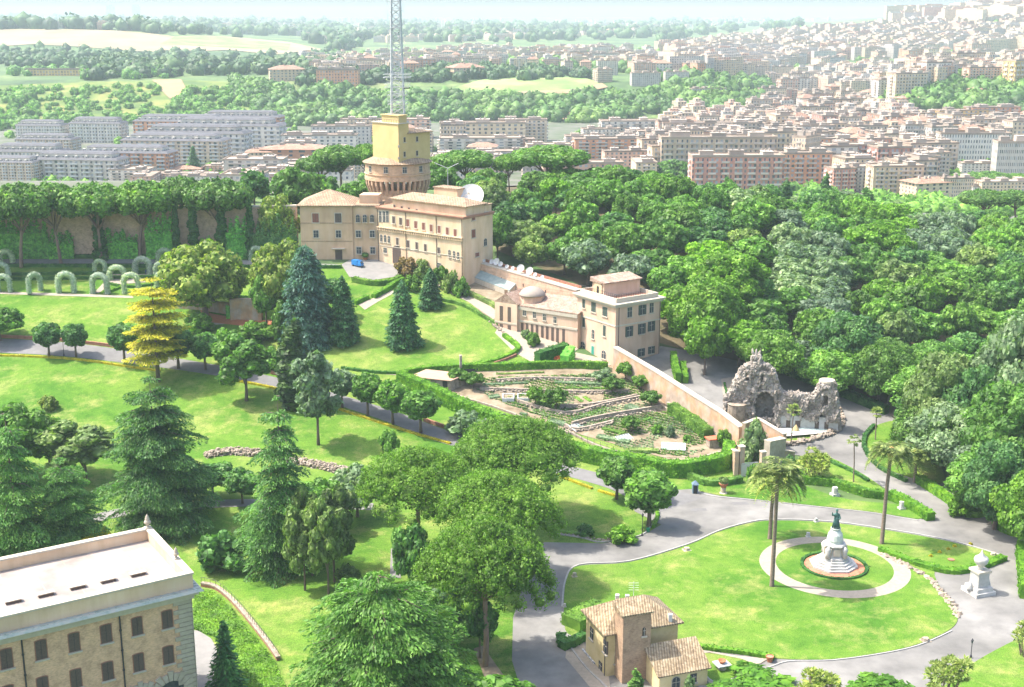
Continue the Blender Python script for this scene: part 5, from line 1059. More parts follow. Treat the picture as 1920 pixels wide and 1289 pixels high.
for px, py, rr in ((322, 1300, 2.0), (265, 1314, 1.5)):
    u, zc = ff.hit(px, py); m = MB(); n = 11
    for i in range(n):
        a = pi * (i + .5) / n; r1 = rr + (1.5 if i % 2 else 1.15)
        pts = [(rr, a - pi / n * .44), (r1, a - pi / n * .44), (r1, a + pi / n * .44), (rr, a + pi / n * .44)]
        q = [(u + r * cos(b), zc + r * sin(b)) for r, b in pts]
        m.add([(*ff.at(x, .02), y) for x, y in q] + [(*ff.at(x, .28), y) for x, y in q], [(0, 1, 2, 3), (4, 5, 6, 7), (0, 1, 5, 4), (1, 2, 6, 5), (2, 3, 7, 6), (3, 0, 4, 7)])
    d = m.build('door_surround', 'trav', pal); MB().farc(ff, u, .2, rr * 2, zc + rr - .2, -.1, .06, 1).build('fanlight', 'glass', d)
def finial(name, x, y, z, s, label):
    t = thing(name, label, 'finial', (x, y, z), 'carved finials on the palace parapet')
    MB().lathe([(.55, 0), (.6, .3), (.3, .45), (.25, .7), (.6, .95), (.75, 1.3), (.55, 1.6), (.42, 1.75), (.5, 2.0), (.32, 2.3), (.34, 2.5), (.12, 2.8), (.02, 3.05)], x, y, 10).v and None
    m = MB(); m.lathe([(a * s, z + b * s) for a, b in [(.55, 0), (.6, .3), (.3, .45), (.25, .7), (.6, .95), (.75, 1.3), (.55, 1.6), (.42, 1.75), (.5, 2.0), (.32, 2.3), (.34, 2.5), (.12, 2.8), (.02, 3.05)]], x, y, 10); m.build('urn', 'trav', t, smooth=True)
    MB().obox(x, y, z - .02, z + .25 * s, 1.3 * s, 1.3 * s, atan2(tdir.y, tdir.x)).build('plinth', 'trim', t)
q = Vector(foot[3]); finial('finial', q.x, q.y, PZ + 2.35, .75, 'carved stone finial on the far corner of the palace parapet')
q = Vector(foot[0]) * .72 + Vector(foot[3]) * .28; finial('finial', q.x, q.y, PZ + 2.35, .6, 'carved stone finial half way along the short side of the palace parapet')

# ---- the long villa with the round tower
A = GT(566, 487); zb = A.z; Bp = Gz(663, 487, zb); Cp = Gz(710, 488, zb); Ep = Gz(869, 513, zb)
vil = thing('villa', 'sand coloured villa with a long angled wing below the round tower', 'villa', (A.x, A.y, zb))
fw_, pw = rect(A[:2], Bp[:2], 15.0); zw = zat(A.y, 386.5)
fm_, pm = rect(Bp[:2], Cp[:2], 11.0); zm = zat(Bp.y, 388)
fl_, pl = rect(Cp[:2], Ep[:2], 14.0); zl = zat(Cp.y, 389)
pm = [pm[0], pm[1], (pm[1][0] + 1, pm[2][1]), pm[3]]
MB().prism(pw, zb - 12, zw).build('wall', 'tan', vil)
MB().prism([(x, y + .4) for x, y in pm], zb - 12, zm).build('wall', 'tan', vil)
wl = MB().prism(pl, zb - 14, zl).build('wall', 'tan2', vil)
rf = hiproof(MB(), pw, zw, 4.2, .9).build('roof', 'tile1', vil)
MB().prism([(x, y + .4) for x, y in grow(pm, .4)], zm, zm + .5).build('roof', 'tile1', vil)
q = [fm_.at(1.5, -4), fm_.at(fm_.L - .5, -4), fm_.at(fm_.L - .5, -10), fm_.at(1.5, -10)]; MB().prism(q, zm + .4, zm + 3.2).build('terrace_block', 'tan', vil)
m = MB(); m.prism(grow(pl, .35), zl - .5, zl); m.prism(grow(pl, .55), zl, zl + .3); m.build('cornice', 'terrace', vil)
# attic storey set back, with its own hip roof
q = [fl_.at(5.0, -1.6), fl_.at(fl_.L - .3, -1.6), fl_.at(fl_.L - .3, -10.5), fl_.at(5.0, -10.5)]; za = zat(Cp.y - 2, 373)
MB().prism(q, zl, za).build('attic', 'tan2', vil); hiproof(MB(), q, za, 2.0, .8).build('attic_roof', 'tile1', vil)
q2 = [fl_.at(fl_.L * .45, -9), fl_.at(fl_.L * .72, -9), fl_.at(fl_.L * .72, -13.5), fl_.at(fl_.L * .45, -13.5)]; MB().prism(q2, zl, za + 3.6).build('roof_hut', 'tan', vil); MB().prism(grow(q2, .25), za + 3.6, za + 3.9).build('roof_hut_cap', 'tile1', vil)
q3 = [fl_.at(fl_.L * .72, -10.6), fl_.at(fl_.L - .3, -10.6), fl_.at(fl_.L - .3, -13.8), fl_.at(fl_.L * .72, -13.8)]; MB().prism(q3, zl, za - .5).build('rear_attic', 'tan2', vil); MB().prism(grow(q3, .3), za - .5, za - .2).build('rear_attic_roof', 'tile1', vil)
m = MB()
for i in range(46): m.fbox(fl_, fl_.L * i / 46 + .1, fl_.L * i / 46 + .45, 0, .9, 0, .45)
zc = fl_.hit(790, 437)[1]
m.v = [(x, y, z + zc - .9) for x, y, z in m.v]; m.fbox(fl_, 0, fl_.L, zc, zc + .28, 0, .6); m.build('corbel_table', 'tan2', vil)
m = MB(); zs = fl_.hit(800, 466)[1]; m.fbox(fl_, 0, fl_.L, zs - 1.2, zs - 1.0, 0, .15); m.build('string_course', 'trim', vil)
for zz, f_ in ((fw_.hit(600, 419)[1], fw_), (fw_.hit(600, 453)[1], fw_)): MB().fbox(fw_, 0, fw_.L, zz, zz + .15, 0, .1).build('string_course', 'tile1', vil)
for px, py, wp, hp, g_ in ((591.6, 409, 12, 17, 'shutterred'), (634, 409, 12, 17, 'shutter'), (592.5, 439, 9, 13, 'glass'), (634.6, 439, 9, 13, 'glass')): window(vil, fw_, px, py, wp, hp, g_, 0, 'trim', .22)
for px in (671, 684, 697.5): window(vil, fm_, px, 410, 7, 14, 'glass', 1, 'trim', .12)
for px, py in ((672, 439), (698, 439), (673, 470), (699, 470)): window(vil, fm_, px, py, 8.5, 12, 'glass', 0, 'trim', .22)
u, z = fw_.hit(635.5, 486); d = MB().fbox(fw_, u - 1.1, u + 1.1, zb - .3, zb + 3.1, -.1, .1).build('door', 'shutter', vil); MB().fbox(fw_, u - 2.1, u + 2.1, zb + 3.5, zb + 3.75, 0, 1.3).build('canopy', 'trim', d)
for zx, zy in ((710, 833), (757, 843), (805, 853), (858, 865), (910, 876), (962, 888), (1015, 897), (1070, 908), (1123, 920)): window(vil, fl_, 540 + zx / 3.581, 180 + zy / 3.581, 5.2, 13, 'shutterred' if zx > 780 else 'shutter', 0, 'trim', .22)
for zx, zy in ((627, 955), (652, 958), (678, 963), (1085, 1058), (1115, 1065), (1142, 1072)): window(vil, fl_, 540 + zx / 3.581, 180 + zy / 3.581, 4, 13, 'glass', 1, 'trim', .15)
for zx, zy in ((735, 977), (807, 995), (865, 1007), (923, 1020), (1013, 1042)): window(vil, fl_, 540 + zx / 3.581, 180 + zy / 3.581, 4.5, 13, 'shutter', 0, 'trim', .22)
for zx, zy in ((653, 1038), (1015, 1140)): window(vil, fl_, 540 + zx / 3.581, 180 + zy / 3.581, 6, 9, 'glass', 0, 'trim', .2)
for zx in (620, 645, 668): window(vil, fl_, 540 + zx / 3.581, 180 + 812 / 3.581, 4.5, 20, 'glass', 0, 'trim', .3, False)
fat = Frame(fl_.at(5.0, -1.6), fl_.at(fl_.L - .3, -1.6))
for zx, zy in ((715, 741), (765, 751), (813, 760), (865, 770), (918, 781), (970, 791), (1023, 801), (1078, 811), (1130, 822)): window(vil, fat, 540 + zx / 3.581, 180 + zy / 3.581, 3.6, 5, 'shutter', 0, 'trim', .1, False)
u, z = fl_.hit(744, 485); d = MB().farc(fl_, u, fl_.hit(744, 491)[1] - .5, 3.4, 5.6, -.1, .1, .8).build('gate_arch', 'shutter', vil)
fsd = Frame(pl[1], pl[2])
for zx, zy, wq, hq, ar in ((1245, 925, 7, 15, 0), (1245, 825, 6, 6, 0), (1325, 982, 5, 13, 1), (1333, 790, 6, 5, 0), (1270, 1066, 7, 7, 0)): window(vil, fsd, 540 + zx / 3.581, 180 + zy / 3.581, wq, hq, 'shutterred' if ar == 0 else 'glass', ar, 'trim', .15)
for u_ in (.15, 12, 24.5, fl_.L - .4): MB().tube([(*fl_.at(min(u_, fl_.L - .3), .15), zb - 6), (*fl_.at(min(u_, fl_.L - .3), .15), zl - .5)], .09, 5).build('drainpipe', 'iron', vil)

# ---- round tower
ty = A.y + 24; tz = Hf(0, ty); tx = (744.5 - CX) / F * (ty * CP - (60 - CAMZ) * SP)
Rt = 62.5 / F * (ty * CP - (55 - CAMZ) * SP)
Z = lambda py, dy=0: zat(ty - dy, py)
tw = thing('round_tower', 'round brick tower with an arched corbel ring and a yellow block on top', 'tower', (tx, ty, tz))
z_e, z_c, z_m, z_l = Z(311, Rt), Z(337, Rt), Z(358, Rt), Z(372, Rt)
MB().lathe([(Rt * .86, tz - 8), (Rt * .86, z_m - .2)], tx, ty, 48).build('drum', 'brickr', tw, smooth=False)
MB().lathe([(Rt * .97, z_c), (Rt * .97, z_e)], tx, ty, 48).build('upper_drum', 'brickr', tw)
m = MB(); n = 34
for i in range(n):
    a = 2 * pi * i / n; c, s = cos(a), sin(a); hw = .36
    for (r0, r1, z0, z1) in ((Rt * .85, Rt * .97, z_m + .9, z_c + .1),):
        P = lambda r, o, z: (tx + r * c - o * s, ty + r * s + o * c, z)
        m.add([P(Rt * .85, -hw, z_l), P(Rt * .85, hw, z_l), P(Rt * .97, hw, z_m + 1.2), P(Rt * .97, -hw, z_m + 1.2), P(Rt * .85, -hw, z_c), P(Rt * .85, hw, z_c), P(Rt * .985, hw, z_c), P(Rt * .985, -hw, z_c)], [(0, 1, 2, 3), (4, 5, 6, 7), (0, 1, 5, 4), (1, 2, 6, 5), (2, 3, 7, 6), (3, 0, 4, 7)])
m.lathe([(Rt * .99, z_c - .9), (Rt * .99, z_c + .1)], tx, ty, 48); m.build('corbel_ring', 'brickr', tw)
m = MB(); m.lathe([(Rt * .99, z_c + .9), (Rt * 1.0, z_c + 1.15)], tx, ty, 48); m.build('string_course', 'tan2', tw)
MB().lathe([(Rt * 1.03, z_e), (Rt * 1.05, z_e + .3), (Rt * .7, z_e + 1.9)], tx, ty, 48).build('skirt_roof', 'tile1', tw)
for px in (695.5, 727.5, 763, 792):
    s = max(-.98, min(.98, (px - 744.5) / 62.5)); a = -pi / 2 + math.asin(s) - tx / ty * 0
    c, k = cos(a), sin(a); fr = Frame((tx + Rt * .97 * c - k * -2, ty + Rt * .97 * k + c * -2), (tx + Rt * .97 * c - k * 2, ty + Rt * .97 * k + c * 2))
    z1 = Z(320, Rt); window(tw, fr, 0, 0, 0, 0, 'glass', 0, 'trim', .16, True, uz=(2, z1 - .9, 1.3, 1.8))
# yellow block: a plain front turned to the left and a lower windowed side with its roof
zy0 = z_e + 1.0; yb = ty - Rt * .45
f1 = Frame(((697 - CX) / F * (yb * CP + 40 * SP), yb + 3.2), ((750 - CX) / F * (yb * CP + 40 * SP), yb - 5.2))
zt = zat(yb, 231); p1 = [f1.at(0), f1.at(f1.L), f1.at(f1.L, -4.5), f1.at(0, -4.5)]
yb_ = MB().prism(p1, zy0, zt).build('yellow_block', 'yellowp', tw); wc = MB(); wc.prism(grow(p1, .25), zt, zt + .3); wc.build('block_cap', 'trim', yb_)
f2 = Frame(f1.at(f1.L - .05, -4.52), f1.at(f1.L - .05, -14)); zt2 = zat(yb, 250); p2 = [f2.at(0), f2.at(f2.L), f2.at(f2.L, -8.5), f2.at(0, -8.5)]
sb = MB().prism(p2, zy0, zt2).build('side_block', 'yellowp', tw); hiproof(MB(), p2, zt2, 1.3, .8).build('side_roof', 'tile1', sb)
for zx, zy in ((782, 295), (866, 290), (782, 392), (866, 385)): window(tw, f2, 540 + zx / 3.581, 180 + zy / 3.581, 3.6, 9, 'shutter', 0, 'trim', .1)
for py in (275, 297): window(tw, f1, 747.5, py, 2.4, 4, 'glass', 0, 'trim', .05, False)
q = [f1.at(f1.L * .3, -.8), f1.at(f1.L * .95, -.8), f1.at(f1.L * .95, -4.3), f1.at(f1.L * .3, -4.3)]; zt3 = zat(yb + 3, 215)
tc_ = MB().prism(q, zt, zt3).build('top_block', 'yellowp', tw); MB().prism(grow(q, .3), zt3, zt3 + .25).build('top_cap', 'yellowp', tc_)
m = MB()
for i in range(12):
    a = i / 11 * f1.L; m.tube([(*f1.at(a, -.2), zt + .3), (*f1.at(a, -.2), zt + 1.3)], .05, 4)
m.tube([(*f1.at(0, -.2), zt + 1.3), (*f1.at(f1.L, -.2), zt + 1.3)], .06, 4); m.build('railing', 'iron', tw)
# ---- lattice mast
mx, my = f1.at(f1.L * .62, -6.0); mx = (745 - CX) / F * (my * CP + 20 * SP); my2 = my
zm0 = zt3 + .2; zm1 = zat(my, -8) + 3
mast = thing('lattice_mast', 'tall steel lattice radio mast rising from the yellow block of the round tower', 'radio mast', (mx, my, zm0))
wb, wt_ = 11.5 / F * my, 7.5 / F * my
def mw(z): return wb + (wt_ - wb) * min(1, (z - zm0) / (zm1 - zm0))
m = MB()
for sx in (-1, 1):
    for sy in (-1, 1): m.tube([(mx + sx * wb, my + sy * wb, zm0), (mx + sx * wt_, my + sy * wt_, zm1)], .24, 4)
m.build('leg', M['steel'] if 'steel' in M else M.setdefault('steel', surf('steel', [(.42, .43, .44), (.56, .57, .58)], 2, .5, metal=0)), mast)
m = MB(); z = zm0; k = 0
while z < zm1:
    h = 2.2; a, b = mw(z), mw(min(z + h, zm1)); z1 = min(z + h, zm1)
    for (s0, s1, t0, t1) in ((-1, -1, 1, -1), (1, -1, 1, 1), (1, 1, -1, 1), (-1, 1, -1, -1)):
        m.tube([(mx + s0 * a, my + s1 * a, z), (mx + t0 * b, my + t1 * b, z1)], .10, 3); m.tube([(mx + t0 * a, my + t1 * a, z), (mx + s0 * b, my + s1 * b, z1)], .10, 3)
        m.tube([(mx + s0 * a, my + s1 * a, z), (mx + t0 * a, my + t1 * a, z)], .09, 3)
    z += h
m.build('lattice', 'steel', mast)
for py, wd in ((163, 22), (178, 17), (195, 17), (145, 24), (98, 12), (52, 11), (20, 11)):
    z = zat(my, py); r = wd / F * my; m = MB(); pts = [(mx - r, my - r, z), (mx + r, my - r, z), (mx + r, my + r, z), (mx - r, my + r, z), (mx - r, my - r, z)]; m.tube(pts, .09, 4)
    m.tube([(x, y, z + 1) for x, y, _ in pts], .06, 4); m.build('platform', 'steel', mast)
m = MB()
for py in range(4, 205, 13):
    z = zat(my, py); s = 1 if py % 2 else -1; m.tube([(mx + s * mw(z), my - mw(z), z), (mx + s * (mw(z) + 1.1), my - mw(z) - .3, z)], .05, 3); m.tube([(mx + s * (mw(z) + 1.1), my - mw(z) - .3, z - 1.2), (mx + s * (mw(z) + 1.1), my - mw(z) - .3, z + 1.2)], .06, 3)
m.build('antenna', 'white', mast)
z = zat(my, 165); m = MB(); m.lathe([(1.2, z - .2), (1.2, z + .2)], mx + wb * 1.5, my - 1, 14); m.build('drum_dish', 'iron', mast)
# ---- white dishes
def dish(name, x, y, z, r, az, el, label, cat='satellite dish', group=None, stand=True):
    t = thing(name, label, cat, (x, y, z), group); c = Vector((x, y, z + r * 1.15)); d = Vector((sin(az) * cos(el), cos(az) * cos(el), sin(el)))
    a = d.cross(Vector((0, 0, 1))).normalized(); b = a.cross(d); m = MB(); rings = 6; n = 28; vs = [tuple(c)]; fs = []
    for side in (0, .06):
        o = len(vs) if side else 0
        if side: vs.append(tuple(c + d * side * r))
        for i in range(1, rings + 1):
            q = i / rings * r
            for j in range(n): vs.append(tuple(c + d * (q * q / (r * 3.2) + side * r) + (a * cos(2 * pi * j / n) + b * sin(2 * pi * j / n)) * q))
        fs += [(o, o + 1 + j, o + 1 + (j + 1) % n) for j in range(n)] + [(o + 1 + (i - 1) * n + j, o + 1 + i * n + j, o + 1 + i * n + (j + 1) % n, o + 1 + (i - 1) * n + (j + 1) % n) for i in range(1, rings) for j in range(n)]
    m.add(vs, fs); m.build('reflector', 'white', t, smooth=True)
    m = MB(); f = c + d * r * .75
    for j in range(3): m.tube([tuple(c + (a * cos(2.1 * j) + b * sin(2.1 * j)) * r * .6 + d * .15 * r), tuple(f)], r * .015, 4)
    m.lathe([(r * .07, f.z - r * .08), (r * .07, f.z + r * .08)], f.x, f.y, 8); m.build('feed', 'trim', t)
    m = MB(); m.tube([(x, y, z), tuple(c - d * .05 * r)], r * .05, 6); m.build('stand', 'iron', t)
pd = fl_.at(fl_.L * .86, -13); gd = zat(pd[1], 380)
dx_ = (883 - CX) / F * (pd[1] * CP - (gd - CAMZ) * SP); rd = 26.5 / F * slant((0, pd[1], gd)); dish('satellite_dish', dx_, pd[1] + 1, zl - 1.3, rd, radians(195), radians(38), 'huge white satellite dish behind the roof of the long villa')
for px, py, r_, lb in ((731, 367, 4, 'small white dish on the roof edge nearest the round tower'), (777, 366, 4, 'small white dish on the villa roof left of the roof hut')):
    g = Gz(px, py + 4, zm + .6); dish('satellite_dish', g.x, g.y, zm + .4, r_ / F * g.y, radians(200), radians(20), lb)
# mast lamp behind the villa
g = fl_.at(fl_.L * .55, -16); x_ = (839 - CX) / F * slant((0, g[1], 60)); t = thing('lamp_mast', 'thin grey floodlight mast with two long arms behind the villa', 'lamp mast', (x_, g[1], Hf(x_, g[1])))
zt4 = zat(g[1], 316); MB().tube([(x_, g[1], Hf(x_, g[1])), (x_, g[1], zt4)], [.14, .08], 6).build('pole', 'steel', t); MB().tube([(x_ - 4.2, g[1], zt4 + 1.8), (x_, g[1], zt4), (x_ + 3.4, g[1], zt4 + 1.6)], .09, 5).build('arm', 'steel', t)

# ---- pink house at the end of the wall
PB = GT(1152.5, 690); zb3 = PB.z
def at_depth(px, py, y):  # point seen at (px,py) at depth y
    dx, dy, dz = ray(px, py); t_ = y / dy; return (dx * t_, y, CAMZ + dz * t_)
zc3 = zat(PB.y, 571)
P0 = Gz(1081.6, 548, zc3); P1 = Vector((*PB[:2], zc3)); P2 = Gz(1242, 556, zc3)
la = (Vector(P0[:2]) - Vector(P1[:2])); lb_ = (Vector(P2[:2]) - Vector(P1[:2]))
ua = la.normalized(); ub_ = lb_.normalized(); bis = (ua + ub_).normalized(); ha = pi / 4
pa = Vector((bis.x * cos(ha) - bis.y * sin(ha), bis.x * sin(ha) + bis.y * cos(ha))); pb = Vector((bis.x * cos(-ha) - bis.y * sin(-ha), bis.x * sin(-ha) + bis.y * cos(-ha)))
if pa.x > pb.x: pa, pb = pb, pa
def reach(d, px):
    k = (px - CX) / F; lo, hi = 2.0, 60.0
    for _ in range(40):
        mid = (lo + hi) / 2; q = P1.xy + d * mid; xx = proj(q.x, q.y, zc3 - 6)[0]
        if (xx > px) == (d.x > 0): hi = mid
        else: lo = mid
    return lo
La, Lb = reach(pa, 1082), reach(pb, 1238)
c0 = P1.xy; c1 = c0 + pa * La; c2 = c0 + pb * Lb; c3 = c1 + pb * Lb
f3 = [tuple(c0), tuple(c1), tuple(c3), tuple(c2)]
cas = thing('pink_house', 'tall pink house with a roof terrace at the corner of the sloping garden wall', 'house', (c0.x, c0.y, zb3))
MB().prism(f3, zb3 - 8, zc3 - .6).build('wall', 'pink', cas)
m = MB(); m.prism(grow(f3, .35), zc3 - 1.0, zc3 - .6); m.prism(grow(f3, .8), zc3 - .6, zc3 - .2); m.prism(grow(f3, 1.0), zc3 - .2, zc3 + .1); m.build('cornice', 'trim', cas)
fL, fR = Frame(tuple(c1), tuple(c0)), Frame(tuple(c0), tuple(c2))
m = MB(); wallring(m, grow(f3, -.5), zc3 + .1, zc3 + 1.3, .4); pp = m.build('parapet', 'trim', cas); MB().prism(grow(f3, -.9), zc3, zc3 + .35).build('terrace_floor', 'terrace', cas)
zs1 = fR.hit(1200, 606)[1]; m = MB(); m.fbox(fL, 0, fL.L, zs1, zs1 + .35, 0, .15); m.fbox(fR, 0, fR.L, zs1, zs1 + .35, 0, .151); m.build('string_course', 'trim', cas)
X3 = lambda zx: 860 + zx / 4.445
Y3 = lambda zy: 430 + zy / 4.445
for zx, zy, wq, hq in ((1043, 620, 5, 16), (1125, 650, 8.5, 18), (1220, 687, 9, 17), (1043, 775, 4.5, 18), (1215, 847, 5, 20)): window(cas, fL, X3(zx), Y3(zy), wq, hq, 'shuttergreen', 0, 'trim', .12, True)
for zx, zy, wq, hq in ((1120, 875, 4.5, 17), (1035, 975, 9, 16), (1210, 1045, 8, 15)): window(cas, fL, X3(zx), Y3(zy), wq, hq, 'glass', .8, 'trim', .15, True)
for zx, zy, wq, hq, sh in ((1425, 692, 8, 18, 0), (1530, 672, 7.5, 18, 1), (1607, 655, 7, 18, 0), (1420, 852, 7.5, 19, 1), (1525, 830, 7.5, 19, 1), (1605, 808, 7, 18, 1), (1520, 1027, 7, 14, 1), (1605, 1007, 6.5, 13, 1), (1600, 1112, 7, 10, 1)): window(cas, fR, X3(zx), Y3(zy), wq, hq, 'glass', 0, 'trim', .16, True, shutters='shuttergreen' if sh else None)
u, z = fL.hit(X3(1118), Y3(1065)); d = MB().fbox(fL, u - .9, u + .9, z - .2, z + 3.6, 0, .08).build('door_surround', 'trim', cas); MB().fbox(fL, u - .5, u + .5, z - .2, z + 3.0, .05, .14).build('door', surf('door_green', [(.02, .22, .17), (.04, .3, .24)], 4, .5), cas)
# roof room and little bell gable
q = [fR.at(1.5, -fL.L * .42), fR.at(fR.L - 1.5, -fL.L * .42), fR.at(fR.L - 1.5, -fL.L * .42 - 5), fR.at(1.5, -fL.L * .42 - 5)]
rr_ = MB().prism(q, zc3 + .2, zc3 + 4.0).build('roof_room', 'pink', cas); MB().prism(grow(q, .5), [zc3 + 4.0] * 4, [zc3 + 4.3, zc3 + 4.3, zc3 + 5.2, zc3 + 5.2]).build('roof', 'tile2', rr_)
fbg = Frame(fL.at(fL.L * .35, -1.2), fL.at(fL.L * .35 + 3.2, -1.2)); m = MB(); m.fbox(fbg, 0, 3.2, zc3 + .2, zc3 + 3.4, -.7, 0)
m.add([(*fbg.at(a, b), z) for b in (-.7, 0) for a, z in ((0, zc3 + 3.4), (3.2, zc3 + 3.4), (1.6, zc3 + 4.6))], [(0, 1, 2), (3, 4, 5), (0, 1, 4, 3), (1, 2, 5, 4), (0, 2, 5, 3)]); bg_ = m.build('bell_gable', 'tan2', cas); MB().farc(fbg, 1.6, zc3 + 1.2, .9, 2, -.2, .04, 1).build('bell_opening', 'dark', bg_)
m = MB()
for f_, L_ in ((fL, fL.L), (fR, fR.L)):
    n = int(L_ / .8)
    for i in range(n + 1): m.tube([(*f_.at(L_ * i / n, -.75), zc3 + 1.3), (*f_.at(L_ * i / n, -.75), zc3 + 2.3)], .03, 3)
    m.tube([(*f_.at(0, -.75), zc3 + 2.3), (*f_.at(L_, -.75), zc3 + 2.3)], .04, 3)
m.build('railing', 'iron', cas)
for u_ in (fR.L * .02 + .7, fR.L - .3): MB().tube([(*fR.at(u_, .12), zb3 - 3), (*fR.at(u_, .12), zc3 - 1)], .08, 5).build('drainpipe', 'iron', cas)
# low wing
cw = thing('low_wing', 'low pink chapel wing with a small dome and a colonnade beside the tall pink house', 'chapel', (c1.x, c1.y, zb3))
gA, gB = GT(973, 621), GT(1083, 655)
fW = Frame((gA.x, gA.y), (gB.x, gB.y)); zwe = fW.hit(1030, 583)[1]
pW = [fW.at(0), fW.at(fW.L - .05), fW.at(fW.L - .05, -9), fW.at(0, -9)]
MB().prism(pW, zb3 - 8, zwe).build('wall', 'pink', cw)
MB().prism(grow(pW, .3), [zwe] * 4, [zwe + .4, zwe + .4, zwe + 2.4, zwe + 2.4]).build('roof', 'tile2', cw)
m = MB(); m.fbox(fW, -.3, fW.L - .1, zwe - .9, zwe - .02, 0, .3); zcol = fW.hit(1030, 612)[1]; m.fbox(fW, -.2, fW.L - .1, zcol, zcol + .5, 0, .18); m.build('cornice', 'trim', cw)
for zx, zy in ((550, 695), (632, 715), (715, 735), (803, 757)): window(cw, fW, X3(zx), Y3(zy), 5, 11, 'glass', 0, 'trim', .2)
for zx, zy in ((530, 822), (570, 830), (612, 840), (653, 848), (697, 865), (738, 878), (782, 888), (823, 893), (874, 900)):
    u, z = fW.hit(X3(zx), Y3(zy)); MB().fbox(fW, u - .42, u + .42, zcol - 4.6, zcol - .25, -.05, .05).build('colonnade_opening', 'shutter', cw)
gL = 7.5; pg = [fW.at(-gL, 1.0), fW.at(-.02, 1.0), fW.at(-.02, -9), fW.at(-gL, -9)]
gb = MB().prism(pg, zb3 - 6, zwe + .6).build('gabled_end', 'pink', cw)
fG = Frame(fW.at(-gL, 1.002), fW.at(0, 1.002)); m = MB(); m.add([(*fG.at(a, b), z) for b in (-.01, -9) for a, z in ((-.3, zwe + .6), (gL + .3, zwe + .6), (gL / 2, zwe + 3.4))], [(0, 1, 2), (3, 4, 5), (0, 1, 4, 3), (1, 2, 5, 4), (0, 2, 5, 3)]); m.build('gable_roof', 'tile2', gb)
for a_ in (2.2, 4.9):
    MB().fbox(fG, a_ - .55, a_ + .55, zwe - 4.6, zwe - .4, 0, .06).build('window_slot', 'shutter', cw); MB().fbox(fG, a_ - .55, a_ + .55, zwe - 9, zwe - 5.6, 0, .06).build('window_slot', 'shutter', cw)
MB().fbox(fG, -.05, gL + .05, zwe - 5.3, zwe - 4.9, 0, .12).build('string_course', 'trim', cw)
dxy = fW.at(1.5, -4.5); m = MB(); m.lathe([(3.4, zwe), (3.4, zwe + 2.6)], *dxy, 8); dm = m.build('dome_drum', 'pink', cw); m = MB(); m.lathe([(3.7, zwe + 2.6), (3.7, zwe + 2.9), (3.3, zwe + 3.6), (2.4, zwe + 4.4), (1.2, zwe + 4.9), (.2, zwe + 5.1)], *dxy, 24); m.build('dome', 'penthouse', dm, smooth=True)
cxy = fW.at(-4.5, -.2); MB().obox(*cxy, zwe, zwe + 4.2, .9, .9, 0).build('chimney', 'brickt', cw)

# ---- ochre house with the brick tower, lower middle
e0, e1, e2 = 7.6, 0, 0
HL = GT(1096, 1230); ez = zat(HL.y, 1152)
L_, Fp, Rp = Gz(1093, 1149, ez), Gz(1138, 1190, ez), Gz(1276, 1172, ez)
d1 = (L_.xy - Fp.xy).normalized(); d2 = (Rp.xy - Fp.xy).normalized(); bis = (d1 + d2).normalized()
h1 = Vector((bis.x * cos(ha) - bis.y * sin(ha), bis.x * sin(ha) + bis.y * cos(ha))); h2 = Vector((bis.x * cos(-ha) - bis.y * sin(-ha), bis.x * sin(-ha) + bis.y * cos(-ha)))
if h1.x > h2.x: h1, h2 = h2, h1
hl1 = (L_.xy - Fp.xy).length; hl2 = (Rp.xy - Fp.xy).length
k0 = Fp.xy; k1 = k0 + h1 * hl1; k2 = k0 + h2 * hl2; k3 = k1 + h2 * hl2
hs = thing('ochre_house', 'ochre rendered house with a tiled hip roof beside the shaded road', 'house', (k0.x, k0.y, 0))
MB().prism([tuple(k0), tuple(k1), tuple(k3), tuple(k2)], -1, ez).build('wall', 'ochrep', hs)
rp = [tuple(k0), tuple(k2), tuple(k3), tuple(k1)]
hiproof(MB(), rp, ez, 3.6, .7).build('roof', 'tile3', hs)
gL_, gR_ = Frame(tuple(k1), tuple(k0)), Frame(tuple(k0), tuple(k2))
X5 = lambda zx: 1020 + zx / 5.628
Y5 = lambda zy: 1060 + zy / 5.628
for zx, zy, wq, hq in ((505, 720, 5.5, 20), (647, 860, 6, 23), (597, 1065, 5.5, 15)): window(hs, gL_, X5(zx), Y5(zy), wq, hq, 'glass', 0, 'shutter', .08)
u, z = gL_.hit(X5(1475 - 1000), Y5(1060)); mos = surf('mosaic', [(.2, .22, .25), (.35, .37, .4), (.55, .56, .57)], 3.5, .6, 3, pos=[.44, .5, .56])
u0, u1 = gL_.hit(X5(412), Y5(1010))[0], gL_.hit(X5(540), Y5(1100))[0]; MB().fbox(gL_, u0, u1, z - 2.2, z + 1.8, 0, .25).build('mosaic_panel', mos, hs)
MB().tube([(*gL_.at(gL_.L - .3, .15), 0), (*gL_.at(gL_.L - .3, .15), ez)], .07, 5).build('drainpipe', 'iron', hs)
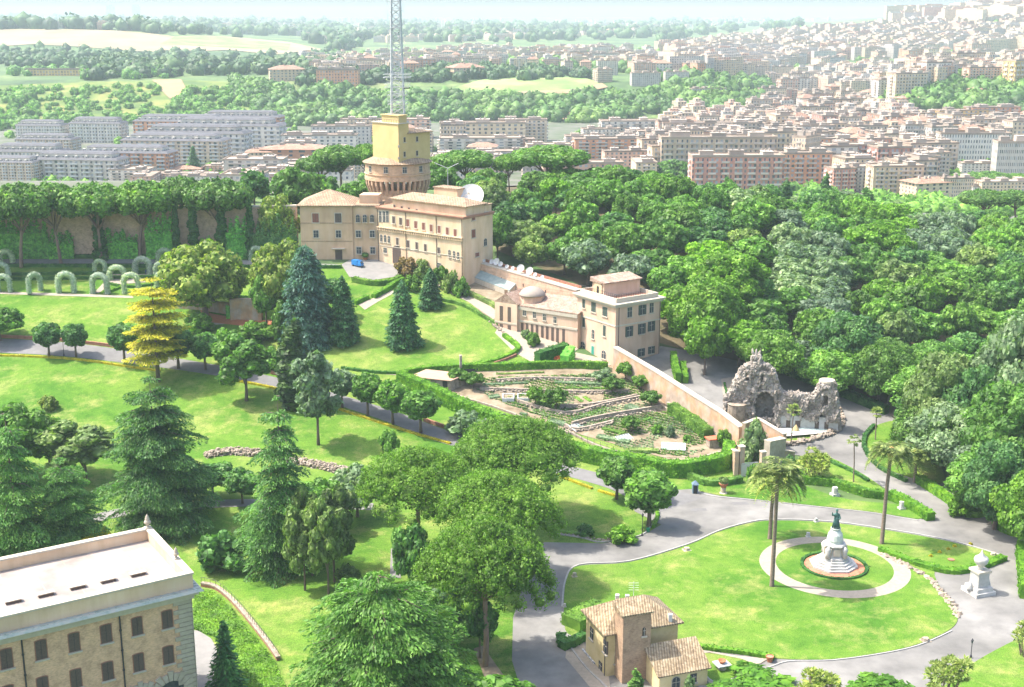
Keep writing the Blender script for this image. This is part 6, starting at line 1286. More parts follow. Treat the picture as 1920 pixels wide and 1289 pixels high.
# brick stair tower
zt5 = zat(k0.y - 1.5, 1153); B0 = Gz(1169, 1157, zt5); B1 = Gz(1144.4, 1149, zt5); B2 = Gz(1217.5, 1145, zt5)
s1 = (B1.xy - B0.xy).length; s2 = (B2.xy - B0.xy).length; b0 = B0.xy; b1 = b0 + h1 * max(s1, 3); b2 = b0 + h2 * s2; b3 = b1 + h2 * s2
tq = [tuple(b0), tuple(b2), tuple(b3), tuple(b1)]
MB().prism(tq, -1, zt5).build('tower', 'brickt', hs); bq = grow(tq, .3)
MB().prism(bq, zt5, [zt5 + .25, zt5 + .25, zt5 + 1.3, zt5 + 1.3]).build('tower_roof', 'tile3', hs)
tL, tR = Frame(tuple(b1), tuple(b0)), Frame(tuple(b0), tuple(b2))
for f_, zx, zy, wq, hq in ((tL, 735, 975, 4, 17), (tR, 1055, 700, 5, 15), (tL, 750, 1240, 7, 17)): window(hs, f_, X5(zx), Y5(zy), wq, hq, 'dark', .9 if f_ is tR else .5, None, .1, True)
# lean-to annex on the right
Aq = Gz(1210, 1262, zat(b2.y - 3, 1262)); an0 = b0 + h2 * (s2 * .75); za_ = zat(an0.y - 2, 1250)
ax0 = b2 - h2 * .6 - h1 * -.02; anw = [tuple(ax0 - h1 * 0.01), tuple(ax0 + h2 * 8.2), tuple(ax0 + h2 * 8.2 + h1 * -4.6), tuple(ax0 + h1 * -4.6)]
zt6 = 3.1; ann = MB().prism(anw, -1, [zt6 + 2.3, zt6 + 2.3, zt6, zt6]).build('annex', 'ochrep', hs); bq = grow(anw, .45)
MB().prism(bq, [zt6 + 2.5, zt6 + 2.5, zt6 - .15, zt6 - .15], [zt6 + 2.7, zt6 + 2.7, zt6 + .05, zt6 + .05]).build('annex_roof', 'tile3', ann)
fA = Frame(anw[3], anw[2]); window(hs, fA, 0, 0, 0, 0, 'glass', .9, 'trim', .12, True, uz=(2.8, .1, 1.3, 2.3)); window(hs, fA, 0, 0, 0, 0, 'glass', 0, 'shutter', .1, True, uz=(5.8, 1.0, .9, 1.3))
for zx, zy, lb in ((775, 280, 'chimney'), (880, 285, 'chimney'), (1335, 485, 'chimney')):
    g = Gz(X5(zx), Y5(zy), ez + (3.8 if zx < 1000 else 2.2)); MB().obox(g.x, g.y, ez + .5, ez + (3.3 if zx < 1000 else 1.7), .6, .6, 0).build('chimney', 'white', hs)
g = Gz(1188, 1113, ez + 3.4); m = MB(); m.tube([(g.x, g.y, ez + 2), (g.x, g.y, ez + 5.4)], .04, 4)
for k in range(4): m.tube([(g.x - .8, g.y, ez + 4 + k * .4), (g.x + .8, g.y, ez + 4 + k * .4)], .025, 3)
m.build('aerial', 'steel', hs)
# ------------------------------------------------------------------ walls and hedges of the gardens
def xyz(p, z=0.0): return (p[0], p[1], Hf(p[0], p[1]) + z)
def leafpath(pts, w, h, dens, size, rng, lf=None, base=0.0, rag=0.0):
    """leaf faces over the top and both sides of a strip following the land"""
    lf = lf or Leaf(); P, N = offsets(resample(pts, 1.5)); seg = np.linalg.norm(np.diff(P, axis=0), axis=1); cum = np.concatenate([[0], np.cumsum(seg)])
    L = cum[-1]; n = int(L * (w + 2 * h) * dens); s = rng.uniform(0, L, n); i = np.clip(np.searchsorted(cum, s) - 1, 0, len(seg) - 1); f = ((s - cum[i]) / seg[i])[:, None]
    c = P[i] * (1 - f) + P[i + 1] * f; nn = nrm(N[i]); q = rng.uniform(0, w + 2 * h, n)
    off = np.where(q < h, -w / 2, np.where(q > h + w, w / 2, q - h - w / 2)); z = np.where(q < h, q, np.where(q > h + w, q - h - w, h))
    if rag: z = z * (1 - rag * np.clip(.5 + .5 * np.sin(s * .9 + h) * np.cos(s * .37) + .3 * np.sin(s * 2.9) + rng.normal(size=n) * .12, 0, 1))
    wob = .12 * np.sin(s * 1.7) + .08 * np.sin(s * 4.1 + 1)
    pos = np.concatenate([c + nn * (off * (1 + wob * .5))[:, None], (H(c[:, 0], c[:, 1]) + base + z * (1 + wob * .35))[:, None]], 1)
    nv = np.where((q < h)[:, None], np.concatenate([-nn, np.zeros((n, 1))], 1), np.where((q > h + w)[:, None], np.concatenate([nn, np.zeros((n, 1))], 1), np.array([[0, 0, 1.]])))
    lf.cards(pos + rng.normal(size=pos.shape) * .05, nv + rng.normal(size=pos.shape) * .45, size * rng.uniform(.7, 1.3, n), rng); return lf
HR = np.random.default_rng(9)
def hedge(pix, w, h, leaf, label, cat='hedge', group=None, smooth=3, dens=9, size=.2, name='hedge', world=False, closed=False, base=0.0, rag=0.0):
    p = pix if world else W(spline(pix, smooth, closed) if smooth else pix)
    if closed: p = p + [p[0]]
    o0 = xyz(p[0]); t = thing(name, label, cat, o0, group)
    me = leafpath(p, w, h, dens, size, HR, base=base, rag=rag); c = me; c.V = [v - np.array(o0) for v in c.V]; link('foliage', c.mesh('hedge_leaves'), M[leaf], t)
    ribbon(p, w * .93, base - .1, base + h * (.95 - rag), 2.0).build('inner_growth', M[leaf], t); return t
def wall(pix, th, h, mat, label, name='garden_wall', coping='trim', cw=None, cat='wall', smooth=0, world=False, group=None, ch=.25):
    p = pix if world else W(spline(pix, smooth) if smooth else pix)
    t = thing(name, label, cat, xyz(p[0]), group); ribbon(p, th, -1.5, h, 3.0).build('masonry', mat, t)
    if coping: ribbon(p, cw or th + .25, h, h + ch, 3.0).build('coping', coping, t)
    return t, p
# old wall at the back, with its pale top and creepers
wl_, wp_ = wall([(-80, 482), (95, 480), (280, 478), (430, 476), (560, 474)], 1.4, 0, 'brickwall', 'high old brick wall with a pale top behind the umbrella pines', 'old_wall', None)
yw = wp_[2][1]; hw = zat(yw, 391) - Hf(*wp_[2])
drop(wl_); wl_, wp_ = wall([(-80, 482), (95, 480), (280, 478), (430, 476), (560, 474)], 1.4, hw, 'brickwall', 'high old brick wall with a pale top behind the umbrella pines', 'old_wall', 'trim', ch=.5)
for a, b, lb, f in ((-60, 95, 'broad sheet of ivy on the old wall at the picture edge', 1.0), (278, 330, 'tall patch of ivy on the old wall between two cypress columns', 1.0), (427, 466, 'ivy patch on the old wall by the last umbrella pine', .93), (96, 142, 'low ivy mound at the foot of the bare old wall', .6), (200, 262, 'bushy low ivy in front of the bare old wall', .65), (372, 402, 'dark low ivy behind the tallest cypress column', .5), (478, 560, 'dark ivy at the end of the old wall by the villa', .9)):
    p = W([(a, 483), (b, 481)]); hedge([(q[0], q[1] - 1.4) for q in p], 1.6, hw * f, 'l_ivy' if a != 478 else 'l_dark', lb, 'ivy', None, 0, 7, .34, 'ivy', True, rag=.42)
# long wall below the villa, with the row of dishes
LWp = [(868, 508), (960, 540), (1030, 562), (1090, 590)]
g0, g1 = GT(868, 508), GT(1085, 592)
pw_ = [g0.xy[:], g1.xy[:]]; pw_ = [(g0.x, g0.y), ((g0.x + g1.x) / 2, (g0.y + g1.y) / 2), (g1.x, g1.y)]
hL = zat(g0.y, 482) - g0.z; 
t = thing('long_wall', 'long sunlit ashlar wall running from the villa to the pink house', 'wall', g0); rb = MB(); PP = resample(pw_, 3.0); n_ = len(PP)
zt_ = [zat(g0.y, 483) + (zat(g1.y, 545) - zat(g0.y, 483)) * i / (n_ - 1) for i in range(n_)]
def topwall(mb, PP, zb_, zt_, th):
    P, N = offsets(PP); vs = []
    for i in range(len(P)):
        for s_, z in ((-th / 2, zb_[i]), (th / 2, zb_[i]), (th / 2, zt_[i]), (-th / 2, zt_[i])): vs.append((P[i, 0] + N[i, 0] * s_, P[i, 1] + N[i, 1] * s_, z))
    n = len(P); return mb.add(vs, [(4 * i + j, 4 * i + (j + 1) % 4, 4 * i + 4 + (j + 1) % 4, 4 * i + 4 + j) for i in range(n - 1) for j in range(4)] + [(0, 3, 2, 1), (4 * n - 4, 4 * n - 3, 4 * n - 2, 4 * n - 1)])
topwall(MB(), PP, [Hf(*q) - 2 for q in PP], zt_, 2.4).build('masonry', 'brickwall', t)
topwall(MB(), PP, zt_, [z + .3 for z in zt_], 2.7).build('coping', 'trim', t)
dd = (Vector(pw_[-1]) - Vector(pw_[0])).normalized(); nn_ = Vector((-dd.y, dd.x)); nn_ = nn_ if nn_.y > 0 else -nn_
topwall(MB(), [(q[0] + nn_.x * 1.2, q[1] + nn_.y * 1.2) for q in PP], zt_, [z + 1.1 for z in zt_], .3).build('parapet', 'brickred', t)
for i in range(3, n_ - 2, 3):
    q = Vector(PP[i]) - nn_ * 1.22; MB().obox(q.x, q.y, zt_[i] - 3.2, zt_[i] - 2.3, .25, .2, 0).build('slit', 'dark', t)
for i, (px, py, r_) in enumerate(((908, 490, 3), (923, 490, 5), (932, 491, 7), (939, 492, 5), (951, 497, 4), (962, 499, 4), (977, 500, 7.5), (994, 503, 7.5), (1004, 509, 4), (1017, 508, 3.5))):
    f = (px - 868) / (1085 - 868); 
    lo, hi = 0.0, 1.0
    for _ in range(30):
        f = (lo + hi) / 2; q = Vector(pw_[0]) + (Vector(pw_[-1]) - Vector(pw_[0])) * f
        if proj(q.x, q.y, zt_[0])[0] < px: lo = f
        else: hi = f
    k = f * (n_ - 1); z = zt_[int(k)] * (1 - k % 1) + zt_[min(n_ - 1, int(k) + 1)] * (k % 1); rr = r_ / F * q.y
    dish('satellite_dish', q.x, q.y, z + .3, rr, radians(205 + 7 * (i % 3)), radians(28), ['tiny white dish at the villa end of the long wall', 'small white dish second along the long wall', 'large white dish third along the long wall', 'white dish tight against the third on the long wall', 'small white dish in the middle of the row on the long wall', 'small white dish left of two big ones on the long wall', 'big round white dish, first of the two big ones on the long wall', 'big white dish, second of the two big ones on the long wall', 'small white dish after the two big ones on the long wall', 'last tiny dish of the row on the long wall'][i], group='white dishes along the long wall')
# pale greenhouse roof strip at the foot of the long wall
q0, q1 = GT(862, 520), GT(955, 556); a_ = (q1.xy - q0.xy).normalized(); t = thing('glasshouse', 'long low glasshouse with a pale sloping roof against the long wall', 'greenhouse', q0)
b_ = Vector((-a_.y, a_.x)); b_ = b_ if b_.y > 0 else -b_; P4 = [q0.xy, q1.xy, q1.xy + b_ * 3.6, q0.xy + b_ * 3.6]; zz = [Hf(*p) for p in P4]
glr = surf('old_glass', [(.20, .26, .25), (.30, .36, .34)], .8, .35, 4)
MB().prism([tuple(p) for p in P4], [z - 1 for z in zz], [zz[0] + 1.6, zz[1] + 1.6, zz[2] + 3.0, zz[3] + 3.0]).build('wall', 'trim', t); MB().prism([tuple(p) for p in P4], [zz[0] + 1.61, zz[1] + 1.61, zz[2] + 3.01, zz[3] + 3.01], [zz[0] + 1.8, zz[1] + 1.8, zz[2] + 3.2, zz[3] + 3.2]).build('glass_roof', glr, t)
# sloping wall from the pink house to the gate
SW = [(1153, 692), (1230, 742), (1300, 792), (1350, 822), (1388, 850)]; tops = [652, 697, 742, 773, 802]
gs = [GT(*p) for p in SW]; PP = resample([(g.x, g.y) for g in gs], 3.0); ys_ = [g.y for g in gs][::-1]; zz_ = [zat(g.y, tp) for g, tp in zip(gs, tops)][::-1]
zt_ = [float(np.interp(q[1], ys_, zz_)) for q in PP]
t = thing('sloping_wall', 'high stained wall stepping down beside the road to the rock fountain', 'wall', gs[0]); M['stained'] = surf('stained_wall', [(.30, .22, .17), (.42, .33, .26), (.46, .28, .16), (.44, .38, .31)], .22, .92, 7, bump=.3, big=(.5, .8, 1.08), stretch=(1, 1, .6))
topwall(MB(), PP, [Hf(*q) - 1.5 for q in PP], zt_, 1.3).build('masonry', 'stained', t); topwall(MB(), PP, zt_, [z + .3 for z in zt_], 1.6).build('coping', 'trim', t)
PP2 = [(q[0] - .9, q[1] - .9) for q in PP]; topwall(MB(), PP2[8:], [Hf(*q) - 1 for q in PP2[8:]], [Hf(*q) + 1.6 for q in PP2[8:]], .9).build('rubble_footing', 'rubble', t)
# gate walls and pillars at its lower end
def pier(px, py, tp, wp, label, mat='stained', cat='pillar', name='gate_pillar', d=1.2, grp=None):
    g = GT(px, py); w_ = m_px(g, wp); h_ = zat(g.y, tp) - g.z; t = thing(name, label, cat, g, grp)
    MB().obox(g.x, g.y, g.z - .5, g.z + h_, w_, d * w_ / 1.2 if d != 1.2 else w_, .3).build('shaft', mat, t); MB().obox(g.x, g.y, g.z + h_, g.z + h_ + .25, w_ * 1.2, w_ * 1.2, .3).build('cap', 'trim', t); return t
def wseg(pix, tps, th, mat, label, name='garden_wall', cop='trim'):
    gs = [GT(*p) for p in pix]; P = resample([(g.x, g.y) for g in gs], 2.0); cum = [0]
    for a, b in zip(P[:-1], P[1:]): cum.append(cum[-1] + math.hypot(b[0] - a[0], b[1] - a[1]))
    cs = [0]; 
    for a, b in zip(gs[:-1], gs[1:]): cs.append(cs[-1] + (b.xy - a.xy).length)
    zt = [float(np.interp(c, cs, [zat(g.y, tp) for g, tp in zip(gs, tps)])) for c in cum]; t = thing(name, label, 'wall', gs[0])
    topwall(MB(), P, [Hf(*q) - 1 for q in P], zt, th).build('masonry', mat, t); 
    if cop: topwall(MB(), P, zt, [z + .22 for z in zt], th + .25).build('coping', cop, t)
    return t
wseg([(1392, 856), (1420, 812), (1470, 850)], [795, 785, 815], .8, 'stained', 'short angled wall round the bushy corner tree')
wseg([(1436, 880), (1466, 866)], [828, 822], 1.6, 'trav', 'pale square gate wall beside the palms')
wseg([(1380, 895), (1372, 862)], [848, 842], .9, 'stained', 'low stained wall end below the clipped hedge')
wseg([(1466, 868), (1488, 862)], [845, 848], .6, 'stained', 'low wall stub between the gate wall and the palm bushes')
g = GT(1405, 893); fr = Frame((g.x - 1.9, g.y - .3), (g.x + 1.9, g.y + .5)); t = thing('white_gate', 'small white iron gate in the garden wall', 'gate', g)
MB().fbox(fr, -.2, .15, g.z, g.z + 3.4, -.2, .2).v; m = MB(); [m.fbox(fr, i * .42, i * .42 + .1, g.z + .1, g.z + 3.1, -.04, .04) for i in range(10)]; m.fbox(fr, 0, 3.9, g.z + 3.0, g.z + 3.15, -.06, .06); m.fbox(fr, 0, 3.9, g.z + .5, g.z + .62, -.06, .06); m.build('bars', 'white', t); MB().fbox(fr, -.1, 4.0, g.z, g.z + 2.9, .12, .2).build('panel', 'white', t)
pier(1388, 892, 838, 10, 'stained gate pillar below the end of the clipped hedge', grp='gate pillars'); pier(1428, 902, 848, 9, 'stained gate pillar behind the white gate', grp='gate pillars')
# clipped hedges
hedge([(750, 722), (768, 705), (850, 697), (950, 694), (1060, 690), (1140, 693)], 1.6, 2.0, 'l_hedge', 'clipped hedge along the upper edge of the kitchen garden')
hedge([(749, 722), (800, 742), (900, 790), (1000, 830), (1100, 865), (1190, 882), (1265, 894), (1320, 887), (1362, 876), (1366, 852)], 2.6, 3.6, 'l_hedge', 'tall bright clipped hedge round the lower side of the kitchen garden', size=.22, dens=11)
hedge([(1070, 672), (1058, 690)], 2.5, 3.5, 'l_ivy', 'rounded ivy mass against the low pink wing', name='ivy_mass'); hedge([(1007, 682), (1030, 674), (1062, 664)], 2.6, 3.2, 'l_hedgedark', 'dark green clipped hedge beside the courtyard of the pink house')
hedge([(865, 692), (920, 682), (958, 668), (972, 655), (962, 645), (945, 632)], 1.3, 1.1, 'l_hedge', 'low bright hedge curving round the hill lawn'); hedge([(640, 692), (740, 702), (860, 688)], .8, .7, 'l_hedgedark', 'thin dark hedge along the garden path')
hedge([(700, 560), (722, 548), (742, 534), (756, 528)], 1.6, 1.4, 'l_hedge', 'bright hedge beside the hill path'); hedge([(665, 572), (690, 560)], 1.4, 1.2, 'l_hedge', 'short bright hedge below the forecourt'); hedge([(662, 528), (700, 535), (735, 532), (750, 524)], 1.8, 1.5, 'l_fresh', 'leafy hedge round the small forecourt lawn')
hedge([(790, 560), (830, 565), (870, 575), (905, 595), (935, 612)], 1.0, .9, 'l_oak', 'rose bushes in a row along the upper edge of the hill lawn', 'bushes', dens=4, name='rose_bed')
hedge([(800, 525), (850, 540), (900, 562), (935, 580)], 1.8, 1.1, 'l_olive', 'planted bed between the path and the glasshouse', 'flower bed', dens=4, name='planted_bed')
for i, (a, b, y0, y1, s, l) in enumerate(((-60, 560, 483, 482, 1.2, 'l_hedgedark'), (-60, 640, 500, 503, 1.3, 'l_hedgedark'), (-60, 330, 527, 521, 1.2, 'l_hedgedark'), (-60, 330, 518, 513, .9, 'l_hedgedark'), (330, 460, 505, 505, 1.0, 'l_hedgedark'))):
    hedge([(a, y0), ((a + b) / 2, (y0 + y1) / 2), (b, y1)], s, .9, l, ['long dark hedge at the foot of the old wall', 'long dark hedge in front of the pale back path', 'low dark parterre hedge just behind the arches', 'thin low hedge along the parterre grass strip', 'short dark hedge beyond the broad magnolia'][i])
hedge([(205, 534), (250, 540), (330, 528)], .8, .7, 'l_hedgedark', 'low hedge round the crossing path'); hedge([(195, 552), (215, 545), (235, 536)], .8, .7, 'l_hedge', 'low hedge inside the second close arch')
hedge([(1448, 692), (1500, 712), (1540, 728), (1600, 752), (1662, 778)], 2.0, 2.3, 'l_hedgedark', 'long clipped hedge behind the rock fountain', size=.22); 
hedge([(1490, 905), (1560, 912), (1620, 930), (1660, 935)], 1.8, 1.8, 'l_hedge', 'clipped hedge along the strip lawn with stone blocks'); hedge([(1668, 935), (1700, 950), (1745, 978)], 2.0, 2.0, 'l_hedge', 'clipped hedge block at the tip of the strip lawn')
hedge([(1556, 868), (1600, 888), (1628, 905)], .9, .7, 'l_hedgedark', 'thin hedge along the triangle lawn'); hedge([(1690, 795), (1715, 815), (1740, 835)], 1.8, 1.8, 'l_hedge', 'short clipped hedge above the palm lawn'); hedge([(1640, 800), (1622, 820), (1622, 845), (1650, 880), (1700, 905)], 1.0, .8, 'l_hedgedark', 'low hedge round the palm lawn')
hedge([(1722, 905), (1760, 930), (1790, 950), (1810, 960)], 2.0, 1.8, 'l_hedge', 'clipped hedge from the palm lawn to the round shrub'); hedge([(1808, 968), (1840, 968), (1868, 950), (1885, 930)], 1.9, 1.4, 'l_lime', 'curved bright yellow green hedge by the dirt side path')
hedge([(1872, 985), (1885, 998), (1925, 1010)], 2.4, 1.6, 'l_hedge', 'clipped hedge corner at the picture edge'); hedge([(1914, 1040), (1918, 1080), (1922, 1125)], 2.0, 3.0, 'l_hedge', 'tall hedge at the picture edge beside the urn')
hedge([(1292, 898), (1335, 912), (1390, 905)], 1.6, 1.5, 'l_oak', 'leafy low hedge behind the planter and the sentry box'); hedge([(1280, 1212), (1350, 1222), (1400, 1228), (1452, 1238)], 1.0, .8, 'l_hedge', 'low bright hedge from the ochre house to the pot')
hedge([(1262, 678), (1266, 700), (1272, 720)], 1.6, 3.0, 'l_hedge', 'tall narrow hedge beside the pink house'); hedge([(1280, 690), (1285, 720)], 1.5, 2.0, 'l_hedge', 'second narrow hedge nearer the rock fountain road')
hedge([(1052, 1200), (1058, 1218), (1095, 1200)], 1.5, 1.5, 'l_hedgedark', 'dark hedge corner in front of the ochre house'); hedge([(1070, 1180), (1100, 1165), (1130, 1150)], 4.5, 2.2, 'l_fresh', 'mounded shrubbery behind the ochre house', 'shrubbery', name='shrubbery')
hedge([(1430, 1040), (1432, 1040)], .1, .1, 'l_hedge', 'x') and None
drop([o for o in bpy.data.objects if o.get('label') == 'x'][0])
hedge([(0, 795), (60, 806), (150, 832)], 1.0, 1.0, 'l_hedgedark', 'low dark hedge along the narrow path on the wide lawn'); hedge([(-20, 775), (60, 792), (140, 812)], 1.0, .9, 'l_hedgedark', 'second dark hedge along the narrow path on the wide lawn')
hedge([(1650, 1034), (1700, 1054), (1745, 1068), (1790, 1076), (1840, 1066), (1882, 1050)], 1.6, 1.0, 'l_hedge', 'untidy hedge over the rockery edge of the round lawn'); hedge([(1508 + i * 0, 1063) for i in range(1)] + [(1512, 1063)], .2, .2, 'l_hedge', 'y')
drop([o for o in bpy.data.objects if o.get('label') == 'y'][0])
pts = [(RC.x + R1 * .43 * cos(2 * pi * i / 40), RC.y + R1 * .43 * sin(2 * pi * i / 40)) for i in range(41)]
hedge(pts, .6, .5, 'l_hedgedark', 'ring of clipped box round the statue bed', world=True, dens=16, size=.12)
# yellow border strips of the park road
for i, p in enumerate(([(-40, 667), (60, 670), (150, 676), (240, 689), (300, 697)], [(420, 712), (480, 722), (530, 733)], [(545, 740), (640, 770), (740, 803), (845, 834)], [(1045, 893), (1110, 918)], [(1122, 922), (1155, 932)])):
    hedge(p, .7, .5, 'l_yellow', ['gold border hedge beside the first clipped trees of the park road', 'gold border hedge below the loose open crowned tree', 'gold border hedge below the close row of four clipped trees', 'gold border hedge on the lawn tip beside the road', 'short gold border hedge at the foot of a clipped tree'][i], dens=14, size=.14, group='gold border hedges')
hedge([(1035, 998), (1060, 1001), (1088, 1004)], .8, .6, 'l_oak', 'low hedge at the lower tip of the small lawn')
hedge([(1225, 990), (1232, 972), (1232, 962)], .7, .6, 'l_hedge', 'low hedge round the traffic island tree')
# low brick retaining walls of the park road
for i, p in enumerate(([(-40, 632), (100, 639), (240, 655), (300, 665)], [(430, 684), (530, 706)], [(795, 790), (832, 803)], [(975, 848), (1075, 874)], [(865, 690), (920, 686), (968, 668)])):
    wall(p, .5, .9 if i < 4 else .7, 'brickred', ['long low brick wall behind the first clipped trees', 'low brick wall below the feathery shrubs', 'short brick wall end beside the grey green shrub', 'low brick wall under the tall clipped hedge', 'low brick wall under the curved bright hedge'][i], 'brick_wall', None, smooth=2, group='low brick walls')
for p, lb in (([(300, 575), (376, 580), (440, 590)], 'retaining wall below the broad magnolia'), ([(432, 600), (445, 598), (492, 600)], 'ivy covered garden house wall with a pale door')):
    wseg(p, [560, 562, 570] if 'retaining' in lb else [562, 560, 560], 1.5, 'stained', lb, 'retaining_wall', None)
hedge([(425, 598), (450, 598)], 1.0, 3.8, 'l_ivy', 'ivy hanging on the garden house wall', 'ivy', name='ivy'); hedge([(440, 575), (490, 580)], 2.2, 3.4, 'l_ivy', 'ivy terrace above the garden house wall', 'ivy', name='ivy')
# ramp wall beside the hill garden gate
wall([(866, 700), (950, 692), (1012, 684)], .4, .9, 'iron', 'dark low ramp wall above the clipped hedge', 'ramp_wall', None)
pier(864, 700, 668, 4, 'thin dark stone post at the start of the ramp', 'rock', 'post', 'gate_post')
# clipped stone banks on the left
def rocks(pts, n, s0, s1, zr, seed, w=1.5, world=False, mat='rock'):
    rng = np.random.default_rng(seed); p = pts if world else W(spline(pts, 4)); P, N = offsets(resample(p, 1.0)); V = []; T = []; k = 0
    for _ in range(n):
        i = rng.integers(len(P) - 1); c = P[i] + (P[i + 1] - P[i]) * rng.random() + N[i] * rng.uniform(-w / 2, w / 2); s = rng.uniform(s0, s1); d = ICO1_V * (1 + .3 * rng.normal(size=(len(ICO1_V), 1)).clip(-1.2, 1.2)) * [s * rng.uniform(.7, 1.3), s * rng.uniform(.7, 1.3), s * rng.uniform(.5, .9)]
        V.append(d + [c[0], c[1], Hf(*c) + rng.uniform(0, zr)]); T.append(ICO1_F + k); k += len(ICO1_V)
    return np.concatenate(V), np.concatenate(T)
def rockbank(pts, n, s0, s1, zr, seed, label, w=1.5, name='rock_edging', mat='rubble', cat='rockery'):
    V, T = rocks(pts, n, s0, s1, zr, seed, w); o = link(name, npmesh(name, V, None, T), M[mat]); tag(o, label, cat, None, 'stuff')
rockbank([(385, 858), (430, 850), (500, 856), (560, 868), (640, 885), (718, 905)], 2200, .12, .42, 1.0, 3, 'rough pale stone bank at the lower edge of the wide lawn', 2.6, 'stone_bank')
rockbank([(1655, 1040), (1700, 1062), (1740, 1085), (1762, 1110), (1785, 1135), (1795, 1160)], 260, .2, .5, .3, 4, 'pale rocks edging the round lawn', 1.1)
rockbank([(1040, 1001), (1090, 1008), (1130, 1014), (1190, 1010)], 90, .15, .4, .25, 5, 'rocks edging the small lawn beside the road', .8)
rockbank([(1552, 760), (1572, 772), (1578, 790), (1568, 808), (1540, 822), (1490, 834), (1450, 836)], 420, .3, .6, .9, 6, 'rim of rough rocks round the fountain basin', 1.2)
rockbank([(1255, 745), (1300, 775), (1345, 808), (1375, 830)], 260, .25, .55, .8, 7, 'white rubble slope at the foot of the sloping wall', 2.2)
rockbank([(918, 604), (940, 622), (965, 640)], 70, .2, .4, .3, 8, 'stones edging the hill lawn by the pink wing', .9)
# curving brick edged wall and slope by the palace
wall([(378, 1100), (405, 1106), (435, 1130), (470, 1170), (505, 1215), (522, 1240)], .5, .6, 'brickred', 'low brick wall with a railing curving down beside the palace', 'curved_wall', 'rubble', smooth=3)
p = W(spline([(378, 1100), (405, 1106), (435, 1130), (470, 1170), (505, 1215), (522, 1240)], 3)); m = MB()
for q in resample(p, 1.3): m.tube([xyz(q, .8), xyz(q, 1.8)], .035, 4)
m.tube([xyz(q, 1.8) for q in resample(p, 2)], .04, 4); o = m.build('wall_railing', 'iron'); tag(o, 'thin iron railing on the curved low wall by the palace', 'railing')
sb_ = Leaf(); rg = np.random.default_rng(8); pl_ = [(365, 1108), (400, 1112), (430, 1138), (465, 1180), (515, 1245), (540, 1300), (470, 1330), (400, 1195), (360, 1180)]; C = []
while len(C) < 15000:
    a, b = rg.uniform(355, 545), rg.uniform(1105, 1335)
    if inpoly(a, b, pl_): g = Gz(a, b, 0); C.append((g.x, g.y, g.z + .15 + .5 * (.5 + .5 * sin(g.x * .9) * cos(g.y * .8)) * rg.uniform(.7, 1)))
C = np.array(C); sb_.cards(C, rg.normal(size=C.shape) * .4 + [0, 0, 1], rg.uniform(.14, .28, len(C)), rg); o = link('ground_cover', sb_.mesh('ground_cover'), M['l_lime']); tag(o, 'bright leafy ground cover on the slope between palace and railing', 'ground cover', None, 'stuff')

# ---- kitchen garden
KG = [([(930, 716), (1010, 712), (1140, 716)], .8, 'upper dry stone terrace wall of the kitchen garden'), ([(900, 732), (1000, 735), (1100, 738), (1180, 735)], .8, 'second dry stone terrace wall of the kitchen garden'), ([(1050, 765), (1110, 762), (1195, 745)], .9, 'third dry stone terrace wall of the kitchen garden'), ([(970, 755), (1060, 778), (1130, 762), (1200, 748)], .9, 'pale terrace wall below the citrus trees'),
      ([(1072, 800), (1120, 788), (1190, 776), (1240, 768)], 1.2, 'lowest long stone terrace wall'), ([(1060, 800), (1085, 808), (1150, 793)], .8, 'short terrace wall above the lowest terrace'), ([(850, 742), (930, 766), (1010, 796), (1070, 815)], .5, 'low stone edging along the clipped hedge'), ([(1060, 808), (1120, 838), (1200, 860), (1275, 868), (1350, 850)], .5, 'curved low wall of the lowest terrace'), ([(1210, 740), (1250, 770), (1290, 800), (1330, 826)], .7, 'stone edging beside the vine row')]
for p, h_, lb in KG: wall(p, .6, h_, 'rubble', lb, 'terrace_wall', None, smooth=3)
for p, mt, lb in (([(1010, 742), (1052, 748), (1060, 775), (1000, 770)], 'lawn', 0), ([(1180, 800), (1210, 795), (1235, 812), (1200, 822)], 'soil', 0)):
    sheet('garden_plot', p, mt, .2)
beds = [([(905, 722), (990, 719)], 'l_silver', 1.4, .35), ([(1040, 718), (1130, 722)], 'l_silver', 1.8, .5), ([(935, 712), (965, 710)], 'l_lime', 1.2, .4), ([(1060, 728), (1140, 730)], 'l_fresh', 1.2, .35), ([(915, 745), (935, 742)], 'l_silver', 3, .3), ([(1078, 745), (1092, 755)], 'l_fresh', 1.2, .25), ([(1095, 745), (1108, 754)], 'l_fresh', 1.2, .25), ([(1075, 790), (1098, 778)], 'l_silver', 1.4, .3), ([(1105, 778), (1125, 770)], 'l_fresh', 1.4, .3),
        ([(1175, 765), (1195, 772)], 'l_silver', 2.6, .9), ([(1030, 790), (1060, 798)], 'l_silver', 2.5, .5), ([(1120, 820), (1180, 832)], 'l_silver', 2.2, .6), ([(1180, 845), (1235, 848)], 'l_olive', 2.2, .6), ([(1130, 805), (1170, 815)], 'l_fresh', 1.6, .5), ([(1205, 790), (1222, 785)], 'l_oak', 1.3, .4), ([(970, 752), (990, 758)], 'l_lime', 1.5, .3), ([(975, 778), (988, 780)], 'l_silver', 1.0, .6), ([(930, 703), (1020, 700)], 'l_olive', .8, .4)]
